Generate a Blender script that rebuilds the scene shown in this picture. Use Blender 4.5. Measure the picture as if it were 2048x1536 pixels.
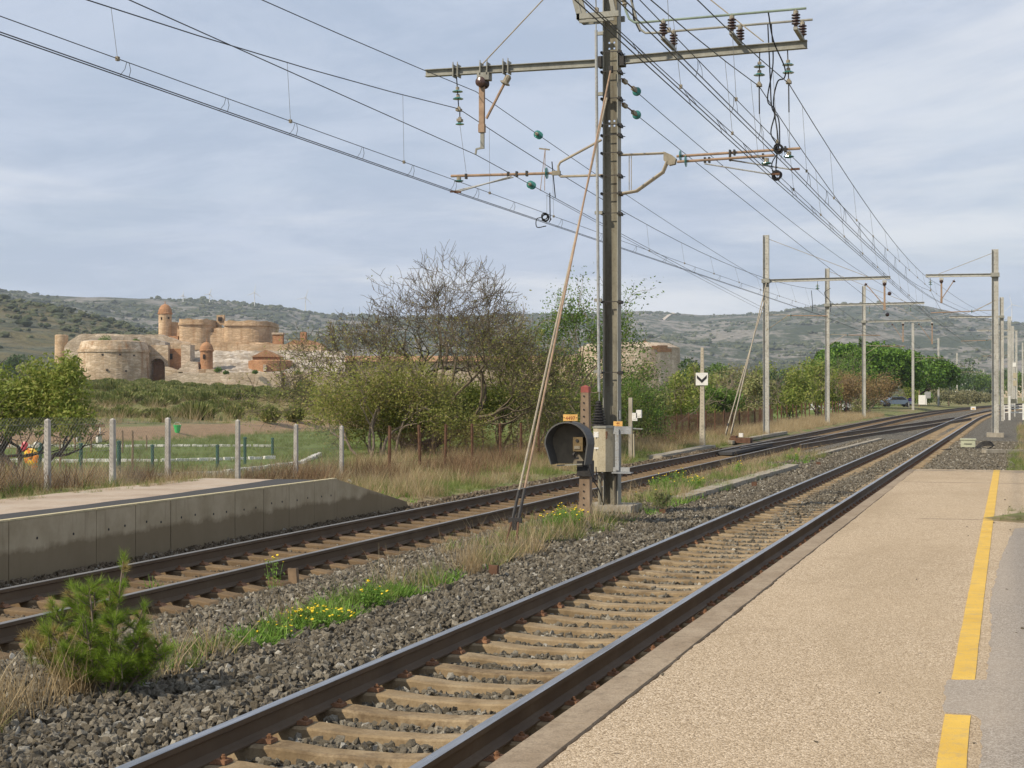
import bpy, math, random
import numpy as np
from mathutils import Vector, Matrix, noise as mnoise
R = math.radians
for o in list(bpy.data.objects):
    bpy.data.objects.remove(o, do_unlink=True)
scn = bpy.context.scene
col = scn.collection

# ------------------------------------------------------------------ camera
EYE = 2.08                                   # eye height above the rail heads
YAW = R(18.113)
cam_d = bpy.data.cameras.new('camera')
cam_d.sensor_width = 36.0
cam_d.lens = 54.49
cam_d.clip_start = 0.1
cam_d.clip_end = 20000
cam = bpy.data.objects.new('camera', cam_d)
col.objects.link(cam)
cam.location = (0, 0, EYE)
cam.rotation_euler = (R(90.296), 0, YAW)
scn.camera = cam
scn.render.resolution_x, scn.render.resolution_y = 1024, 768

# ------------------------------------------------------------------ sky and sun
SUN_EL, SUN_AZ = R(40), math.atan2(-0.63, -0.776)     # compass azimuth measured from +Y towards +X
w = bpy.data.worlds.new('World'); scn.world = w; w.use_nodes = True
nt = w.node_tree; N = nt.nodes; LK = nt.links
bg = N['Background']
sky = N.new('ShaderNodeTexSky'); sky.sky_type = 'NISHITA'; sky.sun_disc = False
sky.sun_elevation = SUN_EL; sky.sun_rotation = SUN_AZ
sky.air_density = 1.0; sky.dust_density = 1.2; sky.ozone_density = 1.3
tc = N.new('ShaderNodeTexCoord')
sep = N.new('ShaderNodeSeparateXYZ'); LK.new(tc.outputs['Generated'], sep.inputs[0])
zc = N.new('ShaderNodeMath'); zc.operation = 'MAXIMUM'; LK.new(sep.outputs['Z'], zc.inputs[0]); zc.inputs[1].default_value = 0.0
zo = N.new('ShaderNodeMath'); zo.operation = 'ADD'; LK.new(zc.outputs[0], zo.inputs[0]); zo.inputs[1].default_value = 0.16
dx = N.new('ShaderNodeMath'); dx.operation = 'DIVIDE'; LK.new(sep.outputs['X'], dx.inputs[0]); LK.new(zo.outputs[0], dx.inputs[1])
dy = N.new('ShaderNodeMath'); dy.operation = 'DIVIDE'; LK.new(sep.outputs['Y'], dy.inputs[0]); LK.new(zo.outputs[0], dy.inputs[1])
cmb = N.new('ShaderNodeCombineXYZ'); LK.new(dx.outputs[0], cmb.inputs[0]); LK.new(dy.outputs[0], cmb.inputs[1])
def wnoise(scale, detail, rough, off, dist=0.0):
    mp = N.new('ShaderNodeMapping'); LK.new(cmb.outputs[0], mp.inputs[0])
    mp.inputs['Location'].default_value = off; mp.inputs['Rotation'].default_value = (0, 0, R(24))
    mp.inputs['Scale'].default_value = (0.9, 1.15, 1)
    n = N.new('ShaderNodeTexNoise'); LK.new(mp.outputs[0], n.inputs['Vector'])
    n.inputs['Scale'].default_value = scale; n.inputs['Detail'].default_value = detail
    n.inputs['Roughness'].default_value = rough; n.inputs['Distortion'].default_value = dist
    return n.outputs['Fac']
def wramp(fac, a, b, ca=(0, 0, 0, 1), cb=(1, 1, 1, 1)):
    r = N.new('ShaderNodeValToRGB'); LK.new(fac, r.inputs[0])
    r.color_ramp.elements[0].position = a; r.color_ramp.elements[0].color = ca
    r.color_ramp.elements[1].position = b; r.color_ramp.elements[1].color = cb
    r.color_ramp.interpolation = 'EASE'
    return r.outputs[0]
def wmix(fac, a, b):
    m = N.new('ShaderNodeMix'); m.data_type = 'RGBA'
    if isinstance(fac, float): m.inputs[0].default_value = fac
    else: LK.new(fac, m.inputs[0])
    for s, v in ((m.inputs[6], a), (m.inputs[7], b)):
        if isinstance(v, tuple): s.default_value = v
        else: LK.new(v, s)
    return m.outputs[2]
veil = wramp(wnoise(0.55, 7, 0.56, (3.1, 1.7, 0), 0.4), 0.22, 0.62, (0.68, 0.68, 0.68, 1), (1, 1, 1, 1))
band = wramp(wnoise(2.1, 10, 0.66, (7.7, 0.4, 0), 0.4), 0.36, 0.64)
puff = wramp(wnoise(0.5, 9, 0.6, (31.9, 4.4, 0), 0.5), 0.49, 0.72)
c_grey = (3.9, 4.6, 5.85, 1); c_pale = (5.0, 5.6, 6.75, 1); c_white = (7.3, 7.45, 7.8, 1)
cl = wmix(band, c_grey, c_pale)
cl = wmix(puff, cl, c_white)
LK.new(wmix(veil, sky.outputs[0], cl), bg.inputs[0])
bg.inputs[1].default_value = 0.098

sd = bpy.data.lights.new('sun', 'SUN'); sd.energy = 4.0; sd.angle = R(1.2); sd.color = (1.0, 0.89, 0.72)
sun = bpy.data.objects.new('sun', sd); col.objects.link(sun)
sv = Vector((math.sin(SUN_AZ) * math.cos(SUN_EL), math.cos(SUN_AZ) * math.cos(SUN_EL), math.sin(SUN_EL)))
sun.rotation_euler = sv.to_track_quat('Z', 'Y').to_euler()
sun.location = (-40, -30, 60)

vs = scn.view_settings
vs.view_transform = 'Standard'; vs.look = 'None'; vs.gamma = 1.0; vs.exposure = 0.3; vs.use_curve_mapping = False
scn.render.engine = 'CYCLES'
scn.cycles.max_bounces = 6; scn.cycles.transparent_max_bounces = 12; scn.cycles.volume_bounces = 1

# ------------------------------------------------------------------ helpers
rng = np.random.default_rng(7)
random.seed(7)
_f = np.array([-math.sin(YAW), math.cos(YAW)]); _r = np.array([math.cos(YAW), math.sin(YAW)])
def in_view(x, y, margin=0.12):
    """plan-view test: which points of the ground the photograph could plausibly see"""
    d = x * _f[0] + y * _f[1]; u = x * _r[0] + y * _r[1]
    return (d > 3) & (np.abs(u) < d * (0.3303 + margin) + 1.2)

def tag(o, label=None, cat=None, group=None, kind=None):
    if label: o['label'] = label
    if cat: o['category'] = cat
    if group: o['group'] = group
    if kind: o['kind'] = kind
    return o
def thing(name, loc, label, cat, group=None, rz=0.0):
    o = bpy.data.objects.new(name, None); col.objects.link(o)
    o.empty_display_size = 0.2
    o.location = loc; o.rotation_euler = (0, 0, rz)
    return tag(o, label, cat, group)

class MB:
    """collects shapes in world (or local) coordinates, then links them as one mesh object"""
    def __init__(s): s.v = []; s.f = []; s.m = []
    def add(s, vs, fs, mi=0):
        b = len(s.v); s.v.extend([tuple(q) for q in vs]); s.f.extend([tuple(b + i for i in f) for f in fs]); s.m.extend([mi] * len(fs)); return s
    def box(s, c, d, rz=0.0, mi=0, M=None):
        hx, hy, hz = d[0] / 2, d[1] / 2, d[2] / 2
        P = [(x, y, z) for x in (-hx, hx) for y in (-hy, hy) for z in (-hz, hz)]
        if M is not None: P = [tuple(M @ Vector(q) + Vector(c)) for q in P]
        else:
            cs, sn = math.cos(rz), math.sin(rz)
            P = [(c[0] + x * cs - y * sn, c[1] + x * sn + y * cs, c[2] + z) for x, y, z in P]
        return s.add(P, [(0, 1, 3, 2), (4, 6, 7, 5), (0, 4, 5, 1), (2, 3, 7, 6), (0, 2, 6, 4), (1, 5, 7, 3)], mi)
    def bar(s, p, q, w, h, mi=0, up=(0, 0, 1)):
        p, q = Vector(p), Vector(q); d = q - p; L = d.length; d.normalize()
        u = Vector(up)
        if abs(d.dot(u)) > 0.98: u = Vector((1, 0, 0))
        sx = d.cross(u).normalized(); uu = sx.cross(d)
        M = Matrix((sx, d, uu)).transposed()
        return s.box((p + q) / 2, (w, L, h), mi=mi, M=M)
    def tube(s, path, r, n=6, mi=0, caps=True):
        path = [Vector(p) for p in path]; k = len(path)
        rs = r if isinstance(r, (list, tuple, np.ndarray)) else [r] * k
        b = len(s.v); prev = None
        for i in range(k):
            d = (path[min(i + 1, k - 1)] - path[max(i - 1, 0)])
            if d.length < 1e-9: d = Vector((0, 0, 1))
            d.normalize()
            if prev is None:
                a = Vector((0, 0, 1)) if abs(d.z) < 0.9 else Vector((1, 0, 0))
                u = d.cross(a).normalized()
            else:
                u = prev - d * prev.dot(d)
                u = u.normalized() if u.length > 1e-6 else d.cross(Vector((1, 0, 0))).normalized()
            prev = u; vv = d.cross(u)
            for j in range(n):
                t = 2 * math.pi * j / n
                s.v.append(tuple(path[i] + (u * math.cos(t) + vv * math.sin(t)) * float(rs[i])))
        for i in range(k - 1):
            for j in range(n):
                a0 = b + i * n + j; a1 = b + i * n + (j + 1) % n
                s.f.append((a0, a1, a1 + n, a0 + n)); s.m.append(mi)
        if caps and n > 2:
            s.f.append(tuple(b + j for j in reversed(range(n)))); s.m.append(mi)
            s.f.append(tuple(b + (k - 1) * n + j for j in range(n))); s.m.append(mi)
        return s
    def lathe(s, prof, o, axis=(0, 0, 1), n=12, mi=0):
        """prof: list of (radius, distance along axis)"""
        ax = Vector(axis).normalized(); a = Vector((1, 0, 0)) if abs(ax.x) < 0.9 else Vector((0, 1, 0))
        u = ax.cross(a).normalized(); v = ax.cross(u); o = Vector(o); b = len(s.v)
        for (rr, h) in prof:
            for j in range(n):
                t = 2 * math.pi * j / n
                s.v.append(tuple(o + ax * h + (u * math.cos(t) + v * math.sin(t)) * max(rr, 1e-4)))
        for i in range(len(prof) - 1):
            for j in range(n):
                a0 = b + i * n + j; a1 = b + i * n + (j + 1) % n
                s.f.append((a0, a1, a1 + n, a0 + n)); s.m.append(mi)
        s.f.append(tuple(b + j for j in reversed(range(n)))); s.m.append(mi)
        s.f.append(tuple(b + (len(prof) - 1) * n + j for j in range(n))); s.m.append(mi)
        return s
    def prism(s, poly, z0, z1, mi=0):
        n = len(poly); V = [(x, y, z0) for x, y in poly] + [(x, y, z1) for x, y in poly]
        F = [tuple(reversed(range(n))), tuple(range(n, 2 * n))] + [(i, (i + 1) % n, (i + 1) % n + n, i + n) for i in range(n)]
        return s.add(V, F, mi)
    def extr(s, poly, axis_o, ax_u, ax_v, ax_w, depth, mi=0):
        """polygon in the (u, v) plane extruded along w"""
        o, u, v, ww = Vector(axis_o), Vector(ax_u), Vector(ax_v), Vector(ax_w)
        n = len(poly); V = [o + u * a + v * b for a, b in poly]; V += [q + ww * depth for q in V]
        F = [tuple(reversed(range(n))), tuple(range(n, 2 * n))] + [(i, (i + 1) % n, (i + 1) % n + n, i + n) for i in range(n)]
        return s.add(V, F, mi)
    def mesh(s, name, off=(0, 0, 0), smooth=False):
        me = bpy.data.meshes.new(name)
        ox, oy, oz = off
        me.from_pydata([(x - ox, y - oy, z - oz) for x, y, z in s.v], [], s.f)
        if any(s.m): me.polygons.foreach_set('material_index', s.m)
        if smooth: me.polygons.foreach_set('use_smooth', [True] * len(me.polygons))
        me.update()
        return me
    def build(s, name, mats, parent=None, smooth=False, loc=None, local=False):
        """world-space shapes: under a parent they are stored relative to it; at top level relative to loc"""
        off = (0, 0, 0)
        if parent is not None and not local:
            off = Vector(parent.location)
            p = parent.parent
            while p is not None: off = off + Vector(p.location); p = p.parent
        elif loc is not None: off = loc
        me = s.mesh(name, off, smooth)
        o = bpy.data.objects.new(name, me)
        for m in (mats if isinstance(mats, (list, tuple)) else [mats]): me.materials.append(m)
        col.objects.link(o); o.parent = parent
        if parent is None and loc is not None: o.location = loc
        return o
def link_copy(src_mesh, name, parent, loc, rz=0.0, sc=None):
    o = bpy.data.objects.new(name, src_mesh); col.objects.link(o); o.parent = parent; o.location = loc
    o.rotation_euler = (0, 0, rz)
    if sc is not None: o.scale = sc
    return o
def fast_mesh(name, V, F, mats, parent=None, loc=None, kind=None, smooth=False):
    """V (n,3) and F (m,k) numpy arrays -> one mesh object"""
    me = bpy.data.meshes.new(name); V = np.asarray(V, np.float32); F = np.asarray(F, np.int32); k = F.shape[1]
    off = np.zeros(3, np.float32)
    if parent is not None: off = np.array(parent.location, np.float32)
    elif loc is not None: off = np.array(loc, np.float32)
    me.vertices.add(len(V)); me.vertices.foreach_set('co', (V - off).ravel())
    me.loops.add(F.size); me.loops.foreach_set('vertex_index', F.ravel())
    me.polygons.add(len(F)); me.polygons.foreach_set('loop_start', np.arange(0, F.size, k, dtype=np.int32))
    if smooth: me.polygons.foreach_set('use_smooth', np.ones(len(F), bool))
    me.update(calc_edges=True)
    for m in (mats if isinstance(mats, (list, tuple)) else [mats]): me.materials.append(m)
    o = bpy.data.objects.new(name, me); col.objects.link(o); o.parent = parent
    if parent is None and loc is not None: o.location = loc
    if kind: o['kind'] = kind
    return o
def copy_tree(o, parent=None):
    c = o.copy(); col.objects.link(c); c.parent = parent
    for ch in list(o.children): copy_tree(ch, c)
    return c
def fbm(x, y, s, oct=4, seed=0.0):
    t = 0; a = 1; n = 0
    for i in range(oct):
        t += a * mnoise.noise((x * s + seed, y * s - seed * 1.7, seed * 0.37)); n += a; a *= 0.5; s *= 2.03
    return t / n

# ------------------------------------------------------------------ materials
class NM:
    """small node-graph builder around one Principled BSDF"""
    def __init__(s, name, rough=0.8, spec=0.3, metal=0.0):
        s.m = bpy.data.materials.new(name); s.m.use_nodes = True; s.t = s.m.node_tree
        s.b = s.t.nodes['Principled BSDF']; s.b.inputs['Roughness'].default_value = rough
        s.b.inputs['Specular IOR Level'].default_value = spec; s.b.inputs['Metallic'].default_value = metal
        s.co = s.t.nodes.new('ShaderNodeTexCoord')
    def n(s, ty, **k):
        q = s.t.nodes.new(ty)
        for a, b in k.items(): setattr(q, a, b)
        return q
    def l(s, a, b): s.t.links.new(a, b)
    def vec(s, scale=(1, 1, 1), src='Object', rot=(0, 0, 0), loc=(0, 0, 0)):
        mp = s.n('ShaderNodeMapping')
        if src == 'World':
            g = s.n('ShaderNodeNewGeometry'); s.l(g.outputs['Position'], mp.inputs[0])
        else: s.l(s.co.outputs[src], mp.inputs[0])
        mp.inputs['Scale'].default_value = scale; mp.inputs['Rotation'].default_value = rot; mp.inputs['Location'].default_value = loc
        return mp.outputs[0]
    def noise(s, scale, detail=4, rough=0.55, vec=None, dist=0.0):
        q = s.n('ShaderNodeTexNoise'); q.inputs['Scale'].default_value = scale; q.inputs['Detail'].default_value = detail
        q.inputs['Roughness'].default_value = rough; q.inputs['Distortion'].default_value = dist
        s.l(vec if vec is not None else s.co.outputs['Object'], q.inputs['Vector']); return q.outputs['Fac']
    def voro(s, scale, vec=None, feat='F1', out='Distance', rnd=1.0):
        q = s.n('ShaderNodeTexVoronoi'); q.feature = feat; q.inputs['Scale'].default_value = scale; q.inputs['Randomness'].default_value = rnd
        s.l(vec if vec is not None else s.co.outputs['Object'], q.inputs['Vector']); return q.outputs[out]
    def ramp(s, fac, pts, interp='LINEAR'):
        q = s.n('ShaderNodeValToRGB'); s.l(fac, q.inputs[0]); e = q.color_ramp.elements; q.color_ramp.interpolation = interp
        while len(e) < len(pts): e.new(0.5)
        for i, (p, c) in enumerate(pts):
            e[i].position = p; e[i].color = (*c, 1) if isinstance(c, tuple) else (c, c, c, 1)
        return q.outputs[0]
    def mix(s, fac, a, b, mode='MIX'):
        q = s.n('ShaderNodeMix', data_type='RGBA', blend_type=mode)
        for sk, v in ((q.inputs[0], fac), (q.inputs[6], a), (q.inputs[7], b)):
            if isinstance(v, (int, float)): sk.default_value = v
            elif isinstance(v, tuple): sk.default_value = (*v, 1)
            else: s.l(v, sk)
        return q.outputs[2]
    def math(s, op, a, b=None):
        q = s.n('ShaderNodeMath', operation=op)
        for sk, v in ((q.inputs[0], a), (q.inputs[1], b)):
            if v is None: continue
            if isinstance(v, (int, float)): sk.default_value = v
            else: s.l(v, sk)
        return q.outputs[0]
    def color(s, c):
        if isinstance(c, tuple): s.b.inputs['Base Color'].default_value = (*c, 1)
        else: s.l(c, s.b.inputs['Base Color'])
        return s
    def rough(s, v): s.l(v, s.b.inputs['Roughness']); return s
    def bump(s, h, strength=0.5, dist=0.02):
        q = s.n('ShaderNodeBump'); q.inputs['Strength'].default_value = strength; q.inputs['Distance'].default_value = dist
        s.l(h, q.inputs['Height']); s.l(q.outputs[0], s.b.inputs['Normal']); return s
    def island(s): return s.n('ShaderNodeNewGeometry').outputs['Random Per Island']
    def inst(s): return s.n('ShaderNodeObjectInfo').outputs['Random']
def plain(name, c, rough=0.7, var=0.25, scale=6.0, metal=0.0, spec=0.3, bump=0.0, dirt=None):
    """painted, rusted or cast surface: base colour broken by two noises"""
    q = NM(name, rough, spec, metal)
    a = q.noise(scale, 5, 0.6, q.vec(src='World')); b = q.noise(scale * 9, 3, 0.6, q.vec(src='World'))
    lo = tuple(v * (1 - var) for v in c); hi = tuple(min(1, v * (1 + var)) for v in c)
    cc = q.ramp(a, [(0.3, lo), (0.7, hi)])
    if dirt is not None:
        cc = q.mix(q.ramp(b, [(0.5, 0.0), (0.68, 0.75)]), cc, dirt)
    q.color(cc)
    if bump: q.bump(b, bump, 0.01)
    return q.m
def leafmat(name, cols, trans=0.25, rough=0.6, inst=False):
    """leaf-to-leaf colour differences come from a random value per leaf or per clump"""
    q = NM(name, rough, 0.25)
    r = q.inst() if inst else q.island()
    big = q.noise(0.9, 2, 0.5, q.vec(src='World'))
    f = q.math('ADD', q.math('MULTIPLY', r, 0.55), q.math('MULTIPLY', big, 0.5))
    k = len(cols) - 1
    c = q.ramp(f, [(0.12 + 0.72 * i / k, cols[i]) for i in range(k + 1)])
    q.color(c)
    tr = q.n('ShaderNodeBsdfTranslucent'); q.l(c, tr.inputs['Color'])
    mx = q.n('ShaderNodeMixShader'); mx.inputs[0].default_value = trans
    q.l(q.b.outputs[0], mx.inputs[1]); q.l(tr.outputs[0], mx.inputs[2])
    q.l(mx.outputs[0], q.t.nodes['Material Output'].inputs['Surface'])
    return q.m
M = {}
# steel, rust, glass, porcelain
q = NM('galvanised_steel', 0.62, 0.35)
a = q.noise(3.5, 5, 0.6, q.vec((1, 1, 0.35), src='World')); b = q.noise(30, 3, 0.6, q.vec(src='World'))
q.color(q.mix(q.ramp(b, [(0.45, 0.0), (0.75, 0.4)]), q.ramp(a, [(0.3, (0.2, 0.198, 0.17)), (0.7, (0.34, 0.335, 0.29))]), (0.13, 0.1, 0.065)))
M['steel'] = q.m
q = NM('weathered_mast_web', 0.75, 0.25)
a = q.noise(2.2, 5, 0.6, q.vec((3.0, 3.0, 0.22), src='World')); b = q.noise(18, 4, 0.65, q.vec(src='World'))
q.color(q.mix(q.ramp(b, [(0.5, 0.0), (0.72, 0.5)]), q.ramp(a, [(0.28, (0.085, 0.073, 0.053)), (0.5, (0.2, 0.185, 0.14)), (0.75, (0.3, 0.28, 0.22))]), (0.09, 0.06, 0.035)))
M['mast'] = q.m
M['galv_bright'] = plain('pale_galvanised_steel', (0.33, 0.34, 0.34), 0.5, 0.18, 4, dirt=(0.2, 0.17, 0.13))
M['far_steel'] = plain('grey_mast_steel', (0.42, 0.41, 0.37), 0.6, 0.2, 1.5, dirt=(0.2, 0.17, 0.12))
M['rust'] = plain('rusty_steel', (0.125, 0.066, 0.04), 0.85, 0.35, 7, dirt=(0.075, 0.036, 0.02))
M['rust_tube'] = plain('rusted_tube', (0.31, 0.218, 0.15), 0.8, 0.25, 8, dirt=(0.27, 0.15, 0.085))
M['rod'] = plain('pale_rod', (0.34, 0.3, 0.23), 0.7, 0.2, 6, dirt=(0.24, 0.16, 0.09))
M['dark'] = plain('dark_iron', (0.035, 0.032, 0.03), 0.6, 0.3, 10)
M['wire'] = plain('oxidised_copper_wire', (0.05, 0.052, 0.055), 0.55, 0.25, 3)
M['wirelight'] = plain('pale_dropper_wire', (0.18, 0.18, 0.17), 0.6, 0.2, 3)
M['porcelain'] = plain('brown_porcelain', (0.06, 0.03, 0.022), 0.25, 0.3, 9, spec=0.6)
q = NM('green_glass', 0.08, 0.6); q.color((0.07, 0.3, 0.27)); q.b.inputs['Transmission Weight'].default_value = 0.45; M['glass'] = q.m
M['cap'] = plain('insulator_cap', (0.28, 0.25, 0.19), 0.7, 0.25, 10, dirt=(0.14, 0.09, 0.05))
M['copper'] = plain('verdigris_bar', (0.2, 0.25, 0.2), 0.7, 0.2, 6)
M['white'] = plain('white_paint', (0.72, 0.71, 0.67), 0.6, 0.08, 4, dirt=(0.5, 0.46, 0.38))
M['cream'] = plain('cream_enamel', (0.42, 0.37, 0.26), 0.5, 0.1, 5, dirt=(0.3, 0.24, 0.15))
M['black'] = plain('black_paint', (0.02, 0.02, 0.022), 0.6, 0.2, 6)
M['hood'] = plain('dark_grey_hood', (0.1, 0.098, 0.092), 0.65, 0.15, 7)
M['hood_in'] = plain('hood_back_plate', (0.2, 0.17, 0.125), 0.8, 0.2, 7)
M['plate'] = plain('orange_plate', (0.72, 0.42, 0.13), 0.5, 0.1, 7)
M['redpaint'] = plain('faded_red_paint', (0.27, 0.075, 0.06), 0.7, 0.2, 7)
M['plate_text'] = plain('rust_red_lettering', (0.28, 0.06, 0.03), 0.6, 0.1, 9)
M['pvc'] = plain('black_cable', (0.018, 0.018, 0.02), 0.45, 0.2, 9)
M['greenpost'] = plain('green_post', (0.03, 0.09, 0.07), 0.6, 0.25, 5)
M['violet'] = plain('violet_sign', (0.08, 0.045, 0.25), 0.5, 0.1, 5)
# concrete
q = NM('post_concrete', 0.9, 0.2)
a = q.noise(5, 6, 0.65, q.vec((1, 1, 0.5), src='World')); b = q.noise(60, 4, 0.6, q.vec(src='World'))
q.color(q.mix(q.ramp(b, [(0.4, 0.0), (0.8, 0.5)]), q.ramp(a, [(0.3, (0.23, 0.2, 0.15)), (0.7, (0.42, 0.38, 0.31))]), (0.2, 0.17, 0.12))).bump(b, 0.35, 0.006)
M['conc'] = q.m
q = NM('pole_concrete_rusty', 0.9, 0.2)
a = q.noise(4, 6, 0.65, q.vec((1, 1, 0.4), src='World'))
q.color(q.ramp(a, [(0.3, (0.16, 0.11, 0.07)), (0.7, (0.31, 0.23, 0.16))])).bump(q.noise(50, 4, 0.6, q.vec(src='World')), 0.3, 0.006)
M['conc_tan'] = q.m
q = NM('weathered_post', 0.9, 0.2)
q.color(q.ramp(q.noise(6, 5, 0.6, q.vec(src='World')), [(0.3, (0.3, 0.28, 0.25)), (0.7, (0.5, 0.47, 0.43))]))
M['fpost'] = q.m
# rails and sleepers
q = NM('rail_web', 0.72, 0.3)
q.color(q.mix(q.ramp(q.noise(20, 4, 0.6, q.vec(src='World')), [(0.4, 0.0), (0.7, 0.6)]), q.ramp(q.noise(1.7, 4, 0.5, q.vec(src='World')), [(0.3, (0.085, 0.058, 0.036)), (0.7, (0.135, 0.096, 0.06))]), (0.1, 0.064, 0.036)))
M['rail'] = q.m
q = NM('rail_running_surface', 0.3, 0.5, 0.85)
q.color(q.ramp(q.noise(3, 4, 0.5, q.vec((8, 0.4, 1), src='World')), [(0.3, (0.3, 0.295, 0.29)), (0.7, (0.48, 0.475, 0.475))])).rough(q.ramp(q.noise(5, 3, 0.5, q.vec((12, 0.5, 1), src='World')), [(0.3, 0.24), (0.7, 0.42)]))
M['railtop'] = q.m
q = NM('rail_running_surface_dull', 0.5, 0.4, 0.6)
q.color(q.ramp(q.noise(3, 4, 0.5, q.vec((8, 0.4, 1), src='World')), [(0.3, (0.2, 0.185, 0.165)), (0.7, (0.34, 0.32, 0.29))]))
M['railtop_dull'] = q.m
q = NM('sleeper_concrete', 0.9, 0.2)
a = q.noise(3.0, 5, 0.6, q.vec(src='World')); b = q.noise(45, 5, 0.65, q.vec(src='World'))
q.color(q.mix(q.ramp(b, [(0.45, 0.0), (0.75, 0.55)]), q.ramp(a, [(0.28, (0.165, 0.117, 0.064)), (0.5, (0.28, 0.205, 0.118)), (0.75, (0.37, 0.293, 0.19))]), (0.17, 0.115, 0.06))).bump(b, 0.6, 0.01)
s_in = q.b.inputs['Base Color'].links[0].from_socket
st_ = q.noise(7, 5, 0.7, q.vec(src='World'))
q.color(q.mix(q.math('MULTIPLY', q.ramp(q.inst(), [(0.1, 0.15), (0.9, 0.75)]), q.ramp(st_, [(0.46, 0.0), (0.64, 1.0)])), s_in, (0.105, 0.07, 0.04)))
M['sleeper'] = q.m
q = NM('sleeper_concrete_dirty', 0.92, 0.15)
q.color(q.mix(q.ramp(q.noise(35, 5, 0.65, q.vec(src='World')), [(0.45, 0.0), (0.75, 0.6)]), q.ramp(q.noise(2.0, 5, 0.6, q.vec(src='World')), [(0.3, (0.115, 0.078, 0.045)), (0.7, (0.215, 0.15, 0.085))]), (0.1, 0.07, 0.045)))
M['sleeper_dirty'] = q.m
M['clip'] = plain('rusty_clip', (0.2, 0.1, 0.05), 0.8, 0.4, 15, dirt=(0.09, 0.045, 0.025))

# ================================================================== the setting
def bend(y):                                  # the line swings slowly to the right beyond 120 m
    y = np.asarray(y, float); return np.maximum(0, y - 120) ** 2 / 3000.0
NEAR_X, FAR_X = -3.96, -9.47
def zg(x, y):
    """ground height"""
    L = -np.asarray(x, float); y = np.asarray(y, float)
    t = np.clip((y - 21.5) / 9.0, 0, 1); t = t * t * (3 - 2 * t)
    verge = 0.5 * (1 - t) + (-0.02) * t
    z = np.interp(L, [-60, -8, -1.5, 0.5, 11.0, 11.6], [0.2, 0.05, -0.15, -0.33, -0.36, -0.24])
    zfar = np.interp(L, [11.6, 12.2, 14.5, 18, 26, 35.6], [0, 0.5, 1, 1, 0.9, 0.8])
    base = np.interp(L, [15, 20, 30, 35.6], [0, 0.08, 0.16, 0.18])
    z = np.where(L > 11.6, -0.24 + (verge + 0.24) * zfar + base * 0.5, z)
    bank = np.interp(L, [35.8, 37.2, 60, 145, 400, 1200], [0.0, 0.45, 0.9, 3.5, 8.0, 16.0])
    return z + np.where(L > 35.8, bank, 0)
def axis(segs):
    out = [segs[0][0]]
    for a, b, s in segs: out += list(np.arange(a + s, b + s * 0.5, s))
    return np.array(out)
xs = axis([(-3000, -400, 130), (-400, -150, 25), (-150, -45, 5), (-45, 6, 0.75), (6, 60, 6), (60, 400, 34), (400, 3000, 130)])
ys = axis([(-60, 0, 10), (0, 90, 1.0), (90, 200, 5), (200, 600, 25), (600, 4800, 120)])
X, Y = np.meshgrid(xs, ys)
Z = zg(X, Y)
nz = np.array([[fbm(a, b, 0.25, 3, 2.0) for a in xs] for b in ys])
Z = Z + nz * np.where((X < -12.5) & (X > -60), 0.09, 0.0) + nz * np.where(X <= -60, 0.5, 0)
nx, ny = len(xs), len(ys)
I = np.arange(nx * ny).reshape(ny, nx)
F = np.stack([I[:-1, :-1], I[:-1, 1:], I[1:, 1:], I[1:, :-1]], -1).reshape(-1, 4)
q = NM('ground_soil_and_turf', 0.95, 0.1)
pos = q.vec(src='World')
sp = q.n('ShaderNodeSeparateXYZ'); q.l(pos, sp.inputs[0])
n1 = q.noise(0.35, 6, 0.6, pos); n2 = q.noise(3.5, 6, 0.65, pos); n3 = q.noise(26, 4, 0.6, pos)
dry = q.ramp(n2, [(0.3, (0.17, 0.125, 0.07)), (0.5, (0.27, 0.21, 0.12)), (0.72, (0.34, 0.28, 0.17))])
grn = q.ramp(n2, [(0.3, (0.095, 0.155, 0.036)), (0.7, (0.2, 0.265, 0.075))])
vx = q.math('ADD', sp.outputs['X'], q.math('MULTIPLY', q.math('SUBTRACT', n1, 0.5), 5.0))
lawn = q.math('MULTIPLY', q.ramp(q.math('MULTIPLY', vx, -0.01), [(0.165, 0.0), (0.19, 1.0)]), q.ramp(q.math('MULTIPLY', sp.outputs['X'], -0.01), [(0.345, 1.0), (0.358, 0.0)]))
soil = q.math('MULTIPLY', q.ramp(q.math('MULTIPLY', sp.outputs['X'], -0.01), [(0.345, 0.0), (0.358, 1.0)]), q.ramp(q.math('MULTIPLY', vx, -0.01), [(0.372, 1.0), (0.392, 0.0)]))
c = q.mix(q.ramp(n1, [(0.42, 0.0), (0.56, 0.75)]), dry, grn)
c = q.mix(q.math('MULTIPLY', lawn, q.ramp(n2, [(0.25, 0.55), (0.6, 0.97)])), c, grn)
c = q.mix(soil, c, q.ramp(n2, [(0.3, (0.31, 0.2, 0.115)), (0.7, (0.44, 0.3, 0.185))]))
q.color(q.mix(q.ramp(n3, [(0.3, 0.35), (0.7, 0.0)]), c, (0.08, 0.065, 0.04))).bump(n3, 0.6, 0.05)
M['ground'] = q.m
g = fast_mesh('ground', np.stack([X, Y, Z], -1).reshape(-1, 3), F, M['ground'], smooth=True)
tag(g, kind='structure')

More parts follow.
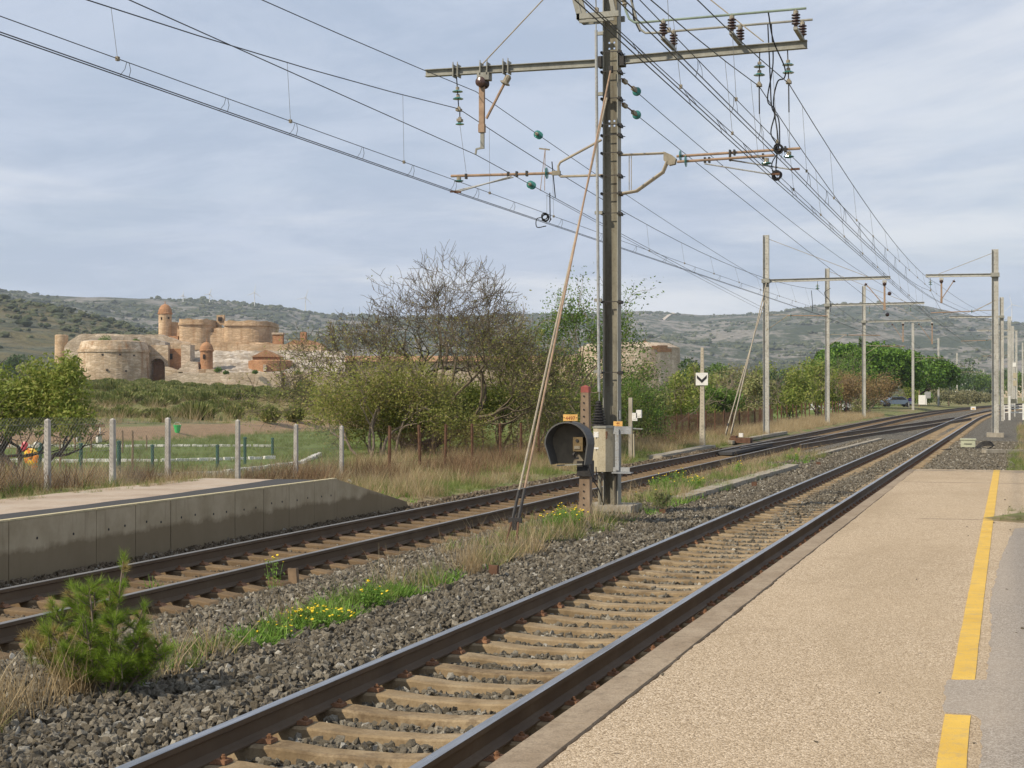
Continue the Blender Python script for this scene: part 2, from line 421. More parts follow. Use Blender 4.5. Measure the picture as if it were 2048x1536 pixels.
# ------------------------------------------------------------------ ballast bed
BX = [-11.6, -11.2, -10.9, -10.6, -8.35, -7.9, -7.1, -6.3, -5.8, -5.4, -5.12, -2.7, -2.2, 0.9]
BZ = [-0.2, -0.1, -0.17, -0.235, -0.245, -0.19, -0.12, -0.17, -0.185, -0.18, -0.245, -0.245, -0.2, -0.24]
def heap(x, y): return 0.068 * np.exp(-((np.asarray(x) - NEAR_X) / 0.42) ** 2) * np.clip((np.asarray(y) - 18) / 22.0, 0, 1)   # stones heaped over the sleeper middles further on
def zb(x, y): return np.interp(np.asarray(x) - bend(y), BX, BZ) + heap(np.asarray(x) - bend(y), y)
xs = axis([(-11.6, 0.9, 0.25)]); ys = axis([(2, 60, 0.5), (60, 340, 4)])
X, Y = np.meshgrid(xs, ys); Xw = X + bend(Y)
Z = np.interp(X, BX, BZ) + np.array([[0.02 * fbm(a, b, 1.3, 2, 5.0) for a in xs] for b in ys]) - 0.02 + heap(X, Y)
nx, ny = len(xs), len(ys); I = np.arange(nx * ny).reshape(ny, nx)
F = np.stack([I[:-1, :-1], I[:-1, 1:], I[1:, 1:], I[1:, :-1]], -1).reshape(-1, 4)
q = NM('ballast_bed', 0.95, 0.15)
pos = q.vec(src='World'); sp = q.n('ShaderNodeSeparateXYZ'); q.l(pos, sp.inputs[0])
v1 = q.voro(21, pos, out='Color'); sv1 = q.n('ShaderNodeSeparateColor'); q.l(v1, sv1.inputs[0])
d1 = q.voro(21, pos, feat='F1')
n1 = q.noise(0.9, 5, 0.6, pos); n2 = q.noise(6, 4, 0.6, pos)
st = q.ramp(sv1.outputs[0], [(0.1, (0.07, 0.062, 0.048)), (0.6, (0.145, 0.13, 0.103)), (0.93, (0.22, 0.2, 0.165)), (0.97, (0.4, 0.38, 0.33))])
brown = q.ramp(n2, [(0.3, (0.13, 0.095, 0.056)), (0.7, (0.23, 0.17, 0.105))])
def near_rail(xc, wd):
    return q.ramp(q.math('DIVIDE', q.math('ABSOLUTE', q.math('SUBTRACT', sp.outputs['X'], xc)), wd), [(0.35, 1.0), (1.0, 0.0)])
rails = None
for xc, wd in ((NEAR_X - 0.8, 0.55), (NEAR_X + 0.8, 0.55), (FAR_X, 1.9)):
    r_ = near_rail(xc, wd); rails = r_ if rails is None else q.math('MAXIMUM', rails, r_)
farY = q.ramp(q.math('MULTIPLY', sp.outputs['Y'], 0.01), [(0.2, 0.25), (0.55, 0.85)])
c = q.mix(q.math('MULTIPLY', rails, q.math('MULTIPLY', farY, q.ramp(n1, [(0.3, 0.5), (0.6, 1.0)]))), st, brown)
c = q.mix(q.ramp(q.math('MULTIPLY', sp.outputs['X'], -0.1), [(0.79, 0.0), (0.83, 0.55)]), c, brown)
q.color(c).bump(q.math('SUBTRACT', 1.0, d1), 1.0, 0.05)
M['ballast_bed'] = q.m
bb = fast_mesh('ballast_bed', np.stack([Xw, Y, Z], -1).reshape(-1, 3), F, M['ballast_bed'], smooth=True)
tag(bb, kind='structure')

# ------------------------------------------------------------------ instanced stuff (loose stones, grass)
lib = bpy.data.collections
def scatter(name, pts, rot, scl, sources, kind='stuff', label=None, cat=None):
    """uncountable small pieces: one object whose points each carry one piece"""
    cl_ = lib.new(name + '_pieces')
    for s_ in sources: cl_.objects.link(s_)
    me = bpy.data.meshes.new(name); k = len(pts)
    me.vertices.add(k); me.vertices.foreach_set('co', np.asarray(pts, np.float32).ravel())
    a = me.attributes.new('rot', 'FLOAT_VECTOR', 'POINT'); a.data.foreach_set('vector', np.asarray(rot, np.float32).ravel())
    a = me.attributes.new('scl', 'FLOAT_VECTOR', 'POINT'); a.data.foreach_set('vector', np.asarray(scl, np.float32).ravel())
    a = me.attributes.new('idx', 'INT', 'POINT'); a.data.foreach_set('value', rng.integers(0, len(sources), k).astype(np.int32))
    o = bpy.data.objects.new(name, me); col.objects.link(o); o['kind'] = kind
    tag(o, label, cat)
    gt = bpy.data.node_groups.new(name + '_scatter', 'GeometryNodeTree')
    gt.interface.new_socket('Geometry', in_out='INPUT', socket_type='NodeSocketGeometry')
    gt.interface.new_socket('Geometry', in_out='OUTPUT', socket_type='NodeSocketGeometry')
    gi = gt.nodes.new('NodeGroupInput'); go = gt.nodes.new('NodeGroupOutput')
    ip = gt.nodes.new('GeometryNodeInstanceOnPoints'); ci = gt.nodes.new('GeometryNodeCollectionInfo')
    ci.inputs['Collection'].default_value = cl_; ci.inputs['Separate Children'].default_value = True; ci.inputs['Reset Children'].default_value = True
    def na(nm, ty):
        z = gt.nodes.new('GeometryNodeInputNamedAttribute'); z.data_type = ty; z.inputs[0].default_value = nm; return z.outputs[0]
    e2r = gt.nodes.new('FunctionNodeEulerToRotation'); gt.links.new(na('rot', 'FLOAT_VECTOR'), e2r.inputs[0])
    gt.links.new(gi.outputs[0], ip.inputs['Points']); gt.links.new(ci.outputs[0], ip.inputs['Instance'])
    ip.inputs['Pick Instance'].default_value = True
    gt.links.new(na('idx', 'INT'), ip.inputs['Instance Index']); gt.links.new(e2r.outputs[0], ip.inputs['Rotation'])
    gt.links.new(na('scl', 'FLOAT_VECTOR'), ip.inputs['Scale'])
    gt.links.new(ip.outputs[0], go.inputs[0])
    md = o.modifiers.new('pieces', 'NODES'); md.node_group = gt
    return o
def source_mesh(name, V, F, mat, smooth=False):
    me = bpy.data.meshes.new(name); me.from_pydata([tuple(v) for v in V], [], [tuple(f) for f in F])
    if smooth: me.polygons.foreach_set('use_smooth', [True] * len(me.polygons))
    me.materials.append(mat); me.update()
    return bpy.data.objects.new(name, me)
import bmesh
def rock(name, mat, seed):
    """angular crushed stone: hull of random points, a few chipped corners"""
    r_ = random.Random(seed); bm = bmesh.new()
    for i in range(13):
        u = Vector((r_.gauss(0, 1), r_.gauss(0, 1), r_.gauss(0, 1))).normalized()
        u *= r_.uniform(0.42, 0.56); bm.verts.new((u.x * r_.uniform(0.9, 1.35), u.y, u.z * 0.75))
    bmesh.ops.convex_hull(bm, input=bm.verts)
    for v in [v for v in bm.verts if not v.link_faces]: bm.verts.remove(v)
    me = bpy.data.meshes.new(name); bm.to_mesh(me); bm.free(); me.materials.append(mat)
    return bpy.data.objects.new(name, me)
def stonemat(name, pts):
    q = NM(name, 0.92, 0.2)
    c = q.ramp(q.inst(), pts)
    n = q.noise(7, 4, 0.6, q.co.outputs['Object'])
    q.color(q.mix(q.ramp(n, [(0.35, 0.45), (0.65, 0.0)]), c, (0.07, 0.058, 0.042))).bump(n, 0.4, 0.1)
    return q.m
M['stone'] = stonemat('crushed_stone', [(0.0, (0.095, 0.081, 0.058)), (0.3, (0.14, 0.12, 0.088)), (0.6, (0.19, 0.166, 0.126)), (0.85, (0.255, 0.226, 0.175)), (0.97, (0.33, 0.3, 0.24)), (0.985, (0.5, 0.47, 0.4))])
M['stone_brown'] = stonemat('fouled_stone', [(0.0, (0.1, 0.075, 0.048)), (0.5, (0.175, 0.132, 0.086)), (0.9, (0.24, 0.19, 0.13)), (0.975, (0.3, 0.26, 0.2)), (0.99, (0.48, 0.45, 0.38))])
rocks = [rock('stone', M['stone'], i) for i in range(9)]
rocks_b = [rock('stone', M['stone_brown'], 50 + i) for i in range(7)]
SP = 0.6
def on_sleeper(x, y, xc):
    return (np.abs(x - xc) < 1.17) & (np.abs((y + 0.3) % SP - 0.3) < 0.155)
def stone_pts(x0, x1, y0, y1, dens, keep=None):
    k = int((x1 - x0) * (y1 - y0) * dens)
    x = rng.uniform(x0, x1, k); y = rng.uniform(y0, y1, k)
    ok = in_view(x, y)
    if keep is not None: ok &= keep(x, y)
    return x[ok], y[ok]
def stones(name, zones, src, label):
    P, Rr, S = [], [], []
    for (x0, x1, y0, y1, dens, s0, s1, keep) in zones:
        x, y = stone_pts(x0, x1, y0, y1, dens, keep); k = len(x)
        s = rng.uniform(s0, s1, k) * np.where(rng.random(k) < 0.06, 1.35, 1)
        z = zb(x, y) - 0.02 + 0.02 * rng.random(k) + s * 0.12
        P.append(np.stack([x + bend(y), y, z], 1)); Rr.append(rng.uniform(-3.14, 3.14, (k, 3)))
        S.append(s[:, None] * rng.uniform(0.8, 1.2, (k, 3)))
    return scatter(name, np.concatenate(P), np.concatenate(Rr), np.concatenate(S), src, label=label, cat='ballast')
def k_near(x, y):
    onx = on_sleeper(x, y, NEAR_X)
    rail = np.minimum(np.abs(x - NEAR_X - 0.772), np.abs(x - NEAR_X + 0.772)) < 0.11
    soil = (x < -6.3) & (x > -6.75) & (rng.random(len(x)) > 0.5)
    mid = (np.abs(x - NEAR_X) < 0.45) & (rng.random(len(x)) < np.clip((y - 14) / 24.0, 0, 0.9))
    return ~(onx & ~mid & (rng.random(len(x)) > 0.012)) & ~rail & ~soil
def k_far(x, y):
    onx = on_sleeper(x, y, FAR_X); rail = np.minimum(np.abs(x - FAR_X - 0.753), np.abs(x - FAR_X + 0.753)) < 0.11
    return ~(onx & (rng.random(len(x)) > 0.02)) & ~rail
stones('grey_ballast', [(-7.0, -2.3, 3, 13, 520, 0.042, 0.084, k_near), (-7.0, -2.3, 13, 24, 440, 0.044, 0.082, k_near),
                        (-7.0, -2.3, 24, 42, 300, 0.045, 0.08, k_near), (-7.0, 0.8, 42, 75, 110, 0.055, 0.09, k_near), (-8.5, -6.9, 8, 26, 430, 0.042, 0.078, None), (-8.4, -6.9, 26, 60, 120, 0.045, 0.08, None)],
       rocks, 'loose grey crushed stone ballast around the near track')
stones('brown_ballast', [(-10.95, -8.4, 9, 26, 330, 0.035, 0.065, k_far), (-11.3, -8.3, 26, 60, 170, 0.045, 0.075, k_far), (-11.15, -10.75, 9, 26, 420, 0.04, 0.07, None)],
       rocks_b, 'brown fouled ballast stones around the far track')

# ------------------------------------------------------------------ tracks
def rail_profile():
    h = [(-0.035, -0.004), (-0.029, 0.0), (0.029, 0.0), (0.035, -0.004), (0.034, -0.038), (0.009, -0.052), (0.009, -0.135), (0.03, -0.148), (0.073, -0.160), (0.073, -0.172)]
    return h + [(-x, z) for x, z in reversed(h[4:])]
def sweep_rail(path):
    """path: list of (x, y); rail heads at z = 0"""
    pr = rail_profile(); n = len(pr); mb = MB(); k = len(path)
    for i in range(k):
        a = Vector(path[max(i - 1, 0)]); b = Vector(path[min(i + 1, k - 1)]); d = (b - a).normalized(); nrm = Vector((d.y, -d.x))
        for (u, z) in pr: mb.v.append((path[i][0] + nrm.x * u, path[i][1] + nrm.y * u, z))
    for i in range(k - 1):
        for j in range(n):
            j2 = (j + 1) % n
            mb.f.append((i * n + j, i * n + j2, (i + 1) * n + j2, (i + 1) * n + j)); mb.m.append(1 if j in (0, 1, 2) else 0)
    mb.f.append(tuple(reversed(range(n)))); mb.m.append(0); mb.f.append(tuple((k - 1) * n + j for j in range(n))); mb.m.append(0)
    return mb
def sleeper_mesh(name, mat, dip):
    mb = MB(); xs_ = [-1.2, -1.14, -0.95, -0.55, -0.25, 0.25, 0.55, 0.95, 1.14, 1.2]
    tz = [-0.235, -0.2, -0.176, -0.177, -0.192 - dip, -0.192 - dip, -0.177, -0.176, -0.2, -0.235]
    hw = [0.105, 0.115, 0.12, 0.12, 0.1, 0.1, 0.12, 0.12, 0.115, 0.105]
    n = len(xs_)
    for x, z, h in zip(xs_, tz, hw):
        mb.v += [(x, -h - 0.03, -0.36), (x, -h, z - 0.012), (x, -h + 0.02, z), (x, h - 0.02, z), (x, h, z - 0.012), (x, h + 0.03, -0.36)]
    for i in range(n - 1):
        for j in range(5): a0 = i * 6 + j; mb.f.append((a0, a0 + 6, a0 + 7, a0 + 1)); mb.m.append(0)
    mb.f += [(0, 1, 2, 3, 4, 5), tuple((n - 1) * 6 + j for j in (5, 4, 3, 2, 1, 0))]; mb.m += [0, 0]
    me = mb.mesh(name); me.materials.append(mat); return me
def clip_mesh():
    mb = MB()
    mb.add([(-0.06, -0.055, 0), (0.055, -0.055, 0), (0.055, 0.055, 0), (-0.06, 0.055, 0), (-0.055, -0.045, 0.022), (0.01, -0.045, 0.03), (0.01, 0.045, 0.03), (-0.055, 0.045, 0.022)],
           [(0, 1, 5, 4), (1, 2, 6, 5), (2, 3, 7, 6), (3, 0, 4, 7), (4, 5, 6, 7)])
    mb.lathe([(0.02, 0.02), (0.02, 0.042), (0.011, 0.043), (0.011, 0.052)], (-0.022, 0, 0), n=6)
    me = mb.mesh('rail_clip'); me.materials.append(M['clip']); return me
clip_me = clip_mesh()
def joined(mesh, places, name, mats, parent):
    """many alike small pieces too far to pick apart, as one part"""
    k = len(mesh.vertices); v = np.empty(k * 3, np.float32); mesh.vertices.foreach_get('co', v); v = v.reshape(-1, 3)
    fs = [tuple(p.vertices) for p in mesh.polygons]; me = bpy.data.meshes.new(name)
    V = np.concatenate([v + np.array(p, np.float32) - np.array(parent.location, np.float32) for p in places])
    me.from_pydata(V.tolist(), [], [tuple(i + a * k for i in f) for a in range(len(places)) for f in fs])
    me.materials.append(mats); o = bpy.data.objects.new(name, me); col.objects.link(o); o.parent = parent; o['kind'] = 'stuff'; return o
def track(xc, hg, y0, ysplit, yclip, yend, top, smat, dip, label, clips_near):
    t = thing('railway_track', (xc, y0, 0), label, 'track', 'running tracks')
    yy = list(np.arange(y0 - 3, 120, 6)) + list(np.arange(120, yend, 8))
    for s in (-1, 1):
        sweep_rail([(xc + s * hg + float(bend(y)), float(y)) for y in yy]).build('rail', [M['rail'], top], t)
    sm = sleeper_mesh('sleeper', smat, dip)
    j0 = math.ceil(y0 / SP); r_ = random.Random(int(-xc * 10)); far_s, far_c = [], []
    for j in range(j0, int(yend / SP)):
        y = j * SP; x = xc + float(bend(y))
        if y < ysplit:
            s_ = link_copy(sm, 'sleeper', t, (x - xc + r_.uniform(-0.03, 0.03), y - y0 + r_.uniform(-0.015, 0.015), r_.uniform(-0.006, 0.004)), r_.uniform(-0.006, 0.006))
        else: far_s.append((x, y, 0))
        for rx in (-hg, hg):
            for sd_ in (-1, 1):
                cx = rx + sd_ * 0.108
                if y < yclip and clips_near:
                    c_ = link_copy(clip_me, 'rail_clip', s_, (cx, r_.uniform(-0.015, 0.015), -0.173), 0 if sd_ < 0 else math.pi)
                elif y < 75: far_c.append((x + cx, y, -0.173))
    joined(sm, far_s, 'distant_sleepers', smat, t)
    joined(clip_me, far_c, 'small_rail_clips', M['clip'], t)
    return t
track(NEAR_X, 0.772, 3.6, 78, 26, 330, M['railtop'], M['sleeper'], 0.008, 'near railway track on tan concrete sleepers beside the right platform', True)
track(FAR_X, 0.7525, 8.4, 88, 0, 330, M['railtop_dull'], M['sleeper_dirty'], 0.0, 'far brown railway track beside the concrete platform wall', False)
# crossover between the two tracks
xo = thing('crossover_track', (FAR_X, 52, 0), 'diagonal crossover rails linking the far track to the near track', 'track')
def xo_path(s, a, b):
    out = []
    for y in np.arange(a, b, 3.0):
        u = (y - 52) / 90.0; u = min(max(u, 0), 1); u = u * u * (3 - 2 * u) * 0.35 + u * 0.65
        out.append((FAR_X + (NEAR_X - FAR_X) * u + s * 0.7525 + float(bend(y)), float(y)))
    return out
for s, a, b in ((-1, 58, 136), (1, 62, 134)):
    mb = sweep_rail(xo_path(s, a, b)); mb.v = [(x, y, z + 0.001) for x, y, z in mb.v]; mb.build('rail', [M['rail'], M['railtop_dull']], xo)
for y in np.arange(66.3, 128, 1.2):
    c0 = xo_path(0, float(y), float(y) + 1)[0]
    link_copy(bpy.data.meshes['sleeper'], 'sleeper', xo, (c0[0] - FAR_X, y - 52, -0.012))

# ================================================================== platforms
PZ = 0.45
q = NM('gravel_faced_asphalt', 0.95, 0.15)
pos = q.vec(src='World')
v = q.voro(115, pos, out='Color'); sc_ = q.n('ShaderNodeSeparateColor'); q.l(v, sc_.inputs[0]); dd = q.voro(115, pos)
n1 = q.noise(0.55, 5, 0.6, pos); n2 = q.noise(5, 5, 0.65, pos); n3 = q.noise(38, 4, 0.7, pos)
c = q.ramp(sc_.outputs[0], [(0.0, (0.18, 0.128, 0.077)), (0.3, (0.365, 0.275, 0.178)), (0.65, (0.5, 0.392, 0.266)), (0.9, (0.65, 0.533, 0.395))])
c = q.mix(q.ramp(n1, [(0.35, 0.0), (0.65, 0.35)]), c, (0.5, 0.388, 0.262), 'MIX')
c = q.mix(q.ramp(n3, [(0.32, 0.5), (0.5, 0.0)]), c, (0.2, 0.145, 0.09))
c = q.mix(q.ramp(n2, [(0.56, 0.0), (0.75, 0.42)]), c, (0.3, 0.225, 0.14))
big = q.noise(0.22, 6, 0.7, q.vec((1.6, 0.6, 1), src='World'), 0.8)
c = q.mix(q.ramp(big, [(0.47, 0.0), (0.64, 0.55)]), c, (0.33, 0.25, 0.16))
st2 = q.noise(1.4, 7, 0.72, pos, 0.5); c = q.mix(q.ramp(st2, [(0.58, 0.0), (0.72, 0.5)]), c, (0.23, 0.165, 0.1)); spots = q.voro(1.9, pos); c = q.mix(q.ramp(spots, [(0.02, 0.7), (0.045, 0.0)]), c, (0.13, 0.1, 0.07))
q.color(c).bump(q.math('SUBTRACT', 1.0, dd), 0.8, 0.006)
M['plat'] = q.m
q = NM('kerb_concrete', 0.9, 0.2)
a = q.noise(2.5, 5, 0.65, q.vec((1, 0.5, 1), src='World')); b = q.noise(70, 4, 0.65, q.vec(src='World')); c0 = q.noise(14, 5, 0.6, q.vec(src='World'))
c = q.ramp(a, [(0.3, (0.24, 0.18, 0.12)), (0.7, (0.37, 0.295, 0.21))])
c = q.mix(q.ramp(c0, [(0.5, 0.0), (0.72, 0.6)]), c, (0.15, 0.115, 0.078))
q.color(q.mix(q.ramp(b, [(0.35, 0.5), (0.55, 0.0)]), c, (0.13, 0.1, 0.065))).bump(q.math('ADD', b, q.math('MULTIPLY', c0, 1.5)), 0.6, 0.006)
M['kerb'] = q.m
q = NM('grey_asphalt', 0.92, 0.2)
pos = q.vec(src='World'); v = q.voro(150, pos, out='Color'); sc_ = q.n('ShaderNodeSeparateColor'); q.l(v, sc_.inputs[0])
n1 = q.noise(1.2, 5, 0.6, pos)
c = q.ramp(sc_.outputs[0], [(0.0, (0.17, 0.14, 0.11)), (0.5, (0.3, 0.255, 0.205)), (0.95, (0.44, 0.39, 0.33))])
q.color(q.mix(q.ramp(n1, [(0.35, 0.0), (0.7, 0.45)]), c, (0.37, 0.31, 0.245))).bump(q.voro(150, pos), 0.6, 0.004)
M['asphalt'] = q.m
q = NM('yellow_line_paint', 0.7, 0.3)
pos = q.vec(src='World'); n1 = q.noise(2.2, 5, 0.6, pos); n2 = q.noise(60, 4, 0.7, pos)
c = q.ramp(n1, [(0.3, (0.56, 0.34, 0.045)), (0.7, (0.68, 0.44, 0.075))])
wear = q.noise(9, 6, 0.75, pos)
c = q.mix(q.ramp(wear, [(0.5, 0.0), (0.68, 0.75)]), c, (0.42, 0.3, 0.13))
q.color(q.mix(q.ramp(n2, [(0.3, 0.85), (0.42, 0.0)]), c, (0.36, 0.26, 0.14))).bump(q.noise(110, 3, 0.6, pos), 0.5, 0.004)
M['yellow'] = q.m
M['crack'] = plain('dark_joint_soil', (0.05, 0.04, 0.03), 0.95, 0.3, 20)

# near platform: a body, an asphalt sheet with a ragged edge, kerb stones along the track
r_ = random.Random(3)
PE = 33.9
base = MB()
base.box(((-2.0 + 7.0) / 2, (-3 + PE) / 2, -0.3), (9.0, PE + 3, 1.44))             # body up to z = 0.42
pb = base.build('station_platform', M['crack']); tag(pb, kind='structure')
edge = []
y = -3.0
while y < PE:
    xx = -1.965 - 0.1 * max(0, min(1, (y - 7) / 27)) + 0.018 * fbm(0.3, y, 1.1, 3, 3.0) + r_.uniform(-0.006, 0.006)
    edge.append((xx, y)); y += 0.07
end = [(x_, PE - 0.01 + 0.02 * fbm(x_, 3.3, 2.0, 2, 9.0)) for x_ in np.arange(-2.05, 7.0, 0.25)]
poly = edge + end + [(7.0, -3.0)]
MB().prism(poly, 0.40, PZ).build('platform_surface', M['plat'], pb)
y = -2.6; k = 0
while y < PE - 0.4:
    L = 2.0; y1 = min(y + L, PE - 0.02); jx = r_.uniform(-0.004, 0.004); x0, x1 = -2.23, -2.0 - 0.075 * max(0, min(1, (y - 7) / 27))
    mb = MB(); ns = 10
    for i in range(ns + 1):
        yy = y + 0.004 + (y1 - y - 0.008) * i / ns; dj = 0.004 * fbm(yy, 0.7, 2.5, 3, 1.0)
        mb.v += [(x0 + jx, yy, 0.2), (x0 + jx + dj, yy, 0.428), (x0 + jx + 0.012 + dj, yy, 0.44), (x1 + jx - 0.008 + dj * 2, yy, 0.441), (x1 + jx + dj * 2, yy, 0.43), (x1 + jx, yy, 0.36)]
    for i in range(ns):
        for j in range(5): a0 = i * 6 + j; mb.f.append((a0, a0 + 1, a0 + 7, a0 + 6)); mb.m.append(0)
    mb.f += [(5, 4, 3, 2, 1, 0), tuple(ns * 6 + j for j in range(6))]; mb.m += [0, 0]
    mb.build('kerb_stone', M['kerb'], pb)
    y = y1
MB().box((-2.17, (PE - 3) / 2, -0.06), (0.1, PE + 2.9, 0.515)).build('platform_wall', M['kerb'], pb)
# grey asphalt repair with its notch, broken yellow line
asph = [(-0.162, 7.026), (-0.172, 7.591), (-0.18, 8.054), (-0.226, 8.171), (-0.362, 8.159), (-0.382, 8.515), (-0.394, 8.944), (-0.382, 9.098), (-0.174, 9.166), (-0.176, 9.522), (-0.18, 10.457), (-0.187, 11.64), (-0.215, 12.49), (-0.2, 14.046), (-0.179, 15.68), (-0.111, 17.724), (-0.056, 19.394), (0.054, 19.573)]
pts = [(-0.16, -3.0)] + asph + [(1.2, 19.9), (6.9, 20.0), (6.9, -3.0)]
fine = []
for i in range(len(pts) - 4):
    (ax, ay), (bx, by) = pts[i], pts[i + 1]; L = math.hypot(bx - ax, by - ay); k = max(1, int(L / 0.04))
    for j in range(k):
        t = j / k; fine.append((ax + (bx - ax) * t + 0.03 * fbm(ax + bx * t, ay + (by - ay) * t, 4.0, 3, 8.0) + r_.uniform(-0.004, 0.004), ay + (by - ay) * t + r_.uniform(-0.004, 0.004)))
MB().prism(fine + pts[-4:], 0.43, PZ + 0.005).build('asphalt_repair', M['asphalt'], pb)
def strip(y0, y1, wd, nm):
    yl = [y0 + (y1 - y0) * i / max(2, int((y1 - y0) / 0.3)) for i in range(max(2, int((y1 - y0) / 0.3)) + 1)]
    xc = lambda y: float(np.interp(y, [-3, 6.99, 8.17, 10.9, 17.85, 33.9], [-0.2, -0.282, -0.296, -0.316, -0.359, -0.443]))
    L_ = [(xc(y) - wd / 2 + r_.uniform(-0.002, 0.002), y) for y in yl]; R_ = [(xc(y) + wd / 2 + r_.uniform(-0.002, 0.002), y) for y in reversed(yl)]
    MB().prism(L_ + R_, PZ - 0.004, PZ + 0.004).build(nm, M['yellow'], pb)
strip(-3, 8.13, 0.125, 'yellow_line'); strip(9.14, 18.9, 0.125, 'yellow_line'); strip(18.94, 33.88, 0.125, 'yellow_line')
# loose chippings lying on the platform
PEB = ((-0.9, 7.3, 0.02), (-0.2, 7.5, 0.016), (-0.72, 8.6, 0.012), (0.02, 11.2, 0.03), (-0.02, 11.0, 0.02), (-0.85, 13.9, 0.016), (-0.1, 13.4, 0.018), (-0.6, 19.5, 0.02), (-0.3, 20.2, 0.022), (-0.2, 21.5, 0.025), (-0.1, 19.2, 0.02), (-0.55, 18.3, 0.02), (-0.12, 16.4, 0.018), (-1.95, 8.75, 0.025), (-0.13, 23.0, 0.03), (-0.2, 24.5, 0.03))
NTH = 'nearest second third fourth fifth sixth seventh eighth ninth tenth eleventh twelfth thirteenth fourteenth fifteenth farthest'.split()
for i, (x_, y_, s_) in enumerate(sorted(PEB, key=lambda p_: p_[1])):
    o = rock('pebble', M['stone'], int(x_ * 100 + y_ * 10)); col.objects.link(o); o.location = (x_, y_, PZ + s_ * 0.3); o.scale = (s_, s_, s_)
    tag(o, 'small dark pebble loose on the near platform, ' + NTH[i] + (' of all from the camera' if i in (0, 15) else ' one out from the camera'), 'pebble', 'pebbles strewn on the near platform')
for (y_, xa, xb, sd_) in ((20.65, -1.2, 0.1, 1.0), (29.0, -2.0, 0.6, 4.0)):
    n_ = 40; ln = [(xa + (xb - xa) * i / n_, y_ + 0.1 * fbm(i * 0.12, sd_, 1.0, 3, sd_)) for i in range(n_ + 1)]
    MB().prism([(x_, yy - 0.006) for x_, yy in ln] + [(x_, yy + 0.006 + 0.006 * abs(fbm(x_, sd_, 9.0, 2, 1.0))) for x_, yy in reversed(ln)], PZ - 0.002, PZ + 0.002).build('surface_crack', M['crack'], pb)
# trodden soil patch at the right edge with weeds
MB().prism([(-0.42 + 0.12 * math.sin(k * 1.7), 20.6 + 0.14 * k) for k in range(3)] + [(-0.02, 21.9), (0.5, 22.6), (1.6, 22.8), (1.8, 20.2), (0.4, 20.15), (0.05, 20.35)], PZ - 0.01, PZ + 0.006).build('soil_patch', M['ground'], pb)

# far platform: precast wall panels, asphalt strips, ramp
q = NM('stained_wall_concrete', 0.92, 0.2)
pos = q.vec(src='World'); sp = q.n('ShaderNodeSeparateXYZ'); q.l(pos, sp.inputs[0])
a = q.noise(1.6, 6, 0.65, pos); b = q.noise(55, 4, 0.6, pos); dr = q.noise(1.0, 5, 0.6, q.vec((9, 9, 0.8), src='World'))
c = q.ramp(a, [(0.3, (0.33, 0.27, 0.17)), (0.7, (0.5, 0.42, 0.29))])
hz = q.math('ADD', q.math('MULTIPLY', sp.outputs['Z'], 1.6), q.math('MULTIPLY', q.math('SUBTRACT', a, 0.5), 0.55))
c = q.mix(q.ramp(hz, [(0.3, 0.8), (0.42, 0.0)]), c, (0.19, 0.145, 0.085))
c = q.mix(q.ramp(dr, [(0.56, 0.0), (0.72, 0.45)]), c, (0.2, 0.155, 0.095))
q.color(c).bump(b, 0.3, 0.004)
M['wallc'] = q.m
q = NM('dark_patch_asphalt', 0.9, 0.2)
q.color(q.ramp(q.noise(90, 4, 0.65, q.vec(src='World')), [(0.3, (0.035, 0.034, 0.034)), (0.7, (0.09, 0.086, 0.082))])); M['asph_dark'] = q.m
q = NM('pinkish_path', 0.95, 0.1)
a = q.noise(1.3, 6, 0.65, q.vec(src='World')); b = q.noise(60, 4, 0.65, q.vec(src='World'))
q.color(q.mix(q.ramp(b, [(0.35, 0.4), (0.6, 0.0)]), q.ramp(a, [(0.3, (0.33, 0.255, 0.19)), (0.55, (0.45, 0.37, 0.29)), (0.75, (0.42, 0.38, 0.33))]), (0.25, 0.19, 0.13))); M['path'] = q.m
M['coping'] = plain('pale_yellow_coping', (0.5, 0.43, 0.26), 0.8, 0.15, 5, dirt=(0.35, 0.3, 0.2))
WZ, WX, YE = 0.577, -11.15, 24.41
fp = MB().box(((WX - 0.1 - 13.9) / 2, (YE + 4) / 2, 0.13), (13.9 + WX - 0.1, YE - 4, 0.84)).build('opposite_platform', M['ground']); tag(fp, kind='structure')
joints = [5.0, 7.0, 9.0, 11.0, 13.2, 15.3, 17.1, 18.02, 18.91, 19.83, 20.76, 21.68, 22.56, 23.51, 24.41]
for i in range(len(joints) - 1):
    y0, y1 = joints[i] + 0.006, joints[i + 1] - 0.006; mb = MB(); px = r_.uniform(-0.006, 0.006)
    mb.box((WX - 0.06 + px, (y0 + y1) / 2, 0.1), (0.12, y1 - y0, 0.95))
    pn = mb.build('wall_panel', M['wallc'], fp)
    for t in (0.3, 0.72):
        hl = MB().lathe([(0.016, 0), (0.018, 0.004)], (WX + px - 0.001, y0 + (y1 - y0) * t, 0.32 + r_.uniform(-0.02, 0.02)), (1, 0, 0), 8)
        hl.build('painted_lifting_hole', M['black'], pn)  # solid black disc: the shade inside a lifting hole, put into colour
    MB().box((WX - 0.045, (y0 + y1) / 2, WZ + 0.012), (0.09, y1 - y0, 0.022)).build('coping_strip', M['coping'], fp)
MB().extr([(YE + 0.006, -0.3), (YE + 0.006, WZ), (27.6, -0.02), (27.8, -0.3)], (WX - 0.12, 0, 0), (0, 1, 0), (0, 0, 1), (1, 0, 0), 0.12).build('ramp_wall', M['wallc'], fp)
def ragged(x0f, x1f, ya, yb, step=0.12):
    n_ = int((yb - ya) / step); yl = [ya + (yb - ya) * i / n_ for i in range(n_ + 1)]
    return [(x0f(y), y) for y in yl] + [(x1f(y), y) for y in reversed(yl)]
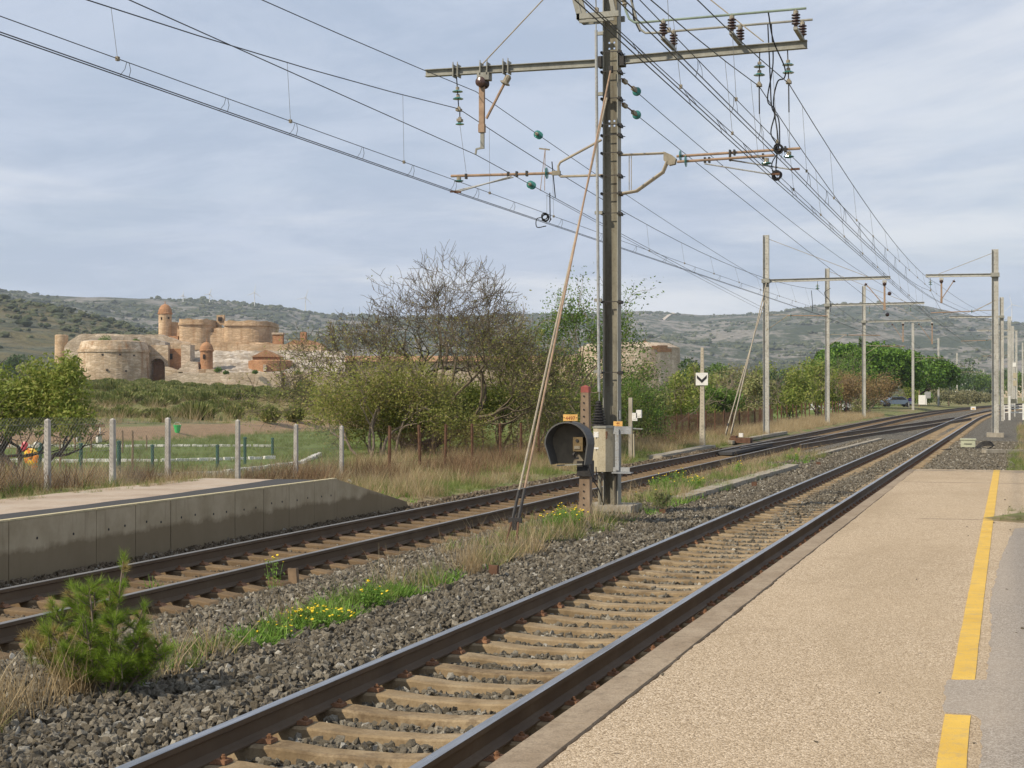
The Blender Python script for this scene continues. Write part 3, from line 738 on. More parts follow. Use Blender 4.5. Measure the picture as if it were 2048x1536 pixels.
MB().prism(ragged(lambda y: -13.75 + 0.12 * fbm(0, y, 1.2, 3, 4.0), lambda y: -11.26, 4.2, YE), WZ - 0.06, WZ - 0.02).build('path_surface', M['path'], fp)
MB().prism(ragged(lambda y: -11.95 + 0.1 * fbm(0, y, 0.9, 3, 6.0) - 0.3 * max(0, (y - 20) / 4), lambda y: -11.25, 4.2, YE), WZ - 0.03, WZ - 0.012).build('dark_asphalt_strip', M['asph_dark'], fp)
MB().extr([(YE, 0.5), (YE, WZ - 0.03), (27.4, -0.08), (27.4, -0.3), (YE, -0.3)], (-13.2, 0, 0), (0, 1, 0), (0, 0, 1), (1, 0, 0), 1.93).build('ramp_fill', M['ground'], fp)

# ================================================================== hills behind the plain
q = NM('limestone_scrub_hill', 0.95, 0.05)
pos = q.vec(src='World'); st = q.vec((1, 1, 3.0), src='World'); sp = q.n('ShaderNodeSeparateXYZ'); q.l(pos, sp.inputs[0])
n1 = q.noise(0.006, 6, 0.62, st, 0.6); n2 = q.noise(0.035, 6, 0.68, st, 0.4); n3 = q.noise(0.12, 4, 0.65, st)
f = q.math('ADD', q.math('MULTIPLY', n1, 0.55), q.math('MULTIPLY', n2, 0.55))
rockc = q.ramp(n3, [(0.3, (0.14, 0.128, 0.108)), (0.6, (0.26, 0.238, 0.205)), (0.8, (0.37, 0.345, 0.3))])
scrubc = q.ramp(n3, [(0.3, (0.035, 0.048, 0.03)), (0.7, (0.078, 0.09, 0.052))])
tanc = q.ramp(n2, [(0.3, (0.11, 0.095, 0.05)), (0.7, (0.22, 0.185, 0.105))])
m = q.ramp(f, [(0.525, 0.0), (0.59, 1.0)])
c = q.mix(m, scrubc, rockc)
rr_ = q.n('ShaderNodeVectorMath', operation='LENGTH'); q.l(pos, rr_.inputs[0])
foot = q.ramp(q.math('MULTIPLY', rr_.outputs['Value'], 0.0005), [(0.55, 1.0), (0.72, 0.0)])
c = q.mix(q.math('MULTIPLY', foot, 0.8), c, q.mix(q.ramp(n2, [(0.45, 0.0), (0.56, 1.0)]), tanc, scrubc))
q.color(c).bump(n2, 0.9, 8.0)
M['hill'] = q.m
PX = [-1500, -700, -300, 0, 100, 330, 430, 560, 640, 800, 1000, 1200, 1290, 1400, 1550, 1640, 1760, 1850, 1940, 2048, 2300, 2900, 4200]
PY = [610, 590, 575, 580, 591, 597, 600, 614, 627, 634, 630, 626, 621, 630, 625, 609, 605, 611, 630, 648, 665, 660, 640]
RAZ = np.degrees(np.arctan((np.array(PX) - 1024) / 3100.0)) - 18.113          # bearings of the ridge
REL = (784 - np.array(PY)) / np.hypot(3100, np.array(PX) - 1024)              # slopes of the sight lines to it
RD = np.interp(np.arange(len(PX)), [0, 3, 8, 12, 22], [2500, 2500, 2900, 3400, 3500])
az = np.concatenate([np.arange(-75, -42, 1.0), np.arange(-42, 4, 0.22), np.arange(4, 60, 1.0)])
rad = np.concatenate([np.arange(520, 1500, 24), np.arange(1500, 3650, 36), np.arange(3650, 4400, 90)])
A, RR = np.meshgrid(az, rad)
el = np.interp(A, RAZ, REL); rd = np.interp(A, RAZ, RD)
Xh = RR * np.sin(np.radians(A)); Yh = RR * np.cos(np.radians(A))
g0 = zg(Xh, Yh)
Hh = el * rd + EYE
n_ = np.array([[fbm(x, y, 0.0028, 5, 11.0) for x, y in zip(a, b)] for a, b in zip(Xh, Yh)])
s = np.clip((RR - 1150) / (rd - 1150), 0, 1)
prof = s ** 1.25
h = g0 * (1 - s) + Hh * prof + n_ * 70 * np.sin(np.pi * np.clip(s, 0, 1)) - 2.5 * (1 - s)
h = np.minimum(h, EYE + el * RR * (1 - 0.10 * (1 - s)) + n_ * 5)
h = np.where(RR > rd, Hh - (RR - rd) * 0.10 + n_ * 18 * np.clip((RR - rd) / 200, 0, 1), h)
# nearer foothill on the left
fe = np.interp(A, np.degrees(np.arctan((np.array([-1800, -900, 0, 110, 200, 330, 520, 800]) - 1024) / 3100.0)) - 18.113, [0.06, 0.058, 0.050, 0.046, 0.039, 0.028, 0.012, 0.0])
fd = 1000.0; sf = np.exp(-((RR - fd) / 230.0) ** 2)
h = np.maximum(h, g0 - 2 + (fe * fd) * sf * (1 + 0.25 * n_))
nr, na_ = h.shape; I = np.arange(nr * na_).reshape(nr, na_)
F = np.stack([I[:-1, :-1], I[:-1, 1:], I[1:, 1:], I[1:, :-1]], -1).reshape(-1, 4)
hl = fast_mesh('hills', np.stack([Xh, Yh, h], -1).reshape(-1, 3), F, M['hill'], smooth=True); tag(hl, kind='structure')
# low scrub on the hills: nobody could count it
M['hillscrub'] = leafmat('hill_scrub_foliage', [(0.035, 0.048, 0.024), (0.06, 0.072, 0.035), (0.1, 0.105, 0.05)], 0.0, 0.9, inst=True)
def blob(name, mat, seed, flat=0.6):
    bm = bmesh.new(); bmesh.ops.create_icosphere(bm, subdivisions=2, radius=0.5)
    for v in bm.verts:
        k = 1 + 0.55 * mnoise.noise(v.co * 2.6 + Vector((seed * 3.1, 0, 0))); v.co *= k; v.co.z = v.co.z * flat + 0.12
    me = bpy.data.meshes.new(name); bm.to_mesh(me); bm.free(); me.materials.append(mat); return bpy.data.objects.new(name, me)
k = 90000
ia = rng.integers(0, na_, k); ir = rng.integers(0, nr - 14, k)
sel = (np.abs(az[ia] + 18.1) < 24)
ia, ir = ia[sel], ir[sel]
msk = np.array([fbm(x, y, 0.0045, 5, 31.0) for x, y in zip(Xh[ir, ia], Yh[ir, ia])])
sel = msk * 1.5 + rng.normal(0, 0.1, len(ia)) > 0.0
ia, ir = ia[sel], ir[sel]; k = len(ia)
jit = rng.uniform(-9, 9, (k, 2))
hp = np.stack([Xh[ir, ia] + jit[:, 0], Yh[ir, ia] + jit[:, 1], h[ir, ia] - 0.3], 1)
sz = rng.lognormal(1.55, 0.42, k) * np.where(RR[ir, ia] < 1400, 0.6, 1.0)
scatter('hill_scrub', hp, np.stack([np.zeros(k), np.zeros(k), rng.uniform(0, 6.28, k)], 1), sz[:, None] * rng.uniform(0.8, 1.25, (k, 3)), [blob('scrub_clump', M['hillscrub'], i) for i in range(6)],
        label='dark evergreen scrub covering the limestone hills', cat='scrub')
# pale track scar up the right-hand hill
q = NM('bare_track', 0.95, 0.1); q.color((0.5, 0.43, 0.34)); M['scar'] = q.m
def hill_at(px_, r):
    a = math.degrees(math.atan((px_ - 1024) / 3100.0)) - 18.113
    i = np.clip(np.searchsorted(rad, r) - 1, 0, nr - 2); j = np.clip(np.searchsorted(az, a) - 1, 0, na_ - 2)
    u = (r - rad[i]) / (rad[i + 1] - rad[i]); v_ = (a - az[j]) / (az[j + 1] - az[j])
    z = (h[i, j] * (1 - v_) + h[i, j + 1] * v_) * (1 - u) + (h[i + 1, j] * (1 - v_) + h[i + 1, j + 1] * v_) * u
    return (r * math.sin(R(a)), r * math.cos(R(a)), float(z))
mb = MB(); pts = []
for i in range(15):
    t = i / 14; r = 3380 - 480 * t; pc = 1347 - 26 * t + 3 * math.sin(t * 7)
    wv = 3.4
    a_ = hill_at(pc - wv, r); b_ = hill_at(pc + wv, r); mb.v += [(a_[0], a_[1], a_[2] + 1.6), (b_[0], b_[1], b_[2] + 1.6)]
for i in range(14): mb.f.append((2 * i, 2 * i + 1, 2 * i + 3, 2 * i + 2)); mb.m.append(0)
o = mb.build('hill_path', M['scar']); tag(o, kind='structure')

# ------------------------------------------------------------------ the air
hz_ = MB().box((0, 2400, 169), (6200, 5060, 346)).build('haze', []); hz_['kind'] = 'stuff'
hm = bpy.data.materials.new('haze_air'); hm.use_nodes = True; ht = hm.node_tree
for nd in list(ht.nodes):
    if nd.type != 'OUTPUT_MATERIAL': ht.nodes.remove(nd)
pv = ht.nodes.new('ShaderNodeVolumePrincipled'); pv.inputs['Color'].default_value = (0.78, 0.86, 1.0, 1); pv.inputs['Density'].default_value = 0.000115
pv.inputs['Anisotropy'].default_value = 0.2
ht.links.new(pv.outputs[0], ht.nodes['Material Output'].inputs['Volume']); hz_.data.materials.append(hm)
tag(hz_, 'thin pale blue haze in the air before the hills', 'haze')

# ------------------------------------------------------------------ wind turbines on the ridge
def turbine(pxs, r, hgt, rot, label):
    b = hill_at(pxs, r); t = thing('wind_turbine', (b[0], b[1], b[2] - 3), label, 'wind turbine', 'wind turbines on the ridge')
    top = Vector((b[0], b[1], b[2] + hgt))
    MB().tube([(b[0], b[1], b[2] - 3), tuple(top)], [1.0, 0.6], 8).build('tower', M['white'], t)
    dv = Vector((-b[0], -b[1], 0)).normalized(); sx = Vector((-dv.y, dv.x, 0))
    MB().bar(top - dv * 3, top + dv * 3, 2.2, 2.2).build('nacelle', M['white'], t)
    for k in range(3):
        a = rot + k * 2 * math.pi / 3; d = sx * math.sin(a) + Vector((0, 0, 1)) * math.cos(a); p = top + dv * 3.4
        MB().tube([p, p + d * hgt * 0.16, p + d * hgt * 0.62], [0.4, 0.6, 0.15], 5).build('blade', M['white'], t)
turbine(366, 2560, 13, 0.15, 'tiny white wind turbine on the ridge behind the domed turret')
turbine(419, 2600, 16, 0.35, 'small white wind turbine on the ridge above the brown keep')
turbine(509, 2700, 23, 0.12, 'white wind turbine on the ridge right of the keep')
turbine(611, 2750, 27, 0.3, 'white wind turbine just left of the bare tree')
turbine(2024, 3420, 38, -0.25, 'white wind turbine at the far right end of the ridge')

# ================================================================== overhead line hardware
def text_mesh(name, body, size, mat, loc, rot, parent, extrude=0.001):
    cu = bpy.data.curves.new(name, 'FONT'); cu.body = body; cu.size = size; cu.extrude = extrude; cu.align_x = 'CENTER'; cu.align_y = 'CENTER'
    tmp = bpy.data.objects.new(name + '_tmp', cu); col.objects.link(tmp)
    me = bpy.data.meshes.new_from_object(tmp.evaluated_get(bpy.context.evaluated_depsgraph_get()))
    bpy.data.objects.remove(tmp, do_unlink=True); me.name = name; me.materials.clear(); me.materials.append(mat)
    o = bpy.data.objects.new(name, me); col.objects.link(o); o.parent = parent
    off = Vector(loc)
    p = parent
    while p is not None: off = off - Vector(p.location); p = p.parent
    o.location = off; o.rotation_euler = rot; return o
MX, MY = -7.19, 27.96
def ibeam(p, q_, hgt, wd, t=0.012):
    """I-beam between two points with horizontal flanges"""
    mb = MB(); p, q_ = Vector(p), Vector(q_); up = Vector((0, 0, hgt / 2 - t / 2))
    mb.bar(p, q_, t, hgt - 2 * t).bar(p + up, q_ + up, wd, t).bar(p - up, q_ - up, wd, t); return mb
def glass_string(x, y, ztop, discs, zend, parent, r=0.105, lean=0.0):
    """suspension string: caps, green glass sheds, clamp"""
    MB().tube([(x, y, ztop), (x + lean, y, zend)], 0.011, 6).build('link_rod', M['dark'], parent)
    for z in discs:
        c_ = MB().lathe([(0.02, 0.075), (0.036, 0.065), (0.036, 0.01), (0.022, 0.0)], (x + lean * (ztop - z) / (ztop - zend), y, z), n=8).build('insulator_cap', M['cap'], parent)
        MB().lathe([(0.03, 0.012), (r * 0.75, 0.004), (r, -0.014), (r * 0.97, -0.024), (0.03, -0.012)], (x + lean * (ztop - z) / (ztop - zend), y, z), n=14).build('glass_shed', M['glass'], parent, smooth=False)
    MB().box((x + lean, y, zend), (0.09, 0.13, 0.05)).box((x + lean, y, zend + 0.035), (0.05, 0.05, 0.05)).build('wire_clamp', M['cap'], parent)
def disc(p, axis, r, mat, parent, nm='glass_shed', t=0.024):
    MB().lathe([(0.025, -t), (r * 0.8, -t * 0.4), (r, 0), (r * 0.96, t * 0.5), (0.025, t)], p, axis, 14).build(nm, mat, parent)
def coil(p, r, parent, mat=None, turns=3, axis=(0, 1, 0), seed=1):
    q_ = random.Random(seed); mb = MB(); ax = Vector(axis); p = Vector(p)
    u = ax.cross(Vector((0, 0, 1))).normalized(); v_ = ax.cross(u)
    for k in range(turns):
        c_ = p + Vector((q_.uniform(-.02, .02), q_.uniform(-.03, .03), q_.uniform(-.02, .02))); rr = r * q_.uniform(0.8, 1.05)
        mb.tube([c_ + (u * math.cos(t) + v_ * math.sin(t)) * rr for t in np.linspace(0, 6.283, 13)], 0.013, 5, caps=False)
    return mb.build('cable_coil', mat or M['pvc'], parent)
def cable(pts, r, nm, mat, parent, n=6, sub=6):
    """smooth cable through points (Catmull-Rom)"""
    P = [Vector(a) for a in pts]; P = [P[0] * 2 - P[1]] + P + [P[-1] * 2 - P[-2]]; out = []
    for i in range(1, len(P) - 2):
        for j in range(sub):
            t = j / sub; a, b, c, d = P[i - 1], P[i], P[i + 1], P[i + 2]
            out.append(0.5 * ((2 * b) + (c - a) * t + (2 * a - 5 * b + 4 * c - d) * t * t + (3 * b - a - 3 * c + d) * t ** 3))
    out.append(P[-2])
    return MB().tube(out, r, n).build(nm, mat, parent)
def hsection(mast, x, y, z0, z1, dx, wy, t, mat, holes=()):
    """H-section column: two flange plates and a web with see-through bolt holes"""
    for s in (-1, 1): MB().box((x + s * (dx / 2 - t / 2), y, (z0 + z1) / 2), (t, wy, z1 - z0)).build('flange', M['steel'] if mat is None else mat, mast)
    mb = MB(); wx = dx - 2 * t; cuts = sorted(holes); z = z0
    for hz in cuts + [z1]:
        top = hz - 0.018 if hz != z1 else z1
        mb.box((x, y, (z + top) / 2), (wx, 0.012, top - z))
        if hz != z1:
            for a, b in ((-wx / 2, -0.065), (-0.03, 0.03), (0.065, wx / 2)): mb.box((x + (a + b) / 2, y, hz), (b - a, 0.012, 0.036))
        z = hz + 0.018
    mb.build('web', M['mast'], mast)

m0 = thing('catenary_mast', (MX, MY, -0.1), 'big weathered steel mast between the tracks carrying two long crossarms', 'mast')
hsection(m0, MX, MY, -0.05, 11.3, 0.29, 0.25, 0.018, None, (7.03, 7.12, 8.47, 8.58))
MB().box((MX + 0.02, MY, -0.17), (0.9, 0.9, 0.34)).build('foundation', M['conc'], m0)
for z, wd in ((7.52, 1), (7.03, 1), (6.84, 1), (6.51, 1), (6.09, 1), (5.76, 1), (5.39, 1), (3.75, 1), (2.44, 1), (8.02, 1), (8.38, 1)):
    mb = MB()
    for yy in (-0.14, 0.14): mb.bar((MX - 0.19, MY + yy, z), (MX + 0.22, MY + yy, z + 0.004), 0.014, 0.014)
    mb.box((MX + 0.165, MY, z), (0.03, 0.3, 0.06)).box((MX + 0.2, MY - 0.14, z), (0.05, 0.03, 0.03)).box((MX - 0.165, MY, z), (0.03, 0.3, 0.045))
    mb.build('clamp_band', M['dark'] if wd else M['steel'], m0)
# crossarms and their ties
ibeam((-10.9, MY, 8.245), (MX - 0.15, MY, 8.215), 0.135, 0.12).build('crossarm', M['steel'], m0)
ibeam((MX + 0.15, MY, 8.24), (-3.59, MY, 8.30), 0.145, 0.12).build('crossarm', M['steel'], m0)
for s in (-1, 1): MB().box((MX + s * 0.2, MY, 8.225), (0.1, 0.2, 0.2)).build('arm_shoe', M['dark'], m0)
MB().tube([(-9.74, MY, 8.35), (MX - 0.1, MY, 10.65)], 0.012, 6).build('tie_rod', M['rod'], m0)
MB().tube([(-4.37, MY, 8.4), (MX + 0.1, MY, 10.75)], 0.012, 6).build('tie_rod', M['rod'], m0)
# head bracket
mb = MB(); mb.box((-7.4, MY - 0.22, 9.06), (0.8, 0.06, 0.1)).box((-7.4, MY + 0.22, 9.06), (0.8, 0.06, 0.1)).box((-7.42, MY - 0.24, 8.96), (0.66, 0.04, 0.05)).box((-7.78, MY, 9.06), (0.06, 0.5, 0.1))
mb.bar((-7.76, MY - 0.22, 9.1), (-7.98, MY - 0.22, 9.9), 0.06, 0.1).bar((-7.76, MY + 0.22, 9.1), (-7.98, MY + 0.22, 9.9), 0.06, 0.1)
mb.bar((-7.1, MY - 0.2, 9.1), (-7.28, MY - 0.2, 9.9), 0.05, 0.08)
mb.build('head_bracket', M['steel'], m0)
# left arm: clamp plates, suspension string, drop post, strut
for x in (-10.31, -10.22, -9.76, -9.62, -9.3, -9.2):
    MB().box((x, MY, 8.245), (0.02, 0.2, 0.24)).box((x, MY - 0.08, 8.38), (0.015, 0.02, 0.06)).build('beam_clamp', M['steel'], m0)
glass_string(-10.27, MY, 8.17, (7.87, 7.73), 7.5, m0, lean=0.05)
glass_string(-10.2, MY, 7.46, (7.24,), 7.3, m0, r=0.085)
MB().tube([(-10.2, MY, 7.22), (-10.07, MY, 6.29)], 0.004, 4).build('stay_wire', M['wirelight'], m0)
MB().box((-9.7, MY, 8.1), (0.24, 0.2, 0.14)).build('drop_bracket', M['steel'], m0)
for k in range(4): disc((-9.74, MY - 0.13 + 0.085 * k, 7.99), (0, 1, 0), 0.1, M['porcelain'], m0, 'porcelain_shed', 0.03)
mb = MB(); mb.box((-9.75, MY, 7.55), (0.1, 0.08, 0.95)).box((-9.75, MY, 7.12), (0.12, 0.1, 0.16)); mb.build('drop_post', M['rust_tube'], m0)
MB().box((-9.74, MY, 6.9), (0.07, 0.05, 0.34)).bar((-9.74, MY, 6.75), (-9.86, MY, 6.73), 0.04, 0.03).bar((-9.86, MY, 6.74), (-9.88, MY, 6.63), 0.03, 0.03).build('drop_hook', M['steel'], m0)
MB().tube([(-9.27, MY, 8.0), (-9.66, MY, 7.3)], 0.026, 7).build('strut', M['rust_tube'], m0)
MB().lathe([(0.05, 0), (0.1, 0.02), (0.1, 0.04), (0.06, 0.06), (0.065, 0.16), (0.03, 0.2)], (-9.3, MY, 7.93), (0.49, 0, 0.87), 10).build('strut_insulator', M['cap'], m0)
# left cantilever
MB().tube([(MX - 0.17, MY, 6.12), (-8.18, MY, 6.13), (-8.22, MY, 6.17), (-8.23, MY, 6.33), (-8.19, MY, 6.4), (MX - 0.2, MY, 6.78)], 0.024, 7).build('bracket_tube', M['rod'], m0)
MB().tube([(-8.31, MY, 6.2), (-10.38, MY, 6.235)], 0.026, 8).build('register_tube', M['rust_tube'], m0)
disc((-8.46, MY, 6.205), (1, 0, 0), 0.11, M['glass'], m0)
MB().box((-8.27, MY, 6.2), (0.16, 0.07, 0.08)).build('tube_end_fitting', M['cap'], m0)
MB().lathe([(0.02, 0.07), (0.045, 0.06), (0.045, 0.01), (0.02, 0)], (-10.22, MY, 6.14), n=8).build('insulator_cap', M['cap'], m0)
disc((-10.22, MY, 6.13), (0, 0, 1), 0.09, M['glass'], m0)
for x in (-9.22, -9.05, -10.07, -8.85): MB().box((x, MY, 6.215), (0.035, 0.075, 0.1)).build('tube_clamp', M['dark'], m0)
for k, (xe, ze) in enumerate(((-10.35, 5.935), (-10.22, 5.905))):
    y_ = MY + (0.0 if k == 0 else -0.12)
    MB().tube([(-9.12, y_, 6.16), (xe, y_, ze)], 0.015, 6).build('steady_arm', M['galv_bright'], m0)
    MB().box((xe + 0.02, y_, ze), (0.13, 0.035, 0.035)).build('steady_arm_tip', M['rust'], m0)
# right cantilever
for dy_ in (-0.05, 0.05): MB().tube([(MX + 0.17, MY + dy_, 6.48), (-6.16, MY + dy_, 6.475)], 0.016, 6).build('bracket_tube', M['rod'], m0)
for dy_ in (-0.05, 0.05): MB().tube([(MX + 0.17, MY + dy_, 5.76), (-6.72, MY + dy_, 5.8), (-6.22, MY + dy_, 6.13), (-6.14, MY + dy_, 6.32)], 0.024, 7).build('bracket_strut', M['rod'], m0)
for x in (-6.86, -6.82): MB().tube([(x, MY, 6.46), (x, MY, 5.82)], 0.008, 5).build('bracket_post', M['rod'], m0)
MB().extr([(-6.2, 6.5), (-6.05, 6.43), (-5.97, 6.36), (-5.99, 6.26), (-6.1, 6.24), (-6.2, 6.34)], (0, MY - 0.06, 0), (1, 0, 0), (0, 0, 1), (0, 1, 0), 0.12).build('gusset', M['cap'], m0)
for (xa, za, xb, zb_, y_) in ((-5.97, 6.41, -3.72, 6.445, MY + 0.02), (-5.95, 6.3, -4.17, 6.335, MY - 0.03)):
    MB().tube([(xa, y_, za), (xb, y_, zb_)], 0.025, 8).build('register_tube', M['rust_tube'], m0)
disc((-5.9, MY + 0.02, 6.415), (1, 0, 0), 0.11, M['glass'], m0); disc((-5.79, MY - 0.03, 6.305), (1, 0, 0), 0.11, M['glass'], m0)
for x, z in ((-4.98, 6.425), (-4.9, 6.425), (-5.44, 6.31), (-5.36, 6.31), (-4.98, 6.325), (-3.98, 6.44), (-4.38, 6.33)): MB().box((x, MY, z), (0.03, 0.1, 0.1)).build('tube_clamp', M['dark'], m0)
for x, z in ((-3.92, 6.3), (-4.32, 6.2)):
    MB().lathe([(0.02, 0.1), (0.045, 0.09), (0.045, 0.02), (0.02, 0)], (x, MY, z), n=8).build('insulator_cap', M['cap'], m0)
    disc((x, MY, z), (0, 0, 1), 0.095, M['glass'], m0)
for (xa, za, xb, zb_, y_) in ((-5.44, 6.24, -4.2, 5.985, MY - 0.05), (-5.0, 6.3, -3.86, 6.07, MY + 0.03)):
    MB().tube([(xa, y_, za), (xb, y_, zb_)], 0.015, 6).build('steady_arm', M['galv_bright'], m0)
    MB().box((xb + 0.05, y_, zb_ + 0.01), (0.16, 0.035, 0.035)).build('steady_arm_tip', M['rust'], m0)
glass_string(-4.44, MY, 8.22, (7.97, 7.82), 7.62, m0, lean=-0.01)
glass_string(-3.94, MY, 8.23, (7.97, 7.83), 7.64, m0, lean=0.02)
for xa, xb in ((-4.45, -4.36), (-3.92, -3.9)):
    MB().tube([(xa, MY, 7.6), (xa + 0.005, MY, 7.1)], 0.012, 5).build('turnbuckle', M['dark'], m0)
    MB().tube([(xa + 0.005, MY, 7.1), (xb, MY, 6.4)], 0.004, 4).build('stay_wire', M['wirelight'], m0)
# feeder bars on brown post insulators along the right arm
def post_insulator(p, parent):
    prof = [(0.03, 0.0), (0.035, 0.04)]
    for k in range(4): prof += [(0.04, 0.05 + k * 0.05), (0.078, 0.065 + k * 0.05), (0.076, 0.078 + k * 0.05), (0.04, 0.085 + k * 0.05)]
    prof += [(0.035, 0.25)]
    o = MB().lathe(prof, p, n=12).build('post_insulator', M['porcelain'], parent)
    MB().lathe([(0.045, 0.245), (0.045, 0.29), (0.02, 0.3), (0.02, 0.33)], p, n=8).build('insulator_cap', M['cap'], o)
    return o
for x in (-6.03, -4.8, -3.68):
    MB().box((x, MY - 0.4, 8.395), (0.07, 1.0, 0.05)).build('insulator_bracket', M['steel'], m0)
    post_insulator((x, MY - 0.82, 8.42), m0); post_insulator((x, MY + 0.04, 8.42), m0)
for y_, mt in ((MY - 0.82, M['copper']), (MY + 0.04, M['steel'])):
    r0 = 0.022
    MB().tube([(-6.95, y_, 9.8), (-6.72, y_, 8.95), (-6.66, y_, 8.8), (-6.56, y_, 8.725), (-6.4, y_, 8.715), (-3.5, y_, 8.745)], r0, 8).build('feeder_bar', mt, m0)
MB().tube([(-6.86, MY + 0.04, 9.8), (-6.78, MY + 0.04, 9.0), (-6.66, MY + 0.04, 8.76)], 0.02, 7).build('feeder_bar', M['pvc'], m0)
prof = [(0.03, 0)]
for k in range(9): prof += [(0.03, 0.02 + k * 0.07), (0.055, 0.045 + k * 0.07), (0.03, 0.07 + k * 0.07)]
MB().lathe(prof, (-6.735, MY - 0.82, 9.02), (-0.22, 0, 0.97), 9).build('ribbed_insulator', M['cap'], m0)
# jumper cables from the bars to the wires
for pts in (((-4.16, MY - 0.8, 8.72), (-4.12, MY - 0.5, 8.3), (-3.98, MY - 0.1, 7.9), (-4.0, MY, 7.72), (-4.12, MY, 7.66), (-4.2, MY + 0.05, 7.3), (-4.13, MY, 6.8), (-4.1, MY, 6.46)),
            ((-4.3, MY + 0.04, 8.72), (-4.27, MY, 8.2), (-4.25, MY, 7.7), (-4.22, MY, 7.2), (-4.1, MY, 6.98), (-4.08, MY, 6.5)),
            ((-4.24, MY + 0.06, 8.72), (-4.2, MY, 8.0), (-4.3, MY, 7.35), (-4.16, MY, 7.15), (-4.24, MY, 6.75), (-4.13, MY, 6.5), (-4.15, MY, 6.1), (-4.12, MY, 5.97))):
    cable(pts, 0.013, 'jumper_cable', M['pvc'], m0)
coil((-4.1, MY - 0.02, 6.45), 0.075, m0, seed=3, turns=5); coil((-4.12, MY - 0.02, 5.97), 0.075, m0, seed=4, turns=5)
cable([(-4.1, MY, 6.4), (-4.22, MY, 6.2), (-4.2, MY, 6.0)], 0.011, 'jumper_cable', M['pvc'], m0)
# backstay rods anchored in the ballast towards the camera
foot = Vector((-6.98, 21.15, -0.2))
for s, top in ((-1, (MX - 0.05, MY - 0.16, 7.55)), (1, (MX + 0.02, MY - 0.16, 8.05))):
    a_ = Vector(top); b_ = foot + Vector((s * 0.045, 0.35, 0.42))
    MB().tube([a_, b_], 0.017, 7).build('backstay_rod', M['rod'] if s < 0 else M['rust_tube'], m0)
    MB().tube([b_ + (a_ - b_) * 0.055, b_ - (a_ - b_) * 0.004], 0.024, 7).build('backstay_sleeve', M['dark'], m0)
    MB().tube([b_, foot + Vector((s * 0.1, 0.06, -0.05))], 0.017, 6).build('anchor_rod', M['rust'], m0)
    MB().box(a_, (0.07, 0.08, 0.12)).build('backstay_lug', M['dark'], m0)
MB().box(foot + Vector((0, 0.34, 0.41)), (0.2, 0.05, 0.07)).box(foot + Vector((0, 0.33, 0.33)), (0.07, 0.07, 0.12)).build('backstay_yoke', M['dark'], m0)
# earthing tube on the left face down to the arrester
MB().tube([(-7.44, MY - 0.22, 9.9), (-7.435, MY - 0.22, 8.78)], 0.012, 6).tube([(-7.435, MY - 0.22, 8.78), (-7.38, MY - 0.22, 2.08)], 0.028, 8).tube([(-7.38, MY - 0.22, 2.1), (-7.375, MY - 0.22, 1.9)], 0.009, 6).build('earthing_tube', M['galv_bright'], m0)
for z in (8.72, 7.6, 5.4, 3.78, 2.46): MB().box((-7.4 + 0.006 * (z - 4), MY - 0.2, z), (0.14, 0.06, 0.06)).build('tube_bracket', M['steel'], m0)
MB().box((MX + 0.16, MY - 0.05, 1.66), (0.006, 0.07, 0.16)).build('blue_number_label', M['white'], m0)
MB().box((MX + 0.17, MY - 0.22, 1.47), (0.17, 0.012, 0.14)).build('mast_number_plate', M['plate'], m0)
for k in range(2): text_mesh('mast_number', ('44', '92')[k], 0.06, M['plate_text'], (MX + 0.17, MY - 0.228, 1.502 - 0.06 * k), (R(90), 0, 0), m0)

# arrester canister beside the mast
ca = thing('arrester_canister', (-7.27, MY - 0.28, -0.1), 'cream canister with ribbed black bushing fixed beside the big mast', 'arrester')
cx, cy = -7.27, MY - 0.28
poly = [(cx + 0.2 * math.cos(t) * (1.0), cy + 0.2 * math.sin(t)) for t in [R(22.5 + 45 * k) for k in range(8)]]
MB().prism(poly, 0.62, 1.42).build('tank', M['cream'], ca)
poly = [(cx + 0.215 * math.cos(R(22.5 + 45 * k)), cy + 0.215 * math.sin(R(22.5 + 45 * k))) for k in range(8)]
MB().prism(poly, 1.42, 1.46).build('lid', M['steel'], ca)
prof = [(0.15, 0)]
for k in range(9):
    rr = 0.15 - 0.0105 * k; prof += [(rr, 0.012 + k * 0.05), (rr, 0.028 + k * 0.05), (rr * 0.66, 0.034 + k * 0.05), (rr * 0.64, 0.058 + k * 0.05)]
MB().lathe(prof, (-7.37, cy, 1.46), n=16).build('bushing', M['dark'], ca)
for z in (1.3, 1.05): MB().box((cx - 0.1, cy - 0.185, z), (0.09, 0.012, 0.1 if z > 1.2 else 0.03)).build('label_plate', M['white'], ca)
MB().box((cx + 0.1, cy - 0.19, 1.32), (0.03, 0.03, 0.08)).box((cx + 0.1, cy - 0.2, 1.25), (0.02, 0.02, 0.06)).build('latch', M['rust'], ca)
mb = MB(); mb.box((cx + 0.33, cy - 0.06, 1.38), (0.4, 0.02, 0.14)).box((cx + 0.33, cy - 0.06, 0.66), (0.34, 0.02, 0.08)).box((cx + 0.27, cy - 0.08, 1.02), (0.07, 0.05, 0.75)).box((cx + 0.36, cy - 0.04, 0.6), (0.36, 0.2, 0.02))
mb.build('mounting_frame', M['galv_bright'], ca)
for dx_ in (-0.08, 0.2): MB().tube([(cx + dx_, cy, 0.62), (cx + dx_, cy, -0.2)], 0.035, 8).build('leg', M['mast'], ca)
cable([(cx - 0.2, cy - 0.1, 0.66), (cx - 0.16, cy - 0.25, 0.5), (cx - 0.05, cy - 0.2, 0.3), (cx + 0.02, cy - 0.1, 0.0)], 0.011, 'earth_cable', M['pvc'], ca)

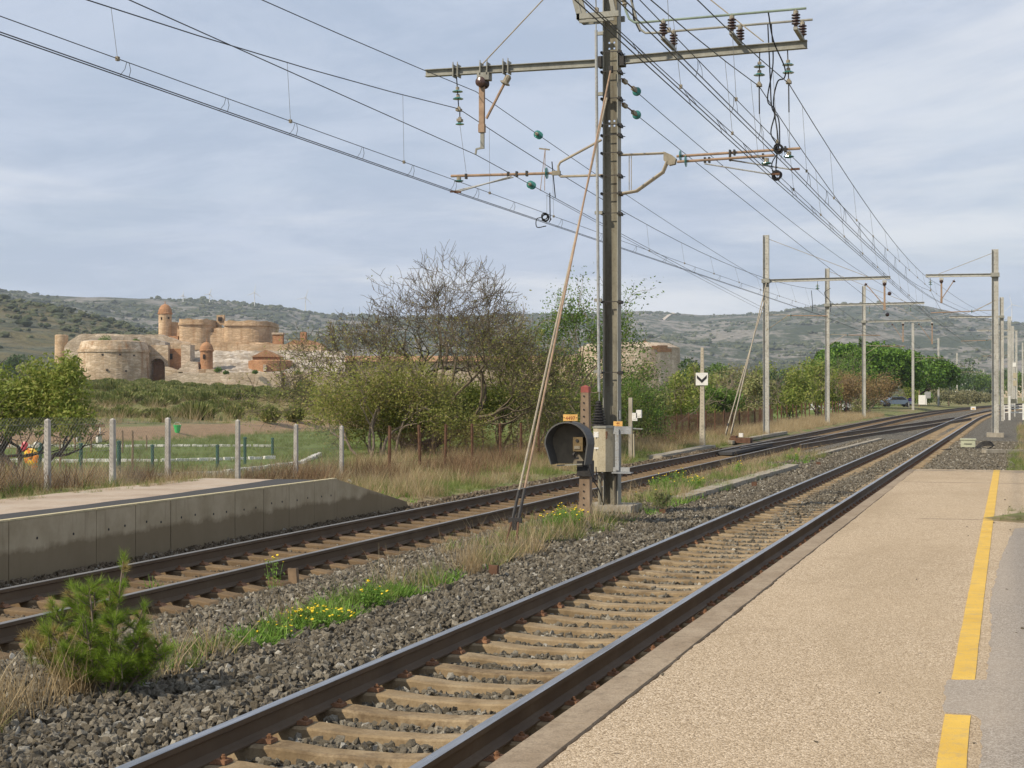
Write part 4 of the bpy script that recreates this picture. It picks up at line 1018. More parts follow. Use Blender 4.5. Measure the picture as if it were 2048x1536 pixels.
# telephone hood on its concrete post
hx, hy = -7.02, 25.5
hp_ = thing('hooded_signal_post', (hx, hy, -0.1), 'dark arched hood on a red topped concrete post with orange number plate', 'signal post')
pw, pd = 0.15, 0.14
mb = MB(); mb.add([(hx - 0.1, hy - 0.09, -0.2), (hx + 0.1, hy - 0.09, -0.2), (hx + 0.1, hy + 0.09, -0.2), (hx - 0.1, hy + 0.09, -0.2), (hx - 0.068, hy - 0.07, 2.07), (hx + 0.068, hy - 0.07, 2.07), (hx + 0.068, hy + 0.07, 2.07), (hx - 0.068, hy + 0.07, 2.07)], [(3, 2, 1, 0), (4, 5, 6, 7), (0, 1, 5, 4), (1, 2, 6, 5), (2, 3, 7, 6), (3, 0, 4, 7)])
po = mb.build('post', M['conc_tan'], hp_)
MB().add([(hx - 0.07, hy - 0.072, 2.072), (hx + 0.07, hy - 0.072, 2.072), (hx + 0.07, hy + 0.072, 2.072), (hx - 0.07, hy + 0.072, 2.072), (hx - 0.066, hy - 0.068, 2.17), (hx + 0.066, hy - 0.068, 2.17), (hx + 0.066, hy + 0.068, 2.17), (hx - 0.066, hy + 0.068, 2.17), (hx, hy, 2.2)],
         [(3, 2, 1, 0), (0, 1, 5, 4), (1, 2, 6, 5), (2, 3, 7, 6), (3, 0, 4, 7), (4, 5, 8), (5, 6, 8), (6, 7, 8), (7, 4, 8)]).build('red_cap', M['redpaint'], po)
for z in list(np.arange(0.05, 0.62, 0.115)) + list(np.arange(1.55, 2.05, 0.115)):
    MB().lathe([(0.014, 0), (0.016, 0.004)], (hx - 0.01, hy - 0.093 + 0.01 * z - 0.003, float(z)), (0, -1, 0), 8).build('bolt_hole', M['black'], po)
MB().box((hx, hy - 0.01, 0.78), (0.24, 0.24, 0.26)).build('post_clamp', M['dark'], hp_)
# hood: arched shell, open towards -Y
oc = Vector((hx - 0.2, hy - 0.52, 1.22))
prof = [(-0.27, -0.36), (-0.38, -0.02)] + [(0.38 * math.cos(R(180 - a)), 0.36 * math.sin(R(180 - a))) for a in range(12, 180, 12)] + [(0.38, -0.02), (0.33, -0.36)]
mb = MB(); th = 0.94; n_ = len(prof); dep = 0.44
for (ys_, sc2) in ((0, 1.0), (dep, 1.0), (dep, th), (0, th)):
    for (u, v_) in prof: mb.v.append((oc.x + u * sc2, oc.y + ys_, oc.z + (v_ * sc2 if v_ > -0.3 else v_)))
for i in range(n_ - 1):
    for k in range(4):
        a0 = k * n_ + i; b0 = ((k + 1) % 4) * n_ + i; mb.f.append((a0, a0 + 1, b0 + 1, b0)); mb.m.append(0)
for e in (0, n_ - 1): mb.f.append(tuple(k * n_ + e for k in range(4))); mb.m.append(0)
ho = mb.build('hood', M['hood'], hp_)
V = [(oc.x + u * 0.945, oc.y + dep - 0.02, oc.z + (v_ * 0.945 if v_ > -0.3 else v_)) for u, v_ in prof]
V2 = [(x, y + 0.018, z) for x, y, z in V]
MB().add(V + V2, [tuple(reversed(range(n_))), tuple(range(n_, 2 * n_))]).build('back_plate', M['hood_in'], ho)
tl = MB().box((oc.x + 0.15, oc.y + 0.3, oc.z - 0.02), (0.17, 0.2, 0.24)).build('telephone_box', plain('brass_yellow_box', (0.17, 0.12, 0.055), 0.55, 0.25, 9, dirt=(0.12, 0.08, 0.04)), hp_)
MB().box((oc.x + 0.14, oc.y + 0.195, oc.z - 0.075), (0.1, 0.012, 0.05)).build('keyplate', M['cap'], tl)
MB().lathe([(0.028, 0), (0.028, 0.012)], (oc.x + 0.14, oc.y + 0.2, oc.z + 0.04), (0, -1, 0), 10).build('dial', M['dark'], tl)
MB().tube([(oc.x + 0.1, oc.y + 0.25, oc.z - 0.14), (oc.x + 0.07, oc.y + 0.22, oc.z - 0.2), (oc.x + 0.09, oc.y + 0.24, oc.z - 0.26), (oc.x + 0.15, oc.y + 0.25, oc.z - 0.25)], 0.025, 7).build('handset', M['dark'], tl)
cable([(oc.x + 0.26, oc.y + 0.25, oc.z - 0.05), (oc.x + 0.31, oc.y + 0.2, oc.z - 0.3), (oc.x + 0.4, oc.y + 0.2, oc.z - 0.55), (oc.x + 0.46, oc.y + 0.25, oc.z - 0.62), (oc.x + 0.44, oc.y + 0.3, oc.z - 0.4)], 0.01, 'cable', M['pvc'], hp_)
MB().bar((oc.x - 0.25, hy - 0.2, 0.83), (oc.x + 0.2, hy - 0.2, 0.86), 0.05, 0.02).build('hood_bracket', M['steel'], hp_)
npl = MB().box((oc.x + 0.07, oc.y + 0.03, oc.z + 0.43), (0.25, 0.012, 0.11)).build('number_plate', M['plate'], hp_)
text_mesh('plate_number', '4497', 0.085, M['plate_text'], (oc.x + 0.07, oc.y + 0.0225, oc.z + 0.418), (R(90), 0, 0), npl)
for s in (-1, 1): MB().lathe([(0.009, 0), (0.009, 0.004)], (oc.x + 0.07 + s * 0.108, oc.y + 0.024, oc.z + 0.43), (0, -1, 0), 7).build('plate_screw', M['black'], npl)
MB().box((oc.x + 0.07, oc.y + 0.05, oc.z + 0.37), (0.04, 0.03, 0.12)).build('plate_bracket', M['dark'], hp_)

# ================================================================== other masts
def drop_post(root, x, y, zt, zb_, strut_dx):
    disc((x, y - 0.04, zt - 0.12), (0, 1, 0), 0.1, M['porcelain'], root, 'porcelain_shed', 0.1)
    MB().box((x, y, zt), (0.2, 0.16, 0.12)).build('drop_bracket', M['far_steel'], root)
    MB().box((x, y, (zt - 0.15 + zb_) / 2), (0.09, 0.07, zt - 0.15 - zb_)).build('drop_post', M['rust_tube'], root)
    MB().box((x, y, zb_ + 0.08), (0.11, 0.09, 0.26)).build('drop_foot', M['rust_tube'], root)
    MB().tube([(x + strut_dx, y, zt - 0.05), (x + 0.04 * (1 if strut_dx > 0 else -1), y, zb_ + 0.2)], 0.025, 6).build('strut', M['rust_tube'], root)
    disc((x + strut_dx * 0.96, y, zt - 0.13), (strut_dx * 0.5, 0, 0.85), 0.085, M['porcelain'], root, 'porcelain_shed', 0.05)
def mast(x, y, top, side, armz, arm_len, label, drops=(), sus=(), cant=None, group='masts along the line', detail=True, w=0.3, cant_z=5.95, tie=True, concrete_base=False):
    t = thing('catenary_mast', (x, y, float(zg(x, y))), label, 'mast', group)
    z0 = float(min(zg(x, y), 0.0)) - 0.3
    if detail:
        for s in (-1, 1): MB().box((x + s * (w / 2 - 0.01), y, (z0 + top) / 2), (0.02, w * 0.66, top - z0)).build('flange', M['far_steel'], t)
        MB().box((x, y, (z0 + top) / 2), (w - 0.04, 0.014, top - z0)).build('web', M['far_steel'], t)
    else:
        MB().box((x, y, (z0 + top) / 2), (w, w * 0.9, top - z0)).build('column', M['far_steel'], t)
    if concrete_base: MB().box((x, y, -0.16), (0.85, 0.85, 0.3)).build('foundation', M['conc'], t)
    if arm_len:
        xe = x + side * arm_len
        ibeam((x + side * 0.12, y - 0.0, armz), (xe, y, armz + 0.03), 0.16 if detail else 0.2, 0.14).build('crossarm', M['far_steel'], t)
        if detail: MB().box((x, y, armz), (w + 0.1, w + 0.1, 0.2)).build('arm_shoe', M['steel'], t)
        if tie: MB().tube([(x, y, top - 0.15), (x + side * arm_len * 0.82, y, armz + 0.1)], 0.014, 5).build('tie_rod', M['rod'], t)
    for (dx_, zb_, sdx) in drops: drop_post(t, dx_, y, armz - 0.16, zb_, sdx)
    for (sx, sz) in sus: glass_string(sx, y, armz - 0.08, (armz - 0.3, armz - 0.42), sz, t)
    if cant:
        x1, br = cant
        MB().tube([(x, y, cant_z + 0.04), (x + side * br, y, cant_z + 0.03)], 0.02, 6).build('bracket_tube', M['rod'], t)
        MB().tube([(x, y, cant_z - 0.75 if side > 0 else cant_z + 0.55), (x + side * br, y, cant_z)], 0.02, 6).build('bracket_tube', M['rod'], t)
        MB().tube([(x + side * br, y, cant_z), (x1, y, cant_z - 0.05)], 0.028, 7).build('register_tube', M['rust_tube'], t)
        disc((x + side * (br + 0.15), y, cant_z), (1, 0, 0), 0.11, M['glass'] if detail else M['cap'], t)
        MB().tube([(x1 - side * 1.2, y, cant_z - 0.08), (x1 - side * 0.05, y, cant_z - 0.28)], 0.017, 5).build('steady_arm', M['galv_bright'], t)
    return t
M1 = mast(-12.2, 78.8, 10.05, 1, 7.72, 6.15, 'tall grey mast left of the far track, nearest of the far row, with slanting stays', drops=((-6.33, 6.2, -0.95),), sus=((-9.62, 7.25),), cant=(-9.1, 1.1), tie=True)
for s in (-0.12, 0.12):
    MB().tube([(-12.2 + s * 0.4, 78.6, 7.6 - (0.9 if s < 0 else 0)), (-12.75 + s, 71.0, 0.15)], 0.03, 6).build('backstay_rod', M['rod'], M1)
    MB().tube([(-12.71 + s, 71.5, 0.62), (-12.75 + s, 70.95, -0.1)], 0.038, 6).build('anchor_rod', M['dark'], M1)
M2 = mast(-12.4, 107.0, 10.5, 1, 8.0, 6.4, 'grey mast left of the far track, second of the far row, above reddish scrub', drops=(), sus=((-6.9, 7.5), (-9.6, 7.4)), cant=(-8.9, 1.2), tie=True)
M3 = mast(-12.4, 133.2, 11.0, 1, 8.0, 5.5, 'grey mast left of the far track, third of the far row, before the reddish tamarisk', drops=((-9.2, 6.3, -0.9), (-7.05 + 0.2, 6.1, -1.1)), cant=(-9.0, 1.2), tie=True)
M4 = mast(-12.4, 196.7, 10.6, 1, 7.9, 0, 'grey mast left of the far track, fourth of the far row, before the umbrella pine', cant=(-8.6, 1.6), cant_z=6.3, detail=False)
M5 = mast(-12.4, 260.2, 10.8, 1, 8, 0, 'slim far mast at the right edge of the umbrella pine', cant=(-8.0, 1.6), cant_z=6.3, detail=False)
M6 = mast(-12.4, 339.1, 10.3, 1, 8, 0, 'slim far mast in front of the white warehouse', cant=(-7.5, 1.6), cant_z=6.3, detail=False)
for i, (x, y, h_, ps) in enumerate(((-12.4, 446, 9.6, 'just right of the white warehouse'), (-12.4, 598, 10.4, 'left of the farthest thin mast'), (-12.4, 800, 10.6, 'nearest the right foreground mast'))):
    mast(x, y, h_, 1, 8, 0, 'thin distant mast ' + ps, detail=False, w=0.42)
R1 = mast(-1.16, 83.4, 9.42, -1, 8.1, 3.45, 'nearest grey mast right of the near track with short arm reaching left', drops=((-3.82, 6.75, 0.65),), sus=((-4.37, 7.35),), cant=(-4.35, 1.0), cant_z=6.25, tie=True, w=0.34, concrete_base=True)
R2 = mast(-1.3, 129.0, 9.6, -1, 8.05, 4.0, 'grey mast right of the near track half hidden behind the nearest one', cant=(-4.4, 1.0), cant_z=6.2, w=0.32)
for i, (x, y, h_, ps) in enumerate(((-1.05, 188.0, 10.8, 'just right of the pair of overlapping masts'), (-0.9, 250.0, 12.2, 'behind the white crossing barrier'), (-0.5, 330.0, 14.5, 'second from the right frame edge'), (0.9, 420.0, 14.8, 'at the right frame edge'))):
    mast(x, y, h_, -1, h_ - 1.6, 3.6 if i < 2 else 0, 'slim far mast right of the tracks ' + ps, cant=(-4.0, 1.2) if i < 2 else None, cant_z=6.3, detail=False, w=0.4)

# ================================================================== overhead wires
def sag_pts(a, b, sag, n=16):
    a, b = Vector(a), Vector(b)
    return [a.lerp(b, i / n) - Vector((0, 0, 4 * sag * (i / n) * (1 - i / n))) for i in range(n + 1)]
def line(points, sags, n=16):
    out = []
    for i in range(len(points) - 1):
        seg = sag_pts(points[i], points[i + 1], sags[i], n); out += seg if i == 0 else seg[1:]
    return out
def at_y(path, y):
    for a, b in zip(path[:-1], path[1:]):
        if a.y <= y <= b.y: return a.lerp(b, (y - a.y) / (b.y - a.y) if b.y > a.y else 0)
    return path[-1].copy()
def wire(path, r, nm, parent, mat=None): return MB().tube(path, r, 5).build(nm, mat or M['wire'], parent)
def catenary(name, label, mess, msag, aux, asag, con, csag, drop_long, drop_short, double=True):
    t = thing(name, tuple(con[0]), label, 'overhead wire', 'overhead catenary lines')
    mp = line(mess, msag); ap = line(aux, asag); cp = line(con, csag)
    wire(mp, 0.0085, 'messenger_wire', t); wire(ap, 0.006, 'auxiliary_wire', t)
    for s in ((-0.035, 0.035) if double else (0,)): wire([p + Vector((s, 0, 0)) for p in cp], 0.0075, 'contact_wire', t)
    for y in drop_long:
        a_, b_ = at_y(mp, y), at_y(ap, y)
        MB().tube([a_, b_], 0.0035, 4).build('dropper', M['wirelight'], t)
        MB().box(b_, (0.035, 0.05, 0.05)).build('dropper_clip', M['cap'], t)
    for y in drop_short:
        for dy_, s in ((0.0, -0.035), (0.1, 0.035)) if double else ((0, 0),):
            a_, b_ = at_y(ap, y + dy_ * 0.5), at_y(cp, y + dy_); b_.x += s
            MB().tube([a_, a_.lerp(b_, 0.5) + Vector((0.012, 0.02, 0)), b_], 0.004, 4).build('dropper_loop', M['wire'], t)
    return t
V_ = Vector
catenary('catenary_line', 'double contact wire with its messenger and droppers above the far track',
         [V_((-10.9, -24, 7.3)), V_((-10.22, MY, 7.52)), V_((-9.62, 78.8, 7.24)), V_((-9.5, 133, 7.3)), V_((-8.6, 196, 7.3)), V_((-4.0, 262, 7.3))], [1.1, 0.72, 0.8, 0.9, 0.9],
         [V_((-10.5, -24, 6.14)), V_((-10.22, MY, 6.12)), V_((-9.35, 78.8, 6.18)), V_((-9.5, 133, 6.15)), V_((-8.6, 196, 6.15)), V_((-4.0, 262, 6.15))], [0.06] * 5,
         [V_((-10.55, -24, 5.92)), V_((-10.29, MY, 5.92)), V_((-9.45, 78.8, 5.93)), V_((-9.5, 133, 5.93)), V_((-8.6, 196, 5.93)), V_((-4.0, 262, 5.93))], [0.0] * 5,
         [16.2, 20.8, 25.2, 29.7, 34, 38.5, 43, 47.5, 52, 56.5, 61, 65.5, 70, 74.5, 84, 90, 96, 102], [16.4, 18.85, 20.95, 23.4, 25.6, 27.75, 29.0, 31.2, 34.6, 38.0, 41.5, 45, 49, 53, 57, 61, 65, 69, 73, 77])
catenary('catenary_line', 'left double contact wire above the near track hung below the left glass string',
         [V_((-4.1, -24, 7.45)), V_((-4.45, MY, 7.6)), V_((-4.37, 83.4, 7.36)), V_((-3.9, 129, 7.3)), V_((-3.0, 188, 7.3)), V_((1.6, 250, 7.3))], [1.0, 0.75, 0.8, 0.8, 0.8],
         [V_((-4.15, -24, 6.24)), V_((-4.32, MY, 6.19)), V_((-4.3, 83.4, 6.1)), V_((-3.9, 129, 6.15)), V_((-3.0, 188, 6.15)), V_((1.6, 250, 6.15))], [0.06] * 5,
         [V_((-3.85, -24, 5.94)), V_((-4.22, MY, 5.955)), V_((-4.3, 83.4, 5.9)), V_((-3.9, 129, 5.93)), V_((-3.0, 188, 5.93)), V_((1.6, 250, 5.93))], [0] * 5,
         [16, 20.4, 24.4, 27.0, 31.5, 36, 41, 46, 51, 56, 61, 66, 71, 76, 88, 96, 104, 112], [17.6, 20.6, 23.0, 25.4, 28.6, 31, 34.2, 37.5, 41, 45, 49, 53, 57, 61, 65, 70, 75, 80])
catenary('catenary_line', 'right double contact wire above the near track hung below the right glass string',
         [V_((-3.6, -24, 7.5)), V_((-3.92, MY, 7.62)), V_((-3.95, 83.4, 7.66)), V_((-1.4, 128.8, 8.0))], [1.0, 0.6, 0.3],
         [V_((-3.75, -24, 6.3)), V_((-3.84, MY, 6.28)), V_((-3.85, 83.4, 7.0)), V_((-1.4, 128.8, 7.6))], [0.06, 0.1, 0.1],
         [V_((-3.72, -24, 6.0)), V_((-3.84, MY, 6.045)), V_((-3.88, 83.4, 6.74)), V_((-1.4, 128.8, 7.4))], [0, 0.28, 0.1],
         [17.5, 22.0, 26.0, 29.8, 34.4, 39.4, 44, 49, 54, 59, 64, 69, 74, 79], [19.2, 21.8, 24.2, 26.6, 30, 33, 36.5, 40, 44, 48, 52, 57])
def lone(name, label, pts, sags, r=0.0075, ins=()):
    t = thing(name, tuple(pts[0]), label, 'overhead wire', 'anchored wires')
    p = line(pts, sags); wire(p, r, 'wire', t)
    for y in ins:
        for k in range(2):
            a_ = at_y(p, y + 0.16 * k); b_ = at_y(p, y + 0.16 * k + 0.1); d_ = (b_ - a_).normalized()
            disc(a_, d_, 0.088, M['glass'], t); MB().lathe([(0.025, 0), (0.04, 0.01), (0.04, 0.06), (0.02, 0.075)], a_ - d_ * 0.085, d_, 8).build('insulator_cap', M['cap'], t)
    return t
up_w = lone('anchored_messenger', 'upper single wire crossing behind the drop post to the far mast', [V_((-9.05, -24, 7.1)), V_((-9.87, MY, 7.83)), V_((-12.1, 78.6, 7.59))], [0.55, 0.15], ins=(32.6,))
lo_w = lone('anchored_contact_wire', 'lower single wire held by the hook of the drop post', [V_((-8.7, -24, 6.3)), V_((-9.87, MY, 6.62)), V_((-12.1, 78.6, 6.24))], [0.02, 0.06], ins=(32.0,))
wire([p + V_((0.05, 0, -0.06)) for p in line([V_((-10.1, 33.2, 6.55)), V_((-12.1, 78.6, 6.12))], [0.05])], 0.006, 'second_wire', lo_w)
g1 = lone('crossover_messenger', 'upper wire anchored on the right face of the big mast with glass insulator', [V_((MX + 0.18, MY, 7.9)), V_((-6.3, 78.8, 7.3)), V_((-4.2, 130, 7.3))], [0.28, 0.5])
g2 = lone('crossover_contact_wire', 'lower wire anchored on the right face of the big mast with glass insulator', [V_((MX + 0.18, MY, 7.45)), V_((-6.35, 78.8, 6.1)), V_((-4.2, 130, 5.95))], [0.02, 0.0])
for g_, z in ((g1, 7.9), (g2, 7.45)):
    for y, r, m_, nm in ((MY + 0.25, 0.05, M['cap'], 'anchor_link'), (MY + 0.95, 0.06, M['cap'], 'anchor_link')):
        f_ = (y - MY) / 50.0; c_ = V_((MX + 0.18 + 0.7 * f_, y, z - (0.95 if g_ is g1 else 1.35) * f_)); MB().box(c_, (0.06, 0.26, 0.07)).build(nm, m_, g_)
    f_ = 1.2 / 50; disc((MX + 0.18 + 0.7 * f_, MY + 1.15, z - 1.2 * f_), (0.02, 1, -0.02), 0.088, M['glass'], g_, t=0.05)
    MB().tube([(MX + 0.19, MY, z), (MX + 0.19, MY + 1.1, z - 0.02)], 0.014, 6).build('anchor_rod', M['rust'], g_)
# jumper loops hanging under the anchored wires
jt = thing('jumper_loop', (-10.0, 33.4, 5.4), 'black jumper cable hanging from the rusty left tube to a coil', 'cable')
cable([(-9.95, 33.3, 7.25), (-9.93, 33.35, 6.9), (-9.9, 33.4, 6.45)], 0.012, 'cable', M['pvc'], jt)
cable([(-10.0, 33.3, 6.55), (-10.02, 33.4, 6.0), (-10.0, 33.4, 5.98), (-10.05, 33.4, 5.9)], 0.012, 'cable', M['pvc'], jt)
MB().tube([(-10.1, 33.4, 6.5), (-10.1, 33.4, 5.9)], 0.004, 4).build('stay_wire', M['wirelight'], jt)
coil((-10.13, 33.4, 6.02), 0.085, jt, seed=8, turns=4)
cable([(-10.2, 33.4, 6.02), (-10.34, 33.4, 5.98), (-10.33, 33.4, 5.8), (-10.18, 33.6, 5.84)], 0.011, 'cable', M['pvc'], jt)
jt2 = thing('wire_spacer', (-9.95, 32.9, 6.2), 'pair of thin vertical links between the anchored wires left of the big mast', 'cable')
for s in (-0.05, 0.05): MB().tube([(-10.0, 32.95, 7.5), (-10.05 + s, 32.9, 6.55)], 0.008, 5).build('link', M['rust_tube'], jt2)
MB().bar((-10.14, 32.95, 7.5), (-9.9, 32.95, 7.46), 0.03, 0.03).build('yoke', M['cap'], jt2)
# jumper cables by the far mast arm
jt3 = thing('jumper_loop', (-9.2, 79.4, 6.0), 'black jumper cables hanging under the crossarm of the nearest far mast', 'cable')
cable([(-9.95, 79.0, 7.2), (-9.9, 79.0, 6.6), (-9.9, 79.0, 6.15)], 0.016, 'cable', M['pvc'], jt3); cable([(-9.0, 79.0, 7.3), (-9.3, 79, 7.05), (-9.0, 79.0, 6.6), (-9.0, 79.0, 6.1)], 0.016, 'cable', M['pvc'], jt3)
for i, (x, y, z) in enumerate(((-6.33, 80.5, 6.0), (-6.2, 80.2, 7.05))):
    t = thing('ball_insulator', (x, y, z), ('lower' if i == 0 else 'upper') + ' dark ball insulator on the crossover wire by the far mast', 'insulator')
    disc((x, y, z), (0.05, 1, 0), 0.1, M['porcelain'], t, 'porcelain_shed', 0.09); MB().box((x, y + 0.18, z), (0.06, 0.2, 0.06)).build('insulator_cap', M['cap'], t)

# ================================================================== the fortress
def stone(name, lo, hi, scale, streak, mortar=(0.2, 0.15, 0.1), sq=(2.2, 2.2, 4.0)):
    q = NM(name, 0.95, 0.05); pos = q.vec(src='Object')
    v = q.voro(scale, q.vec(sq, src='Object'), out='Color'); sc_ = q.n('ShaderNodeSeparateColor'); q.l(v, sc_.inputs[0])
    d_ = q.voro(scale, q.vec(sq, src='Object'), feat='DISTANCE_TO_EDGE')
    n = q.noise(0.35, 6, 0.65, pos); dr = q.noise(0.5, 5, 0.6, q.vec((2.2, 2.2, 0.16), src='Object')); f = q.noise(6, 5, 0.7, pos)
    c = q.mix(sc_.outputs[0], lo, hi)
    c = q.mix(q.ramp(n, [(0.38, 0.6), (0.58, 0.0)]), c, tuple(v * 0.6 for v in lo))
    c = q.mix(q.ramp(dr, [(0.5, 0.0), (0.68, streak)]), c, (0.3, 0.155, 0.075))
    c = q.mix(q.ramp(d_, [(0.0, 0.35), (0.1, 0.0)]), c, mortar)
    q.color(q.mix(q.ramp(f, [(0.35, 0.35), (0.6, 0.0)]), c, (0.17, 0.125, 0.08))).bump(q.math('ADD', d_, q.math('MULTIPLY', f, 0.3)), 0.7, 0.12)
    return q.m
M['fs'] = stone('fort_ochre_stone', (0.5, 0.375, 0.25), (0.72, 0.59, 0.44), 0.8, 0.75, sq=(1.1, 1.1, 3.2))
M['fk'] = stone('fort_keep_stone', (0.54, 0.385, 0.24), (0.68, 0.515, 0.35), 0.8, 0.5, sq=(0.9, 0.9, 3.0))
M['fp'] = stone('fort_pale_stone', (0.52, 0.42, 0.31), (0.72, 0.61, 0.48), 0.8, 0.25, sq=(1.1, 1.1, 2.6))
M['fr'] = stone('fort_red_brick', (0.43, 0.215, 0.11), (0.54, 0.3, 0.17), 1.0, 0.2, sq=(2, 2, 6))
M['ftal'] = stone('fort_rubble', (0.3, 0.25, 0.19), (0.64, 0.58, 0.5), 0.6, 0.1, sq=(1.6, 1.6, 1.8))
M['ftile'] = stone('fort_roof_tile', (0.4, 0.21, 0.11), (0.52, 0.32, 0.19), 1.2, 0.1, sq=(3, 3, 3))
M['hole'] = plain('dark_opening', (0.03, 0.022, 0.018), 0.9, 0.2, 3)
FD = 280.0
fo = thing('fortress', (_f[0] * FD, _f[1] * FD, 0.0), 'ochre stone fortress with round towers and domed turrets below the hills', 'fortress', rz=YAW)
def fu(px, dy=0.0): return (px - 1024) * (FD + dy) / 3100.0
def fz(py, dy=0.0): return (784 - py) * (FD + dy) / 3100.0 + EYE
def fbuild(mb, nm, m, par=fo): return mb.build(nm, M[m], par, local=True)
def drum(cx, rpx, y0, y1, dy, m, nm='tower', batter=0.03, ring=None, top=None, n=40, par=fo):
    r = rpx * (FD + dy) / 3100.0; z0, z1 = fz(y0, dy), fz(y1, dy)
    prof = [(r * (1 + batter), z0 - 2), (r, z1 if ring is None else fz(ring, dy) - 0.2)]
    if ring is not None:
        zr = fz(ring, dy); prof += [(r * 1.03, zr - 0.2), (r * 1.03, zr + 0.3), (r * 0.995, zr + 0.3), (r * 0.93, z1)]
    if top: prof += [(r * top[0], fz(top[1], dy)), (0.01, fz(top[1], dy) + 0.1)]
    else: prof += [(r * 0.85, z1 + 0.15), (0.01, z1)]
    return fbuild(MB().lathe(prof, (fu(cx, dy), dy, 0), n=n), nm, m, par)
def fwall(pts, base, dy, thick, m, nm='wall', par=fo):
    """wall with a broken top line: pts are (px, py) along its top"""
    top = []
    for (a, b), (c, d) in zip(pts[:-1], pts[1:]):
        k = max(1, int(abs(c - a) / 5))
        for i in range(k): t = i / k; top.append((fu(a + (c - a) * t, dy), fz(b + (d - b) * t, dy) + 0.16 * fbm(a + (c - a) * t, dy, 0.4, 2, 3.0)))
    top.append((fu(pts[-1][0], dy), fz(pts[-1][1], dy)))
    poly = top + [(fu(pts[-1][0], dy), fz(base, dy)), (fu(pts[0][0], dy), fz(base, dy))]
    return fbuild(MB().extr(poly, (0, dy, 0), (1, 0, 0), (0, 0, 1), (0, 1, 0), thick), nm, m, par)
def fbox(px0, px1, py0, py1, dy, thick, m, nm, par=fo): return fwall([(px0, py1), (px1, py1)], py0, dy, thick, m, nm, par)
def dome(cx, rpx, y0, y1, dy, m, par):
    r = rpx * (FD + dy) / 3100.0; z0, z1 = fz(y0, dy), fz(y1, dy); H_ = z1 - z0
    fbuild(MB().lathe([(r * 1.06, z0 - 0.25), (r * 1.08, z0)] + [(r * 1.0 * math.cos(t), z0 + H_ * math.sin(t)) for t in np.linspace(0.05, 1.5, 8)] + [(0.08, z1), (0.06, z1 + 0.5)], (fu(cx, dy), dy, 0), n=20), 'dome', m, par)
def opening(px, py, w, hgt, dy, par): fbuild(MB().box((fu(px, dy), dy, fz(py, dy)), (w, 0.3, hgt)), 'window', 'hole', par)
# left bastion and its ramparts
drum(228, 69, 775, 684, -12, 'fs', ring=703, batter=0.05)
for p_, y_ in ((180, 712), (205, 709), (240, 709), (268, 711), (214, 740), (252, 742)): opening(p_, y_, 0.3, 0.3, -12 - 6.25 * math.sqrt(max(0.02, 1 - ((p_ - 228) / 69.5) ** 2)), fo)
fwall([(128, 694), (136, 684), (152, 673), (162, 668), (200, 667), (245, 669), (320, 669), (352, 680), (384, 687)], 720, 2, 6, 'fp')
fwall([(160, 684), (190, 676), (235, 672), (300, 676), (330, 684)], 700, -6, 4, 'ftal', 'rampart_top')
drum(123, 13, 705, 671, 4, 'fk', 'small_turret')
# recessed wall with the arch
pts = [(290, 690), (336, 690), (336, 775), (329, 775), (329, 728)] + [(315 + 14 * math.cos(t), 728 - 11 * math.sin(t)) for t in np.linspace(0.15, 3.0, 9)] + [(301, 728), (301, 775), (290, 775)]
fbuild(MB().extr([(fu(a, -10), fz(b, -10)) for a, b in pts], (0, -10, 0), (1, 0, 0), (0, 0, 1), (0, 1, 0), 2.0), 'wall', 'fs')
fbox(298, 332, 775, 712, -7.9, 1, 'fr', 'arch_back')
fbox(336, 364, 760, 697, -8.5, 3, 'fr', 'wall'); opening(341, 713, 0.7, 1.0, -8.55, fo)
fbox(362, 380, 742, 689, -9.5, 4, 'fp', 'pier')
fwall([(330, 733), (352, 741), (360, 748), (395, 752)], 775, -14, 4, 'fs')
# keep
def rblock(a, b, ytop, ybase, dy, rl, rr, dep, band, m='fk', nm='keep_block'):
    """block with flat faces and rounded front corners, a projecting band and a crumbled parapet"""
    x0, x1 = fu(a, dy), fu(b, dy); P = []
    for t in np.linspace(math.pi, 1.5 * math.pi, 8): P.append((x0 + rl + rl * math.cos(t), dy + rl + rl * math.sin(t)))
    for f in (0.25, 0.5, 0.75): P.append((x0 + rl + (x1 - rr - x0 - rl) * f, dy))
    for t in np.linspace(1.5 * math.pi, 2 * math.pi, 10): P.append((x1 - rr + rr * math.cos(t), dy + rr + rr * math.sin(t)))
    P += [(x1, dy + dep), (x0, dy + dep)]
    t_ = fbuild(MB().prism(P, fz(ybase, dy) - 1, fz(band, dy)), nm, m)
    cxm, cym = (x0 + x1) / 2, dy + dep / 2
    Q = [(cxm + (x - cxm) * 1.03, cym + (y - cym) * 1.05) for x, y in P]
    fbuild(MB().prism(Q, fz(band, dy) - 0.02, fz(band, dy) + 0.28), 'band', m, t_)
    mb = MB().prism(P, fz(band, dy) + 0.26, fz(ytop, dy)); n = len(P)
    for k_ in range(n): x_, y_, z_ = mb.v[n + k_]; mb.v[n + k_] = (x_, y_, z_ + 0.5 * fbm(k_ * 0.7, a * 0.1, 1.0, 2, 2.0))
    fbuild(mb, 'parapet', m, t_)
    return t_
rblock(356, 418, 638, 692, 5.5, 1.0, 2.2, 12, 649); rblock(447, 536, 641, 692, 4.5, 0.9, 3.6, 13, 651)
fwall([(343, 644), (358, 645)], 690, 8, 3, 'fk', 'wall'); fwall([(414, 664), (428, 664), (428, 656), (450, 655)], 690, 6.5, 3, 'fk', 'wall')
fwall([(338, 686), (420, 687), (470, 683), (540, 685), (545, 688)], 700, 1.0, 3.4, 'fk', 'plinth')
fbox(433, 448, 650, 630, 12, 1.2, 'fk', 'chimney'); opening(440, 638, 0.7, 0.7, 11.9, fo)
